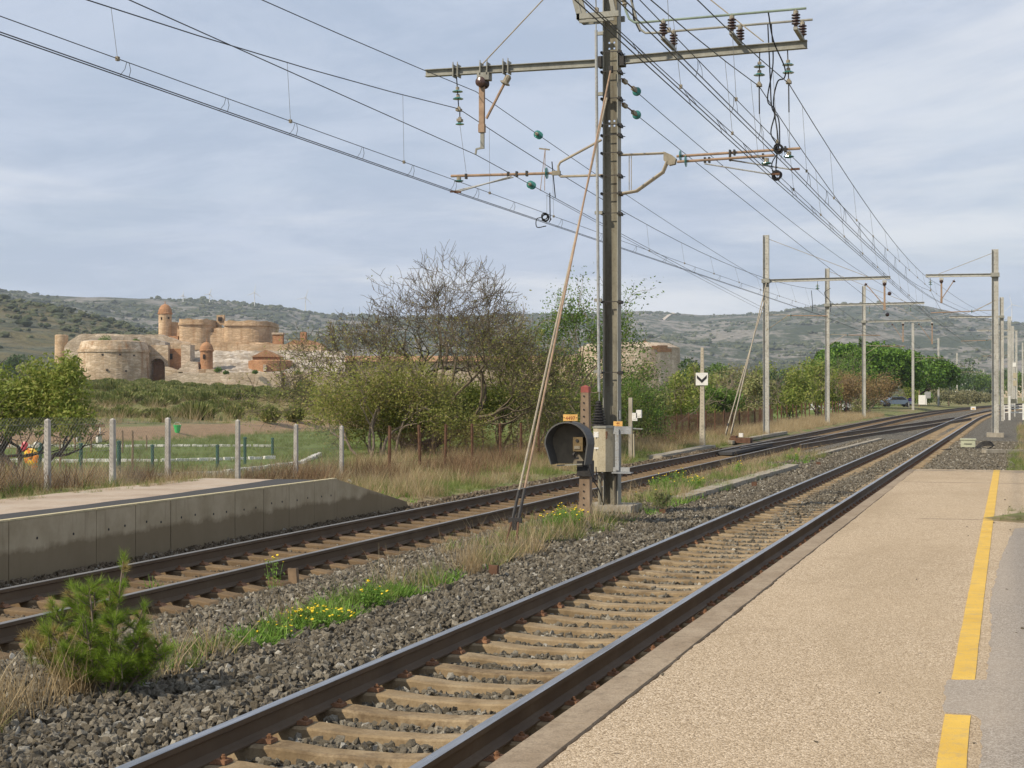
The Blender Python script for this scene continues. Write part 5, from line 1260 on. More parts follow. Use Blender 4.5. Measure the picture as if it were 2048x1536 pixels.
kt = drum(330, 13, 695, 626, 8, 'fk', 'turret', 0.0, n=20); dome(330, 13.5, 626, 608, 8, 'fr', kt)
opening(323, 637, 0.25, 0.5, 6.95, kt); opening(337, 636, 0.3, 0.4, 6.95, kt)
fwall([(337, 672), (356, 672)], 690, 6, 2, 'fr', 'wall')
# curtain wall, rubble talus, guard turret, gate pavilion
fwall([(408, 690), (480, 689), (545, 688), (590, 689), (650, 690)], 712, 0, 3, 'fk', 'curtain_wall')
mb = MB(); nx_, ny_ = 46, 9
for j in range(ny_):
    for i in range(nx_):
        px_ = 366 + (690 - 366) * i / (nx_ - 1); t = j / (ny_ - 1); dy_ = -15 * t
        z_ = fz(701 + 46 * t, dy_) + 0.35 * fbm(i * 0.9, j * 0.9, 0.8, 3, 2.0); mb.v.append((fu(px_, dy_), dy_, z_))
for j in range(ny_ - 1):
    for i in range(nx_ - 1): a0 = j * nx_ + i; mb.f.append((a0, a0 + nx_, a0 + nx_ + 1, a0 + 1)); mb.m.append(0)
fbuild(mb, 'rubble_talus', 'ftal')
fbuild(MB().extr([(fu(354, -13), fz(744, -13)), (fu(378, -13), fz(723, -13)), (fu(398, -13), fz(724, -13)), (fu(400, -13), fz(746, -13))], (0, -14, 0), (1, 0, 0), (0, 0, 1), (0, 1, 0), 4), 'ramp_wall', 'fp')
gt_ = drum(413, 12.5, 748, 700, -13, 'fr', 'turret', 0.02, n=20); dome(413, 13.5, 700, 684, -13, 'fr', gt_); opening(408, 713, 0.35, 0.75, -14.05, gt_)
fbox(398, 432, 752, 738, -15, 3, 'fs', 'turret_base')
pv_ = fbox(505, 560, 742, 714, -10, 4, 'fr', 'gate_pavilion')
fbuild(MB().extr([(fu(502, -10), fz(714, -10)), (fu(531, -10), fz(700, -10)), (fu(563, -10), fz(714, -10))], (0, -10.3, 0), (1, 0, 0), (0, 0, 1), (0, 1, 0), 4.6), 'pediment', 'ftile', pv_)
drum(541, 44, 745, 722, -10, 'fr', 'round_wall', 0.0, n=30)
fbox(526, 532, 742, 729, -14.3, 1, 'fp', 'gate_post')
# buildings on the right of the courtyard
ch = fbox(545, 565, 705, 669, 3, 1.8, 'fr', 'chimney'); fbuild(MB().box((fu(555, 3), 3.9, fz(667, 3)), (2.1, 2.2, 0.35)), 'cap', 'fp', ch)
fbox(560, 650, 710, 696, 2, 6, 'fr', 'house_wall')
fbuild(MB().extr([(fu(556, 2), fz(697, 2)), (fu(590, 2), fz(679, 2)), (fu(603, 2), fz(684, 2)), (fu(614, 2), fz(679, 2)), (fu(640, 2), fz(686, 2)), (fu(650, 2), fz(699, 2))], (0, 1.5, 0), (1, 0, 0), (0, 0, 1), (0, 1, 0), 7), 'roof', 'ftile')
fbox(600, 612, 690, 664, 3, 1.4, 'fr', 'chimney')
# low outer wall
fwall([(330, 752), (352, 746), (420, 746), (500, 744), (562, 745)], 785, -22, 2, 'fp', 'outer_wall'); fwall([(570, 746), (622, 745), (700, 748)], 785, -21, 2, 'fp', 'outer_wall')
fbox(560, 572, 785, 746, -20, 1, 'fr', 'outer_gate')
# long range behind the trees and the big right tower
fwall([(640, 722), (760, 724), (900, 722), (1000, 724), (1180, 722)], 785, 6, 6, 'fp', 'range_wall')
fbuild(MB().extr([(0, fz(723, 6)), (4, fz(711, 6)), (8, fz(723, 6))], (fu(640, 6), 5, 0), (0, 1, 0), (0, 0, 1), (1, 0, 0), fu(1210, 6) - fu(640, 6)), 'range_roof', 'ftile')
fwall([(1040, 728), (1100, 716), (1175, 705)], 770, 2, 4, 'fs', 'annex_wall')
rt_ = drum(1258, 101, 775, 696, -4, 'fp', 'tower', 0.035, top=(0.8, 687), n=56)
rr_t = 101 * (FD - 4) / 3100.0
for (a0, a1, pz0, pz1) in ((-62, -47, 706, 693), (-69, -62, 701, 694), (-47, -40, 706, 699)):
    mb = MB(); kk = 5
    for i in range(kk + 1):
        a = R(a0 + (a1 - a0) * i / kk + 0.0)
        for zz in (fz(pz0, -4), fz(pz1, -4)): mb.v.append((fu(1258, -4) + math.cos(a) * (rr_t * 1.012), -4 + math.sin(a) * (rr_t * 1.012), zz))
    for i in range(kk): mb.f.append((2 * i, 2 * i + 2, 2 * i + 3, 2 * i + 1)); mb.m.append(0)
    fbuild(mb, 'brick_repair', 'fr', rt_)
dome(1290, 11, 690, 683, 0, 'fr', rt_)
for p_, y_ in ((1352, 734), (1340, 752), (1330, 748)): opening(p_, y_, 0.3, 0.4, -4 - rr_t * math.sqrt(max(0.0, 1 - ((p_ - 1258) / 105.0) ** 2)), rt_)

# ================================================================== vegetation
def leaf_quads(C, size, asp=0.55, up=0.25, rg=None, jitter=0.35):
    """one bent leaf-sized quad per centre"""
    rg = rg or rng; k = len(C); C = np.asarray(C, float)
    a = rg.normal(0, 1, (k, 3)); a[:, 2] *= 0.8; a /= np.linalg.norm(a, axis=1, keepdims=True)
    n = rg.normal(0, 1, (k, 3)); n[:, 2] += up * 3
    b = np.cross(a, n); b /= np.maximum(np.linalg.norm(b, axis=1, keepdims=True), 1e-6)
    s = size * rg.uniform(1 - jitter, 1 + jitter, (k, 1))
    a *= s * 0.5; b *= s * 0.5 * asp
    V = np.stack([C - a, C + b * 0.9 - a * 0.1, C + a, C - b * 0.9 - a * 0.1], 1).reshape(-1, 3)
    return V, np.arange(k * 4).reshape(-1, 4)
def grow(mb, p, d, L, r, lvl, mx, rg, tips, kids=(2, 3), ang=(22, 48), lf=(0.62, 0.82), wander=0.22, up=0.06, side=0.6, kw_min=0.006):
    n = 4; path = [p.copy()]; rs = [r]; q_ = p.copy(); dd = d.copy()
    for i in range(n):
        dd = (dd + Vector((rg.gauss(0, wander), rg.gauss(0, wander), rg.gauss(0, wander) + up))).normalized()
        q_ = q_ + dd * (L / n); path.append(q_.copy()); rs.append(r * (1 - 0.42 * (i + 1) / n))
    mb.tube(path, rs, 7 if lvl == 0 else 5 if lvl == 1 else 4 if lvl == 2 else 3, caps=False)
    if lvl >= mx - 1: tips.append((path[-1], dd, lvl)); tips.append((path[2], dd, lvl))
    if lvl >= mx: return
    k = rg.randint(*kids)
    for i in range(k + (1 if rg.random() < side else 0)):
        t = n if i < 2 else rg.choice((2, 3))
        ax = Vector((rg.gauss(0, 1), rg.gauss(0, 1), rg.gauss(0, 1))).cross(dd)
        if ax.length < 1e-3: continue
        nd = Matrix.Rotation(R(rg.uniform(*ang)), 3, ax.normalized()) @ dd
        grow(mb, path[t], nd, L * rg.uniform(*lf), max(rs[t] * rg.uniform(0.6, 0.8), kw_min), lvl + 1, mx, rg, tips, kids, ang, lf, wander, up, side, kw_min)
def branch_mesh(base, starts, mx, seed, **kw):
    rg = random.Random(seed); mb = MB(); tips = []
    for (p, d, L, r) in starts: grow(mb, Vector(base) + Vector(p), Vector(d).normalized(), L, r, 0, mx, rg, tips, **kw)
    return mb, tips
def leaves_on(tips, per, spread, size, mat, parent, nm='crown', zmax=None, seed=1, keep=None, asp=0.5):
    rg = np.random.default_rng(seed); T = np.array([tuple(t[0]) for t in tips])
    C = np.repeat(T, per, 0) + rg.normal(0, spread, (len(T) * per, 3))
    if keep is not None: C = C[keep(C, rg)]
    V, F_ = leaf_quads(C, size, asp, rg=rg)
    return fast_mesh(nm, V, F_, mat, parent)
def clump_crown(parent, base, clumps, count, size, mat, seed, nm='crown', shell=0.55, asp=0.6, up=0.25):
    """clumps: (dx, dy, dz, rx, ry, rz) ellipsoids filled mostly near their surface"""
    rg = np.random.default_rng(seed); w_ = np.array([c[3] * c[4] + c[4] * c[5] for c in clumps]); w_ = w_ / w_.sum(); out = []
    for c, f in zip(clumps, w_):
        k = int(count * f); v = rg.normal(0, 1, (k, 3)); v /= np.linalg.norm(v, axis=1, keepdims=True)
        lump = np.array([0.75 + 0.5 * (0.5 + mnoise.noise((x * 1.9 + c[0], y * 1.9 + c[1], z * 1.9 + seed))) for x, y, z in v])
        rr = (shell + (1 - shell) * rg.random(k) ** 0.6) * lump
        out.append(np.array(base) + np.array(c[:3]) + v * rr[:, None] * np.array(c[3:6]))
    V, F_ = leaf_quads(np.concatenate(out), size, asp, up, rg)
    return fast_mesh(nm, V, F_, mat, parent)
M['bark'] = plain('dark_bark', (0.075, 0.06, 0.047), 0.95, 0.35, 6)
M['treebark'] = plain('grey_brown_bark', (0.115, 0.092, 0.062), 0.95, 0.35, 4)
M['twig'] = plain('grey_brown_twigs', (0.2, 0.155, 0.12), 0.95, 0.3, 4)
M['leaf_almond'] = leafmat('almond_leaves', [(0.098, 0.138, 0.025), (0.178, 0.236, 0.041), (0.276, 0.316, 0.069), (0.368, 0.356, 0.103)], 0.4)
M['leaf_yellow'] = leafmat('yellowing_leaves', [(0.135, 0.165, 0.036), (0.22, 0.245, 0.055), (0.33, 0.33, 0.09), (0.38, 0.29, 0.12)], 0.45)
M['leaf_green'] = leafmat('green_leaves', [(0.063, 0.115, 0.023), (0.115, 0.196, 0.037), (0.196, 0.282, 0.057)], 0.35)
M['leaf_olive'] = leafmat('olive_scrub_leaves', [(0.101, 0.117, 0.044), (0.182, 0.201, 0.070), (0.282, 0.292, 0.110), (0.343, 0.282, 0.141)], 0.25)
M['leaf_pine'] = leafmat('umbrella_pine_foliage', [(0.05, 0.11, 0.014), (0.1, 0.195, 0.024), (0.17, 0.29, 0.036)], 0.25)
M['leaf_dark'] = leafmat('dark_evergreen_foliage', [(0.032, 0.061, 0.021), (0.061, 0.105, 0.035), (0.105, 0.158, 0.052)], 0.2)
M['leaf_tam'] = leafmat('russet_tamarisk', [(0.158, 0.105, 0.049), (0.245, 0.166, 0.070), (0.350, 0.254, 0.114)], 0.25)
M['leaf_grey'] = leafmat('grey_green_hedge', [(0.131, 0.131, 0.067), (0.201, 0.193, 0.096), (0.289, 0.263, 0.149)], 0.2)
M['broom'] = leafmat('spanish_broom', [(0.085, 0.115, 0.028), (0.14, 0.175, 0.045), (0.21, 0.225, 0.075), (0.32, 0.28, 0.13)], 0.25)
M['needle'] = leafmat('pine_needles', [(0.11, 0.175, 0.02), (0.19, 0.285, 0.034), (0.3, 0.4, 0.06)], 0.4, 0.5)
M['needle_dry'] = leafmat('browning_needles', [(0.210, 0.175, 0.052), (0.350, 0.280, 0.096), (0.455, 0.350, 0.140)], 0.25)
M['dry'] = leafmat('dry_grass_blades', [(0.213, 0.144, 0.069), (0.325, 0.237, 0.125), (0.450, 0.350, 0.206), (0.550, 0.463, 0.300)], 0.3, 0.8)
M['drybrown'] = leafmat('brown_weed_stalks', [(0.112, 0.069, 0.040), (0.188, 0.112, 0.062), (0.275, 0.188, 0.106)], 0.2, 0.9)
M['grass'] = leafmat('green_grass_blades', [(0.075, 0.119, 0.022), (0.125, 0.188, 0.037), (0.213, 0.250, 0.062), (0.325, 0.300, 0.125)], 0.35)
M['weed'] = leafmat('weed_leaves', [(0.088, 0.175, 0.026), (0.158, 0.289, 0.044), (0.263, 0.403, 0.079)], 0.35)
M['petal'] = leafmat('yellow_petals', [(0.750, 0.500, 0.015), (0.850, 0.620, 0.030), (0.900, 0.700, 0.060)], 0.2)

def gz(x, y): return float(zg(x, y))
# --- small leafy tree at the left edge, two leaning dark trunks
b = (-17.45, 24.7, gz(-17.45, 24.7))
t = thing('almond_tree', b, 'small green almond tree with leaning dark trunks behind the mesh fence', 'tree')
mb, tips = branch_mesh(b, [((0.02, 0, 0), (-0.55, 0.1, 0.8), 0.85, 0.07), ((0.22, 0.1, 0), (0.12, 0, 1), 0.8, 0.06), ((-0.3, 0.05, -.05), (-0.6, 0.2, 0.75), 0.9, 0.06), ((-0.9, 0.3, 0), (-0.1, 0.2, 1), 0.9, 0.06)], 4, 5, kids=(2, 3), lf=(0.6, 0.8))
mb.build('trunk', M['bark'], t)
clump_crown(t, b, [(-0.2, 0, 1.5, 0.75, 0.6, 0.55), (0.45, 0.1, 1.35, 0.6, 0.55, 0.5), (0.75, 0, 1.75, 0.42, 0.4, 0.45), (-0.9, 0, 1.6, 0.75, 0.6, 0.65), (0.15, 0.1, 1.95, 0.5, 0.45, 0.42), (-1.5, 0.2, 1.7, 0.7, 0.6, 0.6), (0.95, -0.1, 1.2, 0.4, 0.45, 0.35), (0.78, 0, 2.15, 0.28, 0.28, 0.3), (-0.55, -0.2, 1.15, 0.6, 0.5, 0.3)], 13500, 0.095, M['leaf_almond'], 11, shell=0.3, asp=0.42)
# --- the big bare almond
b = (-19.74, 49.6, gz(-19.74, 49.6))
t = thing('bare_tree', b, 'wide mostly bare tree with dark limbs behind the rusty fence', 'tree')
mb, tips = branch_mesh(b, [((0, 0, -0.1), (-0.2, 0, 1), 2.1, 0.24), ((0.15, 0.1, -0.1), (0.62, 0.1, 0.8), 2.3, 0.2), ((-0.1, 0, 0), (-0.7, 0.2, 0.7), 2.0, 0.16), ((0.1, 0, 0.1), (0.15, -0.25, 1), 2.2, 0.17), ((0.2, 0.1, 0.2), (0.95, 0.1, 0.45), 2.3, 0.15), ((-0.2, 0.1, 0.2), (-0.9, 0.1, 0.55), 2.0, 0.13)], 6, 21, kids=(2, 3), ang=(22, 52), lf=(0.66, 0.84), wander=0.2, up=0.06, side=0.5, kw_min=0.009)
mb.build('trunk', M['treebark'], t)
def low_leaf(C, rg):
    hgt = np.clip((C[:, 2] - 1.4) / 3.4, 0, 1)
    return rg.random(len(C)) > 0.1 + 0.87 * hgt
leaves_on(tips, 2, 0.2, 0.09, M['leaf_yellow'], t, seed=3, keep=low_leaf)
def tree(name, x, y, label, starts, mx, seed, leaf, per, spread, size, keep=None, cat='tree', group=None, bark='twig', extra=None, **kw):
    b = (x, y, gz(x, y)); t = thing(name, b, label, cat, group)
    mb, tips = branch_mesh(b, starts, mx, seed, **kw); mb.build('trunk', M[bark], t)
    if extra: clump_crown(t, b, extra[0], extra[1], size, M[leaf], seed + 5, shell=0.25, asp=0.45)
    else: leaves_on(tips, per, spread, size, M[leaf], t, seed=seed, keep=keep)
    return t
def hi_cut(z0, z1, f0=0.15, f1=0.95): return lambda C, rg: rg.random(len(C)) > f0 + (f1 - f0) * np.clip((C[:, 2] - z0) / (z1 - z0), 0, 1)
tree('shrubby_tree', -19.75, 45.9, 'sprawling yellow green shrubby tree left of the bare tree', [((0, 0, 0), (-0.3, 0, 1), 1.4, 0.06), ((0.3, 0, 0), (0.4, 0.1, 1), 1.3, 0.06), ((-0.5, 0, 0), (-0.5, 0, 0.9), 1.2, 0.05), ((0.7, 0.2, 0), (0.5, 0, 0.9), 1.2, 0.05), ((0.1, -.3, 0), (0, -.3, 1), 1.3, .05)], 4, 31, 'leaf_yellow', 17, 0.26, 0.09, hi_cut(1.5, 3.9, 0.1, 0.97), up=0.05, side=0.8, kw_min=0.009)
tree('thin_tree', -17.7, 52.6, 'thin grey twigged tree with sparse leaves right of the bare tree', [((0, 0, 0), (0.15, 0, 1), 2.1, 0.07), ((0.1, 0, 0), (-0.3, 0.1, 1), 1.8, 0.06), ((0.2, 0, 0.2), (0.6, 0, 0.8), 1.6, 0.05)], 4, 41, 'leaf_yellow', 14, 0.24, 0.09, hi_cut(2.4, 5.2, 0.1, 0.93), up=0.1, side=0.8, kw_min=0.009)
tree('green_topped_tree', -16.0, 55.6, 'crooked tree with green leaf clumps directly behind the big mast', [((0, 0, 0), (-0.25, 0, 1), 2.0, 0.09), ((0.1, 0, 0), (0.5, 0, 0.85), 2.3, 0.08), ((0, 0, 0.3), (0.1, 0.2, 1), 2.1, 0.06)], 4, 55, 'leaf_green', 16, 0.24, 0.105, lambda C, rg: rg.random(len(C)) > 0.3, up=0.08, side=0.6, kw_min=0.009)
clump_crown(bpy.data.objects['green_topped_tree'], (-16.0, 55.6, gz(-16.0, 55.6)), [(-1.0, 0, 4.3, .55, .5, .5), (-.3, .1, 4.7, .6, .5, .5), (.5, 0, 4.9, .55, .5, .45), (.95, .1, 4.2, .5, .5, .5), (2.0, .2, 4.6, .45, .4, .6), (-.6, 0, 3.4, .7, .6, .5), (.4, 0, 3.2, .7, .6, .5), (1.5, .2, 3.5, .6, .5, .5)], 4200, 0.105, M['leaf_green'], 77, nm='leaf_clumps', shell=0.15, asp=0.45)
tree('shrubby_tree', -17.2, 50.6, 'olive shrub thicket under the thin tree behind the rusty fence', [((-0.6, 0, 0), (-0.3, 0, 1), 1.0, 0.04), ((0.3, 0, 0), (0.4, 0.1, 1), 1.0, 0.04), ((0.9, 0, 0), (0.2, 0, 1), 1.0, 0.04), ((1.5, 0.2, 0), (0.3, 0, 1), 0.9, 0.04)], 3, 61, 'leaf_olive', 26, 0.22, 0.085, hi_cut(1.6, 3.0, 0.1, 0.9))
tree('shrubby_tree', -19.2, 47.4, 'low yellow green thicket at the foot of the bare tree', [((-0.9, 0, 0), (-0.3, 0, 1), 0.9, 0.04), ((0.3, 0, 0), (0.4, 0.1, 1), 0.9, 0.04), ((0.9, 0, 0), (0.2, 0, 1), 0.8, 0.04), ((1.7, 0.2, 0), (0.3, 0, 1), 0.8, 0.04)], 3, 67, 'leaf_yellow', 26, 0.22, 0.085, hi_cut(1.5, 2.8, 0.1, 0.9))
for i, (x, y, w4, h4, lf_, lb) in enumerate(((-19.6, 47.9, 0.9, 0.85, 'leaf_yellow', 'yellow green thicket at the right foot of the shrubby tree'), (-18.4, 51.0, 1.0, 0.95, 'leaf_almond', 'yellow green thicket right of the bare tree trunk'), (-16.6, 52.8, 1.0, 1.0, 'leaf_almond', 'leafy thicket behind the backstay rods'), (-15.9, 57.5, 1.0, 1.0, 'leaf_almond', 'leafy thicket left of the red topped post'), (-20.2, 52.5, 1.0, 1.05, 'leaf_olive', 'olive thicket behind the bare tree'), (-16.2, 62.0, 0.9, 1.05, 'leaf_green', 'green thicket directly behind the arrester canister'), (-18.0, 63.0, 1.0, 1.3, 'leaf_olive', 'grey olive thicket left of the big mast'))):
    tree('thicket', x, y, lb, [((-1.1 + 0.55 * k, 0.1 * k, 0), (-0.3 + 0.15 * k, 0, 1), h4, 0.035) for k in range(5)], 3, 700 + i, lf_, 34, 0.3, 0.09, hi_cut(2.0, 3.4, 0.05, 0.85), cat='thicket', group='thickets around the bare tree', kw_min=0.008)
# --- shrubs and small trees beyond the rusty fence, from the big mast to the far row of masts
def shrub(name, x, y, w_, h_, leaf, label, seed, size=0.14, count=2600, cat='shrub', group='shrubs beyond the rusty fence'):
    b = (x, y, gz(x, y)); t = thing(name, b, label, cat, group); rg = random.Random(seed)
    st = [((rg.uniform(-.3, .3) * w_, rg.uniform(-.2, .2), 0), (rg.uniform(-.4, .4), rg.uniform(-.3, .3), 1), h_ * 0.45, 0.03 + 0.008 * h_) for _ in range(4)]
    mb, tips = branch_mesh(b, st, 3, seed, up=0.05); mb.build('trunk', M['twig'], t)
    cl_ = []
    for i in range(9):
        a = rg.uniform(-0.5, 0.5); zz = rg.uniform(0.18, 0.8); s_ = rg.uniform(0.2, 0.34) * (1.15 - 0.5 * zz)
        cl_.append((a * w_ * (1.0 - 0.5 * zz), rg.uniform(-0.3, 0.3) * w_, zz * h_, s_ * w_, s_ * w_, s_ * 0.75 * h_))
    cl_.append((rg.uniform(-.15, .15) * w_, 0, 0.84 * h_, 0.2 * w_, 0.2 * w_, 0.17 * h_))
    clump_crown(t, b, cl_, count, size, M[leaf], seed, shell=0.2, asp=0.5); return t
SH = [('leafy_shrub', -18.0, 72.0, 3.0, 2.9, 'leaf_green', 'bright green shrub just right of the big mast'),
      ('leafy_shrub', -17.5, 74.6, 2.8, 3.6, 'leaf_olive', 'grey olive bush in front of the pale round tower'),
      ('leafy_shrub', -20.0, 90.4, 3.0, 2.7, 'leaf_green', 'green shrub left of the chevron sign post'),
      ('leafy_shrub', -17.5, 84.2, 3.0, 3.2, 'leaf_almond', 'yellow green shrub below the pale round tower edge'),
      ('leafy_shrub', -19.0, 96.0, 3.4, 4.0, 'leaf_almond', 'tall shrub directly behind the chevron sign'),
      ('leafy_shrub', -17.0, 90.4, 2.6, 2.5, 'leaf_green', 'low green shrub right of the chevron post'),
      ('leafy_shrub', -20.0, 113.2, 4.4, 4.2, 'leaf_olive', 'greyish thicket between the chevron sign and the nearest far mast'),
      ('leafy_shrub', -17.5, 105.9, 3.6, 3.4, 'leaf_olive', 'olive shrub beside the slanting mast stays'),
      ('leafy_shrub', -18.0, 119.4, 4.8, 4.6, 'leaf_almond', 'broad yellow green shrub just right of the nearest far mast'),
      ('leafy_shrub', -17.0, 121.8, 3.6, 3.8, 'leaf_almond', 'yellow green shrub midway between the first two far masts'),
      ('leafy_shrub', -19.0, 146.1, 5.0, 5.6, 'leaf_almond', 'tall yellow green tree left of the second far mast'),
      ('leafy_shrub', -17.0, 141.0, 3.6, 4.8, 'leaf_almond', 'yellow green shrub at the foot of the second far mast'),
      ('leafy_shrub', -18.0, 162.0, 5.4, 6.0, 'leaf_green', 'dark green shrub right of the second far mast'),
      ('leafy_shrub', -18.0, 176.9, 6.0, 7.0, 'leaf_green', 'green tree left of the third far mast')]
for i, (nm, x, y, w_, h_, lf_, lb) in enumerate(SH): shrub(nm, x, y, w_, h_, lf_, lb, 100 + i, size=0.11 + 0.0011 * y, count=3000)
def round_pine(x, y, w_, h_, label, seed, leaf='leaf_dark'):
    b = (x, y, gz(x, y)); t = thing('round_pine', b, label, 'tree', 'pines beyond the shrubs')
    MB().tube([b, (x + 0.1, y, b[2] + h_ * 0.6)], [0.25, 0.12], 6).build('trunk', M['bark'], t); rg = random.Random(seed)
    cl_ = [(rg.uniform(-.35, .35) * w_, rg.uniform(-.3, .3) * w_, h_ * rg.uniform(.5, .85), w_ * .26, w_ * .26, h_ * .18) for _ in range(9)]
    clump_crown(t, b, cl_, 2600, 0.3, M[leaf], seed, shell=0.45)
round_pine(-34, 185.6, 4.6, 6.2, 'round dark pine standing alone right of the chevron sign', 201, 'leaf_green'); round_pine(-30, 149.1, 3.6, 5.4, 'round dark pine right beside the pale round tower', 202)
round_pine(-33, 172.0, 4.6, 4.6, 'lower round pine between the tower and the chevron post', 203); round_pine(-30, 188.9, 6.0, 5.0, 'round pine behind the slanting mast stays', 204)
# --- umbrella pines, cypress, tamarisk, hedges
def umbrella(x, y, w_, h_, label, seed, count=9000, size=0.42):
    b = (x, y, gz(x, y)); t = thing('umbrella_pine', b, label, 'tree', 'umbrella pines'); rg = random.Random(seed)
    mb, tips = branch_mesh(b, [((0, 0, 0), (0.1, 0, 1), h_ * 0.45, 0.3), ((0.2, 0, 0.4), (0.6, 0, 0.8), h_ * 0.45, 0.2), ((-.2, 0, 0.4), (-0.6, 0.2, 0.8), h_ * 0.45, 0.2)], 3, seed); mb.build('trunk', M['bark'], t)
    cl_ = []
    for i in range(34):
        a, rr = rg.uniform(0, 6.28), math.sqrt(rg.random()) * 0.46 * w_
        zz = h_ * (0.86 - 0.34 * (rr / (0.46 * w_)) ** 2 + rg.uniform(-.06, .04)); s_ = rg.uniform(0.1, 0.17) * w_
        cl_.append((rr * math.cos(a), rr * math.sin(a), zz, s_, s_, s_ * 0.72))
    for i in range(10):
        a = rg.uniform(0, 6.28); cl_.append((0.42 * w_ * math.cos(a), 0.42 * w_ * math.sin(a), h_ * rg.uniform(.34, .5), .11 * w_, .11 * w_, .09 * w_))
    clump_crown(t, b, cl_, count, size, M['leaf_pine'], seed, shell=0.62, up=0.5)
umbrella(-19.0, 205, 14.5, 9.0, 'broad bright green umbrella pine rising over the tracks', 301, 20000, 0.46)
umbrella(-16.0, 250, 13.5, 8.4, 'second umbrella pine overlapping the broad one on its right', 302, 14000, 0.5)
umbrella(-20.0, 190, 7.0, 6.6, 'lower umbrella pine on the left flank of the broad one', 303, 7000)
b = (-19.5, 205, gz(-19.5, 205)); t = thing('cypress', b, 'pointed dark cypress tip rising before the umbrella pine', 'tree')
MB().tube([b, (b[0], b[1], 4)], [0.2, 0.1], 6).build('trunk', M['bark'], t)
clump_crown(t, b, [(0, 0, 1.5 + i * 0.95, 1.15 - 0.12 * i, 1.15 - 0.12 * i, 0.95) for i in range(8)], 3600, 0.32, M['leaf_dark'], 305, shell=0.5)
b = (-14.8, 152, gz(-14.8, 152)); t = thing('tamarisk', b, 'russet feathery tamarisk bush beside the track before the pines', 'shrub')
mb, tips = branch_mesh(b, [((rx, 0, 0), (rx * 0.3 + 0.2, 0.1, 1), 1.5, 0.06) for rx in (-1.2, -0.7, -0.1, 0.4, 0.8)], 4, 311, up=0.08); mb.build('trunk', M['twig'], t)
leaves_on(tips, 9, 0.3, 0.2, M['leaf_tam'], t, seed=12, asp=0.35)
shrub('leafy_shrub', -13.9, 146, 2.2, 2.0, 'leaf_olive', 'low olive bush under the russet tamarisk', 312, 0.16, 1500)
shrub('leafy_shrub', -15.4, 172, 3.0, 2.8, 'leaf_dark', 'dark shrub right behind the russet tamarisk', 313, 0.22, 2200)
shrub('leafy_shrub', -15.5, 238, 4.2, 3.3, 'leaf_almond', 'yellow green bush below the second umbrella pine', 314, 0.3, 2400)
shrub('leafy_shrub', -15.8, 268, 5.0, 3.0, 'leaf_green', 'green bush right of the white sign board', 315, 0.32, 2400)
for i, (x, y, w_, h_, lb) in enumerate(((-11.3, 272, 7.0, 2.9, 'long grey green hedge right of the umbrella pines'), (-9.0, 300, 6.5, 2.7, 'grey green hedge continuing to the right'), (-8.0, 352, 6.0, 2.2, 'last low grey hedge beside the far masts'))):
    b = (x, y, gz(x, y)); t = thing('hedge', b, lb, 'hedge', 'hedges by the track'); rg = random.Random(400 + i)
    MB().tube([b, (x, y, b[2] + 1.2)], [0.15, 0.08], 5).build('trunk', M['twig'], t)
    clump_crown(t, b, [(rg.uniform(-.42, .42) * w_, rg.uniform(-1.5, 1.5), h_ * rg.uniform(.35, .7), w_ * .2, 1.2, h_ * .36) for _ in range(12)], 3200, 0.3, M['leaf_grey'], 400 + i, shell=0.5)
for i, (x, y, w_, h_, lb) in enumerate(((-16.5, 402, 12, 10.5, 'dark distant tree right of the white warehouse'), (-11.5, 442, 12, 8.5, 'distant tree behind the thin masts'), (-22, 395, 13, 7.0, 'distant tree in front of the white warehouse'), (-8.0, 475, 12, 8.5, 'distant tree left of the right foreground mast'), (3.0, 460, 16, 8.5, 'distant tree behind the crossing barrier'), (10, 420, 12, 7.0, 'distant tree at the right frame edge'))):
    b = (x, y, 0); t = thing('distant_tree', b, lb, 'tree', 'distant trees'); rg = random.Random(420 + i)
    MB().tube([b, (x, y, h_ * 0.6)], [0.3, 0.1], 5).build('trunk', M['bark'], t)
    clump_crown(t, b, [(rg.uniform(-.4, .4) * w_, rg.uniform(-2, 2), h_ * rg.uniform(.25, .85), w_ * .2, w_ * .2, h_ * .2) for _ in range(14)], 3000, 0.55, M[('leaf_dark', 'leaf_green', 'leaf_olive')[i % 3]], 420 + i, shell=0.4)
for i in range(14):        # belt of far trees on the plain
    px_ = [20, 60, 120, 700, 800, 900, 1000, 1080, 1385, 1440, 1560, 1620, 1680, 1730][i]; D_ = [430, 420, 450, 420, 400, 420, 380, 400, 420, 380, 360, 340, 330, 330][i]
    x = _f[0] * D_ + _r[0] * (px_ - 1024) * D_ / 3100; y = _f[1] * D_ + _r[1] * (px_ - 1024) * D_ / 3100
    b = (float(x), float(y), gz(x, y)); t = thing('distant_tree', b, 'hazy green tree on the plain before the hills, ' + ('first second third fourth fifth sixth seventh eighth ninth tenth eleventh twelfth thirteenth fourteenth'.split()[i]) + ' from the left of the belt', 'tree', 'belt of far trees on the plain'); rg = random.Random(450 + i); w_, h_ = rg.uniform(9, 15), rg.uniform(5.0, 7.5)
    MB().tube([b, (b[0], b[1], b[2] + h_ * 0.6)], [0.3, 0.1], 5).build('trunk', M['bark'], t)
    clump_crown(t, b, [(rg.uniform(-.4, .4) * w_, rg.uniform(-2, 2), h_ * rg.uniform(.3, .75), w_ * .2, w_ * .2, h_ * .22) for _ in range(10)], 1800, 0.6, M[('leaf_dark', 'leaf_olive')[i % 2]], 450 + i, shell=0.4)

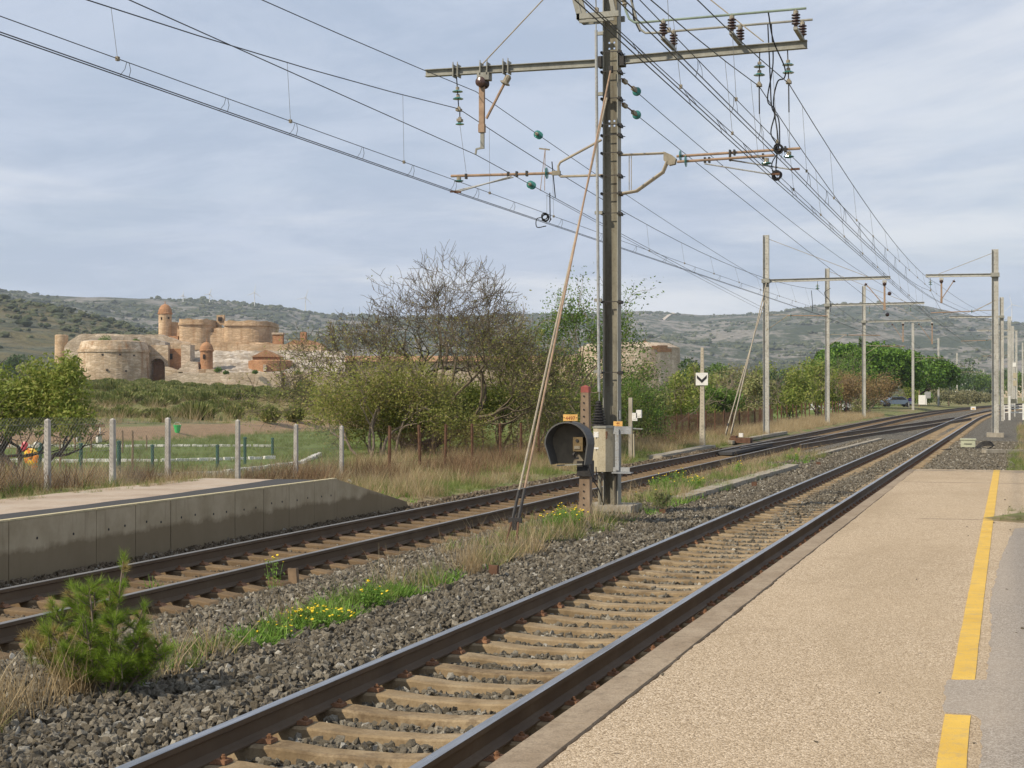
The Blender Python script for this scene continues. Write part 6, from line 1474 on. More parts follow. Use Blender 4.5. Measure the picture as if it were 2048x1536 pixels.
# --- Spanish broom on the rising field below the fortress: each visible bush is a thing of its own
def broom_proto(seed):
    rg = np.random.default_rng(seed); k = 520
    a = rg.uniform(0, 6.28, k); rr = np.sqrt(rg.random(k)); el_ = np.arccos(rr * 0.86)
    d = np.stack([np.cos(a) * np.cos(el_), np.sin(a) * np.cos(el_), np.sin(el_)], 1)
    tip = d * np.array([0.5, 0.5, 0.8]) * (0.8 + 0.35 * rg.random((k, 1))); root = d * np.array([0.24, 0.24, 0.1])
    s = np.cross(d, rg.normal(0, 1, (k, 3))); s /= np.linalg.norm(s, axis=1, keepdims=True); s *= 0.026
    V = np.stack([root - s, root + s, tip + s * 0.4, tip - s * 0.4], 1).reshape(-1, 3)
    return V, np.arange(k * 4).reshape(-1, 4)
bro = []
ORD = ['first', 'second', 'third', 'fourth', 'fifth', 'sixth', 'seventh', 'eighth', 'ninth', 'tenth', 'eleventh', 'twelfth', 'thirteenth', 'fourteenth', 'fifteenth', 'sixteenth', 'seventeenth', 'eighteenth', 'nineteenth', 'twentieth']
for i in range(3):
    V, F_ = broom_proto(500 + i); me = bpy.data.meshes.new('broom_stems'); me.from_pydata(V.tolist(), [], F_.tolist()); me.materials.append(M['broom']); bro.append(me)
rgb = random.Random(77); k = 0
spots = [(x, y) for x, y in ((205, 812), (245, 835), (270, 800), (340, 815), (385, 807), (440, 803), (330, 845), (470, 838), (520, 835), (560, 808), (600, 820), (610, 790), (300, 790), (225, 790), (500, 800), (415, 830), (540, 850), (590, 845), (640, 830))]
def field_at(px_, py_):
    """walk along a sight line on plan until the rising field is met"""
    for D_ in np.arange(72, 285, 1.0):
        x = _f[0] * D_ + _r[0] * (px_ - 1024) * D_ / 3100; y = _f[1] * D_ + _r[1] * (px_ - 1024) * D_ / 3100; z = gz(x, y)
        if EYE - (py_ - 784) * D_ / 3100 <= z: return float(x), float(y), z, float(D_)
    return float(x), float(y), z, float(D_)
for (px_, py_) in spots:
    x, y, z, D_ = field_at(px_, py_); s_ = rgb.uniform(36, 60) * D_ / 3100
    o = bpy.data.objects.new('broom_bush', bro[k % 3]); col.objects.link(o); o.location = (x, y, z - 0.05); o.scale = (s_, s_, s_ * rgb.uniform(0.55, 0.8)); o.rotation_euler = (0, 0, rgb.uniform(0, 6.28)); k += 1
    tag(o, ORD[sorted(spots).index((px_, py_))] + ' rounded broom bush from the left on the dry field below the fortress', 'bush', 'broom bushes below the fortress')
n_b = 3400; D_ = 75 + 200 * rng.random(n_b) ** 0.8; px_ = rng.uniform(60, 1350, n_b)
bx = _f[0] * D_ + _r[0] * (px_ - 1024) * D_ / 3100; by = _f[1] * D_ + _r[1] * (px_ - 1024) * D_ / 3100
ok = (bx < -39) & (np.array([fbm(a, b, 0.03, 3, 17.0) for a, b in zip(bx, by)]) + 0.02 * (D_ - 150) / 10 > 0.03)
bx, by, D_ = bx[ok], by[ok], D_[ok]; kk = len(bx); s_ = rng.uniform(0.7, 3.4, kk)
srcs = [bpy.data.objects.new('broom_piece', m_) for m_ in bro]
scatter('broom_scrub', np.stack([bx, by, zg(bx, by) - 0.05], 1), np.stack([np.zeros(kk), np.zeros(kk), rng.uniform(0, 6.28, kk)], 1), np.stack([s_, s_, s_ * rng.uniform(0.2, 0.45, kk)], 1), srcs, label='dense green broom scrub covering the slope before the fortress', cat='scrub')

# --- grasses
def tuft(name, mat, seed, blades, hgt, spread, lean, wd, segs=3):
    rg = np.random.default_rng(seed); V, F_ = [], []
    for i in range(blades):
        a = rg.uniform(0, 6.28); rr = spread * math.sqrt(rg.random()); p = np.array([rr * math.cos(a), rr * math.sin(a), -0.02])
        d = np.array([rg.normal(0, lean), rg.normal(0, lean), 1.0]); d /= np.linalg.norm(d); h_ = hgt * rg.uniform(0.45, 1.1); bend_ = rg.normal(0, 0.35, 3); bend_[2] = -abs(bend_[2]) * 0.6
        sd_ = np.cross(d, rg.normal(0, 1, 3)); sd_ /= np.linalg.norm(sd_); n0 = len(V)
        for s in range(segs + 1):
            t_ = s / segs; c_ = p + d * h_ * t_ + bend_ * h_ * 0.5 * t_ * t_; w_ = wd * (1 - t_ * 0.85)
            V += [c_ - sd_ * w_, c_ + sd_ * w_]
        for s in range(segs): q0 = n0 + 2 * s; F_.append((q0, q0 + 1, q0 + 3, q0 + 2))
    return source_mesh(name, V, F_, mat)
T_dry = [tuft('dry_tuft', M['dry'], 600 + i, 16, 0.5, 0.13, 0.3, 0.004) for i in range(4)]
T_brown = [tuft('brown_tuft', M['drybrown'], 620 + i, 13, 0.6, 0.14, 0.35, 0.005) for i in range(3)]
T_green = [tuft('green_tuft', M['grass'], 640 + i, 16, 0.32, 0.11, 0.4, 0.0045) for i in range(4)]
T_weed = [tuft('weed_tuft', M['weed'], 660 + i, 16, 0.2, 0.1, 0.6, 0.009, 2) for i in range(3)]
def grassfield(name, n, sampler, src, smin, smax, label, zfun=zg, flat=1.0):
    x, y = sampler(n); ok = in_view(x, y, 0.1); x, y = x[ok], y[ok]; k = len(x); s_ = rng.uniform(smin, smax, k)
    scatter(name, np.stack([x, y, zfun(x, y) - 0.01], 1), np.stack([rng.normal(0, .08, k), rng.normal(0, .08, k), rng.uniform(0, 6.28, k)], 1), np.stack([s_, s_, s_ * flat * rng.uniform(.7, 1.2, k)], 1), src, label=label, cat='grass')
def region(x0, x1, y0, y1, dens=None, seed=0.0, thr=-9.0, sc_=0.5):
    def f(n):
        x = rng.uniform(x0, x1, n); y = rng.uniform(y0, y1, n)
        if thr > -5:
            m_ = np.array([fbm(a, b, sc_, 3, seed) for a, b in zip(x, y)]) > thr; x, y = x[m_], y[m_]
        return x, y
    return f
def mixreg(*fs):
    def f(n):
        o = [g_(m_) for g_, m_ in fs]; return np.concatenate([a for a, _ in o]), np.concatenate([b for _, b in o])
    return f
for i, (px_, py_, dy_, w_, lb) in enumerate(((210, 684, -9, 2.0, 'dark green bush growing on top of the left bastion'), (272, 684, -9, 1.1, 'small bush on the bastion edge right of the larger one'), (510, 745, -23, 0.9, 'tiny bush on the low outer wall left of the gate pavilion'), (452, 746, -24, 0.9, 'tiny bush on the low outer wall by the guard turret'), (594, 747, -23, 1.1, 'tiny bush on the low outer wall at its right end'), (436, 742, -18, 1.2, 'small bush at the foot of the guard turret'))):
    D_ = FD + dy_; x = float(_f[0] * D_ + _r[0] * (px_ - 1024) * D_ / 3100); y = float(_f[1] * D_ + _r[1] * (px_ - 1024) * D_ / 3100); z = EYE + (784 - py_) * D_ / 3100 - 0.2
    t = thing('wall_bush', (x, y, z), lb, 'bush', 'bushes growing on the fortress'); MB().tube([(x, y, z), (x, y, z + w_ * 0.4)], [0.06, 0.03], 5).build('trunk', M['bark'], t)
    clump_crown(t, (x, y, z), [(0, 0, w_ * .35, w_ * .5, w_ * .5, w_ * .4), (w_ * .3, 0, w_ * .3, w_ * .35, w_ * .35, w_ * .3), (-w_ * .35, .1, w_ * .25, w_ * .35, w_ * .3, w_ * .25)], 500, 0.22, M['leaf_green'], 800 + i, shell=0.3)
zboth = lambda x, y: np.where(x > -11.6, zb(x, y), zg(x, y))
grassfield('dry_grass', 0, mixreg((region(-15.3, -11.9, 24.5, 76, thr=0.02, seed=1.0), 5200), (region(-16.5, -15.0, 14, 26, thr=-0.3, seed=2.0), 1300), (region(-15.2, -12.0, 76, 150, thr=-0.2, seed=3.0), 5200),
           (region(-7.8, -6.4, 20, 56, thr=0.08, seed=4.0, sc_=0.9), 800), (region(-6.95, -6.35, 8, 21, thr=0.12, seed=4.5, sc_=1.3), 280), (region(-18.5, -15.0, 24, 70, thr=0.0, seed=5.0), 3500), (region(0.0, 3.2, 46, 110, thr=-0.1, seed=6.0), 1600), (region(-6.75, -6.35, 6.8, 11, thr=-0.1, seed=6.5, sc_=1.5), 160), (region(-6.85, -6.45, 7.6, 9.7, thr=-0.4, seed=6.7, sc_=1.5), 60)), T_dry, 0.55, 1.15, 'pale dry grass growing along the tracks and the fence', zboth)
grassfield('brown_weeds', 0, mixreg((region(-15.6, -14.2, 24.5, 36, thr=0.0, seed=11.0), 900), (region(-15.2, -12.8, 36, 76, thr=0.1, seed=12.0), 1500), (region(-15.4, -14.7, 14, 25, thr=0.1, seed=13.0), 200)), T_brown, 0.7, 1.35, 'brown dead weed stalks along the fence', zboth)
grassfield('green_grass', 0, mixreg((region(-15.2, -11.8, 25, 76, thr=-0.05, seed=21.0), 6500), (region(-7.8, -6.35, 20, 56, thr=0.03, seed=22.0, sc_=0.9), 1700), (region(-6.9, -6.35, 8, 21, thr=0.1, seed=22.5, sc_=1.2), 330), (region(-17.5, -14.6, 20, 40, thr=0.0, seed=23.0), 2200), (region(-0.3, 2.6, 40, 62, thr=-0.2, seed=24.0), 1500), (region(-0.1, 3.2, 62, 110, thr=-0.1, seed=24.5), 1500),
           (region(-36, -16, 26, 75, thr=-0.15, seed=25.0), 9000), (region(-14.6, -13.6, 14, 24, thr=0.1, seed=26.0), 400), (region(-6.75, -6.4, 10, 18, thr=-0.05, seed=27.0, sc_=1.2), 150)), T_green, 0.45, 1.1, 'short green grass in the verges and on the lawn', zboth)
grassfield('green_weeds', 0, mixreg((region(-7.8, -6.35, 20, 50, thr=0.12, seed=31.0, sc_=1.1), 900), (region(-15.2, -11.8, 26, 60, thr=0.22, seed=32.0), 700), (region(-6.8, -6.3, 11, 18.5, thr=0.0, seed=33.0, sc_=1.2), 300), (region(-10.6, -8.3, 10, 40, thr=0.3, seed=34.0), 120)), T_weed, 0.6, 1.3, 'small bright green weeds between the tracks', zboth)
pl = lambda x, y: np.full(len(x), PZ + 0.004)
grassfield('platform_grass', 0, mixreg((region(-0.15, 1.6, 20.3, 22.6, thr=-0.1, seed=41.0, sc_=1.6), 260), (region(-0.42, 0.1, 20.55, 20.9, thr=-0.3, seed=42.0, sc_=2.0), 30)), T_green, 0.12, 0.35, 'sparse grass in the soil patch on the near platform', pl)
pl2 = lambda x, y: np.full(len(x), WZ - 0.02)
grassfield('platform_edge_grass', 0, mixreg((region(-14.0, -13.3, 13.5, 24.2, thr=-0.05, seed=43.0, sc_=1.2), 700), (region(-12.9, -12.2, 14.6, 15.8, thr=-0.2, seed=44.0, sc_=2.0), 60)), T_dry + T_green, 0.2, 0.55, 'tufts of grass spreading over the back of the opposite platform', pl2)

def meadow(n):
    D_ = 74 + 150 * rng.random(n); p_ = rng.uniform(60, 1300, n); x = _f[0] * D_ + _r[0] * (p_ - 1024) * D_ / 3100; y = _f[1] * D_ + _r[1] * (p_ - 1024) * D_ / 3100; ok = x < -38.5; return x[ok], y[ok]
grassfield('meadow_grass', 0, mixreg((meadow, 9000)), T_dry + T_green, 0.9, 2.2, 'rough yellow green meadow grass below the fortress', zg)
# --- young pine growing in the ballast
b = (-6.56, 10.1, -0.22)
t = thing('young_pine', b, 'bushy young pine growing in the ballast at the lower left', 'shrub')
rg = random.Random(9); stems = MB(); NV, ND = [], []
def shoot(p, d, L, dry=False, n=70, nl=0.085):
    """a pine shoot: stem plus needles raked forward along it"""
    p, d = Vector(p), Vector(d).normalized(); e = p + d * L; mid = p.lerp(e, 0.5) + Vector((0, 0, -0.01))
    stems.tube([p, mid, e], [0.006, 0.005, 0.003], 4, caps=False)
    for i in range(n):
        tt = rg.random() ** 0.75; c_ = p.lerp(e, tt); ax = Vector((rg.gauss(0, 1), rg.gauss(0, 1), rg.gauss(0, 1))).cross(d)
        if ax.length < 1e-3: continue
        nd = Matrix.Rotation(R(rg.uniform(18, 55)), 3, ax.normalized()) @ d; ln = nl * rg.uniform(0.7, 1.2); tip = c_ + nd * ln
        s_ = nd.cross(Vector((rg.gauss(0, 1), rg.gauss(0, 1), rg.gauss(0, 1)))).normalized() * 0.0016
        (ND if dry else NV).append((c_ - s_, c_ + s_, tip))
leaders = [(0.17, 0.02, 1.02), (0.05, 0.05, 0.8), (-0.08, 0, 0.82), (-0.22, 0.05, 0.78), (-0.35, -0.02, 0.66), (-0.48, 0.06, 0.5), (0.3, 0.05, 0.66), (0.36, -0.05, 0.5), (-0.02, -0.15, 0.62), (-0.55, 0.0, 0.42), (0.48, 0.02, 0.36), (-0.4, -0.18, 0.36), (0.3, -0.2, 0.34), (-0.1, -0.25, 0.4), (-0.28, -0.15, 0.5), (0.2, -0.15, 0.6), (0.42, 0.1, 0.42), (-0.14, 0.15, 0.75)]
for (lx, ly, lh) in leaders:
    base_p = Vector(b) + Vector((lx * 0.35 + 0.02, ly * 0.4, 0.02)); top_p = Vector(b) + Vector((lx * 1.12, ly * 1.1, lh * 1.03)); stems.tube([base_p, base_p.lerp(top_p, 0.5) + Vector((0, 0, 0.05)), top_p], [0.014, 0.01, 0.005], 5, caps=False)
    dry = lx < -0.5
    shoot(top_p - Vector((0, 0, 0.14)), (lx * 0.15, ly, 1), 0.17, dry, 120)
    for k in range(22):
        tt = rg.uniform(0.22, 0.97); c_ = base_p.lerp(top_p, tt); a = rg.uniform(0, 6.28); f_ = (1 - tt * 0.6)
        shoot(c_, (math.cos(a), math.sin(a), 0.75), rg.uniform(0.1, 0.25) * f_, dry or rg.random() < 0.07 or (lx < -0.25 and rg.random() < 0.35), 90)
stems.build('stem', M['twig'], t)
for nm, arr, mt in (('needles', NV, 'needle'), ('dry_needles', ND, 'needle_dry')):
    V = np.array([[tuple(a) for a in tri] for tri in arr]).reshape(-1, 3); fast_mesh(nm, V, np.arange(len(V)).reshape(-1, 3), M[mt], t)['kind'] = 'stuff'
# --- flowering weeds
def flower_weed(x, y, z, w_, h_, nf, label, seed, leaf='weed', leaves=900):
    b = (x, y, z); t = thing('flowering_weed', b, label, 'plant', 'yellow flowering weeds between the tracks'); rg = random.Random(seed); r2 = np.random.default_rng(seed)
    mb = MB(); heads = []; lc = []
    for i in range(nf):
        a = rg.uniform(0, 6.28); rr = math.sqrt(rg.random()) * w_ / 2; hh = h_ * rg.uniform(0.7, 1.05) * (1 - 0.45 * (rr / (w_ / 2)) ** 2)
        p0 = Vector((x + rr * 0.5 * math.cos(a), y + rr * 0.5 * math.sin(a), z - 0.02)); p1 = Vector((x + rr * math.cos(a), y + rr * math.sin(a), z + hh))
        mb.tube([p0, p0.lerp(p1, 0.55) + Vector((0, 0, 0.03)), p1], [0.003, 0.0025, 0.002], 3, caps=False); heads.append(p1)
        for _ in range(max(1, leaves // nf)): lc.append(tuple(p0.lerp(p1, rg.uniform(0.05, 0.9)) + Vector((rg.gauss(0, .03), rg.gauss(0, .03), rg.gauss(0, .02)))))
    mb.build('stem', M['weed'], t); V, F_ = leaf_quads(np.array(lc), 0.045, 0.3, 0.2, r2); fast_mesh('foliage', V, F_, M[leaf], t)
    fm = MB()
    for h2 in heads:
        if rg.random() < 0.3: continue
        fm.lathe([(0.003, -0.004), (rg.uniform(0.011, 0.018), 0.003), (0.006, 0.007)], h2, (rg.gauss(0, .3), rg.gauss(-.2, .3), 1), 7)
    fm.build('flower_heads', M['petal'], t)['kind'] = 'stuff'
flower_weed(-6.50, 13.75, -0.19, 0.75, 0.2, 95, 'low patch of yellow flowers on the ballast right of the young pine', 1, leaves=1500)
flower_weed(-6.6, 13.0, -0.19, 0.5, 0.17, 16, 'green weed with few flowers between the young pine and the yellow patch', 2, leaves=900)
flower_weed(-6.45, 15.0, -0.18, 0.4, 0.33, 14, 'upright green weed right of the low yellow patch', 3, leaves=900)
flower_weed(-6.95, 24.0, -0.13, 0.85, 0.42, 70, 'round yellow flowering bush at the foot of the hooded post', 4, leaves=2600)
flower_weed(-7.75, 34.6, -0.15, 0.7, 0.4, 22, 'green weed with yellow flowers just right of the big mast', 5, leaves=1300)
flower_weed(-7.6, 36.2, -0.15, 0.8, 0.42, 34, 'yellow flowering weed beyond the big mast', 6, leaves=1000)
flower_weed(-7.05, 35.4, -0.15, 0.5, 0.33, 24, 'green flowering clump beside the concrete cable trough', 7, leaves=1200)
flower_weed(-7.1, 40.8, -0.15, 0.7, 0.42, 16, 'dark green weed at the far end of the cable trough', 8, leaves=1300)
flower_weed(-6.8, 50.5, -0.15, 0.8, 0.35, 6, 'low green weed clump halfway to the crossover', 9, leaves=1200)
flower_weed(-8.3, 16.4, -0.2, 0.3, 0.45, 6, 'spindly weed by the short brown stake', 10, leaves=90)
flower_weed(-6.72, 29.2, -0.12, 0.8, 0.4, 4, 'brownish leafy weed on the right of the mast foundation', 12, leaf='leaf_olive', leaves=1100)
flower_weed(-7.6, 56.5, -0.15, 0.7, 0.3, 4, 'small green weed near the crossover rails', 13, leaves=900)

# ================================================================== fences
def chain_mesh(mb, p, q_, z0a, z0b, hgt, pitch, r):
    """diagonal wires of a chain-link panel between two posts, leaning curl at the top"""
    p, q_ = Vector((*p, 0)), Vector((*q_, 0)); d = q_ - p; L = d.length; d.normalize(); n = int((L + hgt) / pitch)
    def P(u, v_): u2 = max(0, min(L, u)); return p + d * u2 + Vector((0, 0, z0a + (z0b - z0a) * u2 / L + v_))
    for i in range(n):
        s = i * pitch
        for sg in (1, -1):
            a0, a1 = (s - hgt, s) if sg > 0 else (s, s - hgt)
            ua, va, ub, vb = (a0, 0.0, a1, hgt); du = ub - ua
            t0, t1 = 0.0, 1.0
            for lim, lo in ((0, True), (L, False)):
                for _ in (0,):
                    if abs(du) < 1e-6: continue
                    tt = (lim - ua) / du
                    inside_start = (ua >= 0) if lo else (ua <= L)
                    inside_end = (ub >= 0) if lo else (ub <= L)
                    if inside_start and not inside_end: t1 = min(t1, tt)
                    elif not inside_start and inside_end: t0 = max(t0, tt)
                    elif not inside_start and not inside_end: t0, t1 = 1, 0
            if t1 - t0 < 0.03: continue
            mb.tube([P(ua + du * t0, vb * t0), P(ua + du * t1, vb * t1)], r, 3, caps=False)
def concrete_fence():
    posts = [(-14.95, 18.0, 1.66), (-14.9, 19.7, 1.66), (-14.87, 21.4, 1.655), (-14.75, 23.1, 1.635), (-15.1, 25.5, 1.61), (-15.3, 28.6, 1.52), (-15.2, 31.1, 1.38), (-15.05, 33.2, 1.3)]
    t = thing('chain_link_fence', (-14.9, 18.0, 0.5), 'wire mesh fence on whitish concrete posts behind the opposite platform', 'fence')
    for x, y, zt in posts:
        z0 = gz(x, y) - 0.1; s_ = 0.044; mb = MB()
        mb.add([(x - s_, y - s_, z0), (x + s_, y - s_, z0), (x + s_, y + s_, z0), (x - s_, y + s_, z0), (x - s_ * .85, y - s_ * .85, zt - .03), (x + s_ * .85, y - s_ * .85, zt - .03), (x + s_ * .85, y + s_ * .85, zt - .03), (x - s_ * .85, y + s_ * .85, zt - .03), (x, y, zt)],
               [(3, 2, 1, 0), (0, 1, 5, 4), (1, 2, 6, 5), (2, 3, 7, 6), (3, 0, 4, 7), (4, 5, 8), (5, 6, 8), (6, 7, 8), (7, 4, 8)])
        mb.build('post', M['fpost'], t)
    mesh = MB(); tw = MB()
    for a, b_ in zip(posts[:-1], posts[1:]):
        za, zb2 = gz(a[0], a[1]) + 0.05, gz(b_[0], b_[1]) + 0.05
        chain_mesh(mesh, a[:2], b_[:2], za, zb2, min(a[2] - za, b_[2] - zb2) + 0.02, 0.075, 0.002)
        for h_ in (0.1, 0.55): tw.tube([(a[0], a[1], a[2] - h_), (b_[0], b_[1], b_[2] - h_)], 0.0025, 3)
    mesh.build('wire_mesh', M['wirelight'], t)['kind'] = 'stuff'; tw.build('line_wires', M['wirelight'], t)
concrete_fence()
def rusty_fence():
    t = thing('rusty_fence', (-15.0, 36.0, 0), 'long rusty steel post and mesh fence beside the far track', 'fence'); rg = random.Random(5)
    ys_ = [36.1, 38.3, 39.8, 42.2, 44.8, 46.8, 48.7] + list(np.arange(51.0, 152, 2.4)); mesh = MB(); tw = MB(); prev = None
    for y in ys_:
        x = -15.0 + 0.05 * rg.gauss(0, 1); zt = 1.25 - 0.18 * min(1, (y - 36) / 12) + 0.003 * max(0, y - 60) + rg.gauss(0, 0.02); z0 = gz(x, y) - 0.1
        M_ = Matrix.Rotation(rg.gauss(0, 0.015), 3, 'Y')
        MB().box((x, y, (z0 + zt) / 2), (0.05, 0.05, zt - z0), M=M_).box((x + 0.012, y, (z0 + zt) / 2), (0.075, 0.012, zt - z0 - 0.01), M=M_).build('post', M['rust'], t)
        if prev:
            if y < 78: chain_mesh(mesh, prev[:2], (x, y), gz(*prev[:2]) + 0.05, gz(x, y) + 0.05, 1.0, 0.11, 0.0017)
            for h_ in (0.06, 0.5, 0.95): tw.tube([(prev[0], prev[1], prev[2] - h_), (x, y, zt - h_)], 0.004, 3)
        prev = (x, y, zt)
    mesh.build('wire_mesh', M['rust'], t)['kind'] = 'stuff'; tw.build('line_wires', M['rust'], t)
    pk = MB()
    for y in np.arange(66, 100, 0.22):
        pk.box((-15.03, float(y), 0.42 + rg.gauss(0, .02)), (0.012, 0.1, 1.15))
    pk.build('rusty_pickets', M['rust'], t)['kind'] = 'stuff'
rusty_fence()
# green stakes and thin wooden stakes on the lawn
GS = [(80, 893, 962), (162, 892, 950), (238, 888, 968), (305, 895, 935), (435, 895, 935), (490, 880, 928), (545, 880, 910), (1120, 855, 905), (1135, 855, 903), (1150, 856, 900)]
for i, (px_, y0, y1) in enumerate(GS):
    for D_ in np.arange(22, 75, 0.25):
        x = _f[0] * D_ + _r[0] * (px_ - 1024) * D_ / 3100; y = _f[1] * D_ + _r[1] * (px_ - 1024) * D_ / 3100
        if EYE - (y1 - 784) * D_ / 3100 <= gz(x, y) + 0.02 and x < -15.8: break
    x, y = float(x), float(y); z = gz(x, y); h_ = (y1 - y0) * D_ / 3100 + 0.04
    o = MB().tube([(x, y, z - 0.1), (x, y, z + h_)], [0.045, 0.045], 8).lathe([(0.055, 0), (0.055, 0.04), (0.02, 0.06)], (x, y, z + h_), n=8).build('green_stake', M['greenpost'], None, loc=(x, y, z))
    tag(o, ORD[i if i < 7 else i - 7] + ' dark green stake from the left, ' + ('on the lawn behind the concrete post fence' if i < 7 else 'behind the rusty fence left of the hooded post'), 'stake', 'green stakes on the lawn' if i < 7 else 'green stakes behind the rusty fence')
M['wood'] = plain('bare_wood', (0.2, 0.138, 0.085), 0.9, 0.25, 8)
for i, (px_, y0, y1) in enumerate(((120, 880, 945), (150, 862, 902), (182, 864, 905), (245, 860, 905), (265, 860, 940), (293, 870, 900), (34, 880, 920))):
    for D_ in np.arange(22, 75, 0.25):
        x = _f[0] * D_ + _r[0] * (px_ - 1024) * D_ / 3100; y = _f[1] * D_ + _r[1] * (px_ - 1024) * D_ / 3100
        if EYE - (y1 - 784) * D_ / 3100 <= gz(x, y) + 0.02 and x < -15.8: break
    x, y = float(x), float(y); z = gz(x, y); h_ = (y1 - y0) * D_ / 3100
    o = MB().tube([(x, y, z - 0.1), (x + 0.01, y, z + h_ * 0.6), (x, y, z + h_)], [0.03, 0.027, 0.024], 6).build('wooden_stake', M['wood'], None, loc=(x, y, z)); tag(o, ORD[sorted([120, 150, 182, 245, 265, 293, 34]).index(px_)] + ' thin brown wooden stake from the left on the lawn', 'stake', 'wooden stakes on the lawn')
# white edging stones round the beds
def edging(pts, label):
    t = thing('stone_edging', (*pts[0], gz(*pts[0])), label, 'edging', 'white stone edgings on the lawn'); mb = MB(); rg = random.Random(int(-pts[0][0] * 7))
    for a, b_ in zip(pts[:-1], pts[1:]):
        d = Vector((b_[0] - a[0], b_[1] - a[1])); L = d.length; d.normalize(); s = 0.0
        while s < L:
            w_ = rg.uniform(0.16, 0.3); x, y = a[0] + d.x * s, a[1] + d.y * s
            mb.box((x, y, gz(x, y) + 0.03), (w_ * 0.9, rg.uniform(0.1, 0.16), rg.uniform(0.1, 0.15)), rz=math.atan2(d.y, d.x) + rg.gauss(0, .12)); s += w_ + 0.02
    o = mb.build('white_stones', M['white'], t); o['kind'] = 'stuff'
edging([(-24.5, 29.6), (-21.5, 31.06), (-19.03, 34.4), (-19.6, 40.5), (-21.75, 46.3)], 'nearest row of white edging stones on the lawn, bending away at the right')
edging([(-29.5, 38.6), (-27.06, 39.07), (-23.85, 40.1), (-21.8, 43.0)], 'middle straight row of white edging stones on the lawn')
edging([(-37.0, 48.2), (-34.3, 49.5), (-29.1, 51.4), (-26.5, 52.5)], 'farthest row of white edging stones below the soil bank')
# bench by the soil bank
bx_, by_ = -35.4, 53.7; bz_ = gz(bx_, by_)
t = thing('park_bench', (bx_, by_, bz_), 'low white legged bench in front of the soil bank', 'bench', rz=0)
for s in (-0.42, 0.42): MB().box((bx_ + s * 0.95, by_ + s * 0.31, bz_ + 0.15), (0.09, 0.3, 0.36)).build('leg', M['white'], t)
MB().bar((bx_ - 0.57, by_ - 0.19, bz_ + 0.35), (bx_ + 0.57, by_ + 0.19, bz_ + 0.35), 0.34, 0.045).build('seat', M['wood'], t)
MB().bar((bx_ - 0.6, by_ - 0.05, bz_ + 0.7), (bx_ + 0.54, by_ + 0.33, bz_ + 0.7), 0.04, 0.12).build('backrest', M['wood'], t)
for s in (-0.42, 0.42): MB().bar((bx_ + s * 0.95 - 0.04, by_ + s * 0.31 + 0.13, bz_ + 0.3), (bx_ + s * 0.95 - 0.05, by_ + s * 0.31 + 0.16, bz_ + 0.74), 0.04, 0.03).build('back_support', M['white'], t)
# toy windmill flower near the leaning trunks, bucket on the bank, litter
tx, ty = -18.78, 26.5; tz = gz(tx, ty)
t = thing('toy_windmill', (tx, ty, tz), 'yellow and orange toy windmill flower behind the leaning trunks at left', 'toy')
MB().tube([(tx, ty, tz - 0.05), (tx, ty, tz + 0.62)], 0.01, 6).build('stick', M['white'], t)
ym = plain('yellow_plastic', (0.8, 0.5, 0.02), 0.4, 0.1, 9); om = plain('orange_plastic', (0.75, 0.24, 0.02), 0.4, 0.1, 9); rm = plain('pink_red_plastic', (0.6, 0.06, 0.1), 0.4, 0.1, 9)
for k in range(10):
    a = 2 * math.pi * k / 10; cx_ = (tx + 0.12 * math.cos(a), ty - 0.03, tz + 0.56 + 0.12 * math.sin(a))
    MB().lathe([(0.01, -0.02), (0.05, -0.008), (0.062, 0.008), (0.02, 0.02)], cx_, (0.25 * math.cos(a), -1, 0.25 * math.sin(a)), 10).build('petal', ym if k % 3 else om, t)
MB().lathe([(0.02, -0.02), (0.06, 0.0), (0.03, 0.03)], (tx, ty - 0.05, tz + 0.56), (0, -1, 0), 10).build('hub', om, t)
for dx_, dz_, m_ in ((-0.2, 0.16, rm), (-0.17, 0.24, rm), (0.06, -0.2, om), (0.1, 0.24, M['white'])): MB().lathe([(0.01, -0.03), (0.06, -0.01), (0.065, 0.02), (0.01, 0.04)], (tx + dx_, ty + 0.02, tz + 0.56 + dz_), (0.2, -1, 0.1), 9).build('ribbon', m_, t)
bx_, by_ = -33.6, 57.0; bz_ = gz(bx_, by_)
x, y = -36.4, 62.3; z = gz(x, y) - 0.0
t = thing('green_bucket', (x, y, z), 'bright green plastic bucket on top of the soil bank', 'bucket')
gm = plain('bright_green_plastic', (0.05, 0.5, 0.13), 0.45, 0.1, 8)
MB().lathe([(0.1, 0.0), (0.17, 0.32), (0.19, 0.33), (0.19, 0.36), (0.16, 0.36), (0.1, 0.05)], (x, y, z), n=14).build('pail', gm, t); MB().tube([(x - 0.18, y, z + 0.34), (x - 0.1, y - 0.02, z + 0.48), (x + 0.1, y - 0.02, z + 0.48), (x + 0.18, y, z + 0.34)], 0.008, 5).build('handle', M['white'], t)
def litter(x, y, s_, label, seed):
    bm = bmesh.new(); bmesh.ops.create_icosphere(bm, subdivisions=3, radius=0.5)
    for v in bm.verts: v.co *= 0.75 + 0.75 * abs(mnoise.noise(v.co * 3.4 + Vector((seed, 0, 0)))); v.co.z *= 0.9
    me = bpy.data.meshes.new('plastic_bag'); bm.to_mesh(me); bm.free(); me.materials.append(M['white']); o = bpy.data.objects.new('plastic_bag', me); col.objects.link(o); o.location = (x, y, gz(x, y) + s_ * 0.3); o.scale = (s_, s_, s_); tag(o, label, 'litter')
litter(-15.55, 27.2, 0.26, 'crumpled white plastic bag caught in the brown weeds by the fence', 1.0); litter(-14.6, 32.6, 0.14, 'small white plastic scrap at the foot of the last concrete post', 5.0)

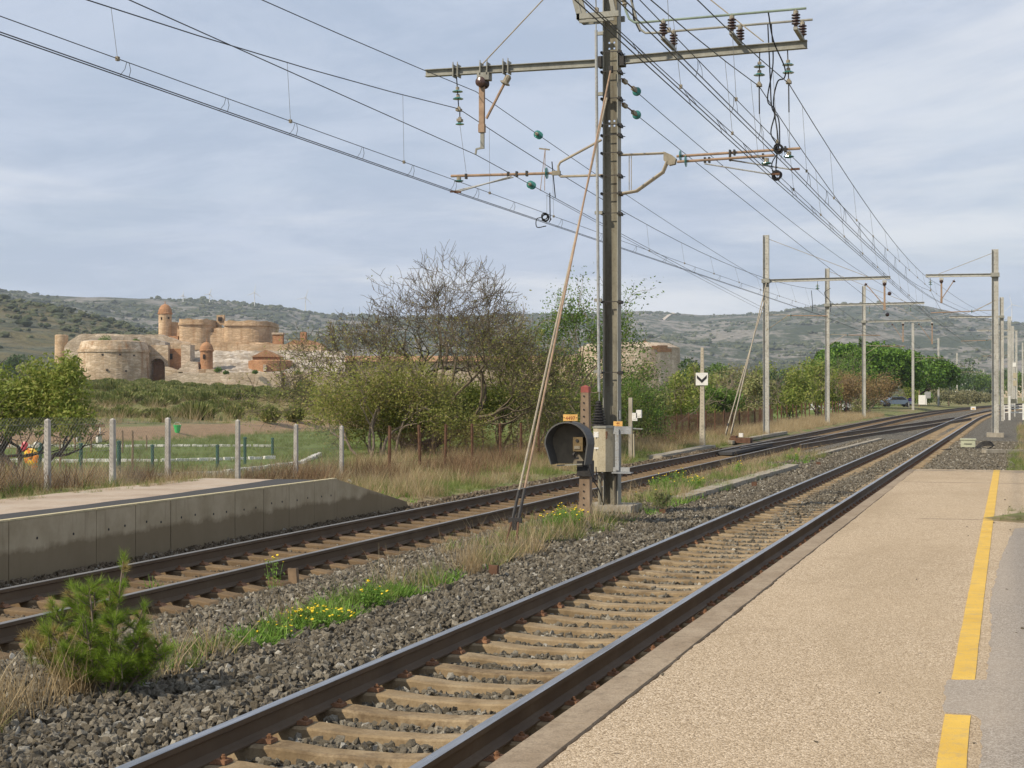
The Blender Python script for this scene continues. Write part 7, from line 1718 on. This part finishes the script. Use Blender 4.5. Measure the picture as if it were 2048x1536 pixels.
# ================================================================== trackside pieces
def stake(x, y, z, w_, h_, lean, label, mat='rust', nm='rusty_stake'):
    M_ = Matrix.Rotation(lean, 3, 'Y'); o = MB().box((x, y, z + h_ / 2 - 0.05), (w_, 0.02, h_ + 0.1), M=M_).box((x - w_ / 2 + 0.008, y + 0.03, z + h_ / 2 - 0.05), (0.016, 0.06, h_ + 0.1), M=M_).box((x + w_ / 2 - 0.008, y + 0.03, z + h_ / 2 - 0.05), (0.016, 0.06, h_ + 0.1), M=M_).build(nm, M[mat], None, loc=(x, y, z)); tag(o, label, 'stake', 'short stakes in the ballast')
stake(-6.1, 17.9, -0.17, 0.11, 0.14, 0.05, 'rusty red stub stake on the ballast edge left of the near track')
stake(-8.3, 16.9, -0.2, 0.11, 0.16, -0.08, 'brown stub stake beside the far track', 'wood', 'brown_stake')
stake(-6.27, 28.1, -0.17, 0.12, 0.09, 0.0, 'rusty red stub stake by the mast foundation'); stake(-6.0, 36.9, -0.17, 0.12, 0.11, 0.0, 'rusty red stub stake beside the concrete cable trough'); stake(-5.9, 48.5, -0.17, 0.13, 0.09, 0.0, 'farthest rusty red stub stake by the near track')
def trough(name, x0, y0, x1, y1, wd, n, z, label):
    t = thing(name, (x0, y0, z), label, 'cable trough', 'concrete cable troughs'); rg = random.Random(n)
    for i in range(n):
        a = Vector((x0 + (x1 - x0) * i / n, y0 + (y1 - y0) * i / n, z + rg.uniform(-.008, .008))); b_ = Vector((x0 + (x1 - x0) * (i + 0.97) / n, y0 + (y1 - y0) * (i + 0.97) / n, z + rg.uniform(-.008, .008)))
        MB().bar(a, b_, wd, 0.14).build('cover_slab', M['conc'], t)
trough('cable_trough', -6.62, 31.0, -6.36, 46.2, 0.34, 15, -0.13, 'row of concrete trough covers between the tracks beyond the big mast')
trough('cable_trough', -11.5, 50.5, -11.75, 61.5, 0.42, 11, -0.1, 'pale concrete trough covers left of the far track by the chevron post')
trough('cable_trough', -11.9, 66.5, -12.0, 84, 0.3, 14, -0.1, 'thin line of trough covers running to the nearest far mast')
trough('timber_edge', -6.75, 54.0, -6.2, 75.0, 0.22, 10, -0.16, 'broken line of pale planks beside the crossover rails')
o = MB().box((FAR_X - 0.42, 60.5, -0.1), (0.5, 12.0, 0.1)).build('rubber_crossing_mat', M['asph_dark'], None, loc=(FAR_X, 60.5, -0.15)); tag(o, 'dark mat laid between the far rails at the turnout', 'mat')
# chevron sign
cx_, cy_ = -12.04, 61.3; cz_ = gz(cx_, cy_)
t = thing('chevron_sign', (cx_, cy_, cz_), 'square white board with black chevron on a drilled concrete post', 'sign')
po = MB().add([(cx_ - .11, cy_ - .09, cz_ - .2), (cx_ + .11, cy_ - .09, cz_ - .2), (cx_ + .11, cy_ + .09, cz_ - .2), (cx_ - .11, cy_ + .09, cz_ - .2), (cx_ - .055, cy_ - .05, 3.86), (cx_ + .055, cy_ - .05, 3.86), (cx_ + .055, cy_ + .05, 3.86), (cx_ - .055, cy_ + .05, 3.86)], [(3, 2, 1, 0), (4, 5, 6, 7), (0, 1, 5, 4), (1, 2, 6, 5), (2, 3, 7, 6), (3, 0, 4, 7)]).build('post', plain('pale_post_concrete', (0.45, 0.4, 0.31), 0.9, 0.15, 6, dirt=(0.3, 0.26, 0.19)), t)
for z in np.arange(0.2, 3.8, 0.13):
    if 2.3 < z < 2.9: continue
    wz = 0.09 + (0.05 - 0.09) * (z - cz_ + .2) / (3.86 - cz_ + .2)
    MB().lathe([(0.012, 0), (0.014, 0.004)], (cx_, cy_ - wz - 0.001, float(z)), (0, -1, 0), 7).build('bolt_hole', M['black'], po)
pl_ = MB().box((cx_, cy_ - 0.1, 2.6), (0.49, 0.015, 0.5)).build('board', M['white'], t)
MB().extr([(-.2, .16), (0, -.03), (.2, .16), (.2, .03), (0, -.16), (-.2, .03)], (cx_, cy_ - 0.115, 2.6), (1, 0, 0), (0, 0, 1), (0, 1, 0), 0.006).build('chevron', M['black'], pl_)
# relay post with white boxes right of the big mast
x, y = -12.2, 49.9; z = gz(x, y)
t = thing('relay_post', (x, y, z), 'thin concrete post with two white boxes just right of the big mast', 'post')
MB().box((x, y, z + 0.95), (0.12, 0.1, 2.15)).build('post', M['conc'], t)
for dx_, zz in ((0.16, 1.26), (0.3, 1.36)): MB().box((x + dx_, y - 0.05, zz), (0.17, 0.12, 0.26)).box((x + dx_, y - 0.115, zz - 0.03), (0.1, 0.012, 0.08)).build('relay_box', M['white'], t)
MB().bar((x, y, 0.88), (x + 0.4, y, 0.86), 0.04, 0.03).build('arm', M['galv_bright'], t); MB().tube([(x + 0.12, y, -0.1), (x + 0.1, y, 0.7)], 0.035, 7).build('conduit', M['cream'], t)
# point machine box left of the far track
x, y = -11.55, 67.5
t = thing('point_machine', (x, y, -0.2), 'rusty point machine with small white lamp beside the far track', 'point machine')
MB().box((x, y, -0.03), (0.9, 0.7, 0.22)).box((x - 0.3, y, 0.12), (0.24, 0.5, 0.1)).build('housing', M['rust'], t); MB().box((x + 0.02, y - 0.1, 0.2), (0.17, 0.14, 0.17)).build('lamp', M['white'], t); MB().bar((x + 0.2, y, -0.05), (FAR_X - 0.8, y, -0.1), 0.05, 0.03).build('throw_rod', M['dark'], t)
# trackside box with cables on the right
x, y = -1.95, 65.0; z = -0.24
t = thing('junction_box', (x, y, z), 'pale green junction box with black cables right of the near track', 'junction box')
bo = MB().box((x, y, z + 0.26), (0.56, 0.45, 0.3)).box((x, y, z + 0.42), (0.62, 0.5, 0.05)).build('box', plain('pale_green_enamel', (0.46, 0.47, 0.33), 0.5, 0.1, 6, dirt=(0.3, 0.28, 0.18)), t)
MB().box((x, y - 0.235, z + 0.24), (0.3, 0.012, 0.025)).build('handle', M['dark'], bo)
for s in (-.2, .2): MB().box((x + s, y, z + 0.05), (0.05, 0.3, 0.16)).build('leg', M['dark'], t)
for k in range(5): cable([(x - 0.25 + 0.1 * k, y - 0.2, z + 0.06), (x + 0.2 + .05 * k, y - 0.35, z + 0.05), (x + 0.5 + .03 * k, y - 0.2, z + 0.3 - .03 * k), (x + 0.85 + .03 * k, y - .1, z + 0.34 - .04 * k), (x + 0.95, y, z + 0.15), (x + 0.7, y - .2, z + 0.03)], 0.016, 'cable', M['pvc'], t)
cable([(x - 0.2, y - .2, z + .05), (x - 1.2, y - 2.2, -0.2), (x - 1.9, y - 3.0, -0.22), (x - 3.0, y - 3.2, -0.22)], 0.016, 'cable', M['pvc'], t)
trough('cable_trough', -1.25, 60.6, 0.2, 61.3, 0.4, 2, -0.15, 'short concrete slab beside the junction box')
def marker(x, y, h_, label, m_='white'):
    o = MB().box((x, y, h_ / 2 - 0.15), (0.11, 0.05, h_ + 0.1)).box((x, y, h_ - 0.08), (0.12, 0.06, 0.04)).build('marker_post', M[m_], None, loc=(x, y, -0.2)); tag(o, label, 'marker', 'small trackside markers')
marker(-1.27, 86.0, 0.55, 'short white marker post left of the nearest right mast')
for x, y, lb in ((-5.3, 197.0, 'white and yellow dwarf marker between the far rails'), (-2.1, 150.0, 'small yellow marker right of the near track before the barrier')):
    t = thing('dwarf_marker', (x, y, -0.2), lb, 'marker', 'dwarf markers'); MB().box((x, y, 0.1), (0.6 if x < -5 else 0.3, 0.3, 0.4)).build('body', M['white'], t); MB().box((x, y - 0.16, 0.05), (0.3, 0.012, 0.16)).build('yellow_face', M['plate'], t)
# level-crossing barrier
x, y = -0.72, 130.2; z = -0.15
t = thing('crossing_barrier', (x, y, z), 'white railed level crossing barrier at the right edge', 'barrier')
MB().box((x, y, z + 0.95), (0.17, 0.17, 1.95)).build('post', M['white'], t); MB().box((x + 1.05, y + .2, z + 0.65), (0.15, 0.15, 1.3)).build('post', M['white'], t); MB().box((x - 0.42, y, z + 0.55), (0.09, 0.09, 1.1)).build('post', M['white'], t)
for zz in (1.12, 0.92, 0.6): MB().bar((x - 0.45, y, z + zz), (x + 3.0, y + .4, z + zz), 0.07, 0.075).build('rail', M['white'], t)
MB().box((x + 0.3, y + .1, z + 1.5), (0.5, 0.3, 0.35)).build('motor_box', M['cream'], t)
x, y = -0.35, 150.0
t = thing('signal_mast', (x, y, -0.1), 'slim signal mast with white backed heads behind the crossing barrier', 'signal')
MB().tube([(x, y, -0.2), (x, y, 4.6)], 0.07, 7).build('mast', M['far_steel'], t)
for zz in (2.9, 3.6): MB().box((x, y, zz), (0.34, 0.2, 0.5)).build('head', M['cream'], t)
MB().box((x - 0.05, y, 4.6), (0.3, 0.2, 0.4)).build('top_board', M['white'], t)
# signs and cars left of the far track, warehouse
for (x, y, nm, lb, m_, w_, h_, zc_, zp) in ((-13.5, 231, 'sign_board', 'white upright board on a wooden post below the pines', 'white', 1.0, 1.35, 0.95, 2.4), (-13.6, 210.5, 'sign_board', 'small violet sign on a white post by the parked car', 'violet', 0.55, 0.45, 1.1, 1.2), (-14.2, 262, 'sign_board', 'pale grey board beyond the white one', 'galv_bright', 1.0, 1.1, 1.6, 1.9)):
    t = thing(nm, (x, y, gz(x, y)), lb, 'sign'); MB().box((x - 0.2, y + 0.06, zp / 2 - 0.2), (0.14, 0.1, zp + 0.4)).build('post', M['wood'] if m_ == 'white' else M['white'], t); MB().box((x + 0.2 * (m_ == 'white'), y, zc_), (w_, 0.05, h_)).build('board', M[m_], t)
def car(x, y, rz, paint, label):
    z = gz(x, y); t = thing('parked_car', (x, y, z), label, 'car', 'cars parked beyond the fence', rz=rz); pm = plain(label.split()[0] + '_car_paint', paint, 0.3, 0.05, 2, spec=0.6)
    side = [(-2.1, 0.35), (-2.15, 0.7), (-1.9, 0.92), (-1.2, 0.98), (-0.7, 1.42), (0.75, 1.45), (1.5, 0.95), (2.05, 0.85), (2.12, 0.4)]
    MB().extr(side, (0, -0.85, 0), (1, 0, 0), (0, 0, 1), (0, 1, 0), 1.7).build('body', pm, t, local=True)
    for sy in (-0.856, 0.846): MB().extr([(-1.05, 1.0), (-0.65, 1.37), (0.7, 1.39), (1.25, 1.0)], (0, sy, 0), (1, 0, 0), (0, 0, 1), (0, 1, 0), 0.01).build('window', M['black'], t, local=True)
    for sx in (-1.35, 1.35):
        for sy in (-0.8, 0.8): MB().lathe([(0.31, -0.09), (0.33, -0.06), (0.33, 0.06), (0.31, 0.09)], (sx, sy, 0.32), (0, 1, 0), 14).build('wheel', M['black'], t, local=True)
    for sy in (-0.6, 0.6): MB().box((2.09, sy, 0.68), (0.05, 0.3, 0.14)).build('headlight', M['white'], t, local=True)
car(-16.4, 224, 0.35, (0.12, 0.16, 0.22), 'blue-grey car parked under the pines by the violet sign'); car(-17.2, 152, 0.2, (0.6, 0.6, 0.6), 'white car half hidden behind shrubs right of the second far mast')
x, y = -23.6, 729
t = thing('warehouse', (x, y, 0), 'small bright white warehouse in the far distance right of the pines', 'building')
MB().box((x, y, 4.2), (8.5, 9, 5.0)).build('wall', M['white'], t); MB().box((x, y, 6.85), (9.0, 9.4, 0.3)).build('roof', M['fpost'], t)
for k in range(3): MB().box((x - 2.4 + 2.4 * k, y - 4.53, 4.4), (1.3, 0.1, 1.4)).build('window', M['hole'], t)
for i, (x, y, w_, h_) in enumerate(((-2.0, 620, 9, 6.0), (9.0, 560, 12, 5.0))):
    t = thing('distant_house', (x, y, 0), ('left' if i == 0 else 'right') + ' small ochre house among the distant trees at right', 'building')
    MB().box((x, y, h_ / 2), (w_, 8, h_)).build('wall', M['fp'], t); MB().extr([(-w_ / 2 - .3, h_), (0, h_ + 1.8), (w_ / 2 + .3, h_)], (x, y - 4.3, 0), (1, 0, 0), (0, 0, 1), (0, 1, 0), 8.6).build('roof', M['ftile'], t)
    for k in (-1, 1): MB().box((x + k * w_ * .25, y - 4.03, h_ * .55), (1.0, 0.08, 1.3)).build('window', M['hole'], t)
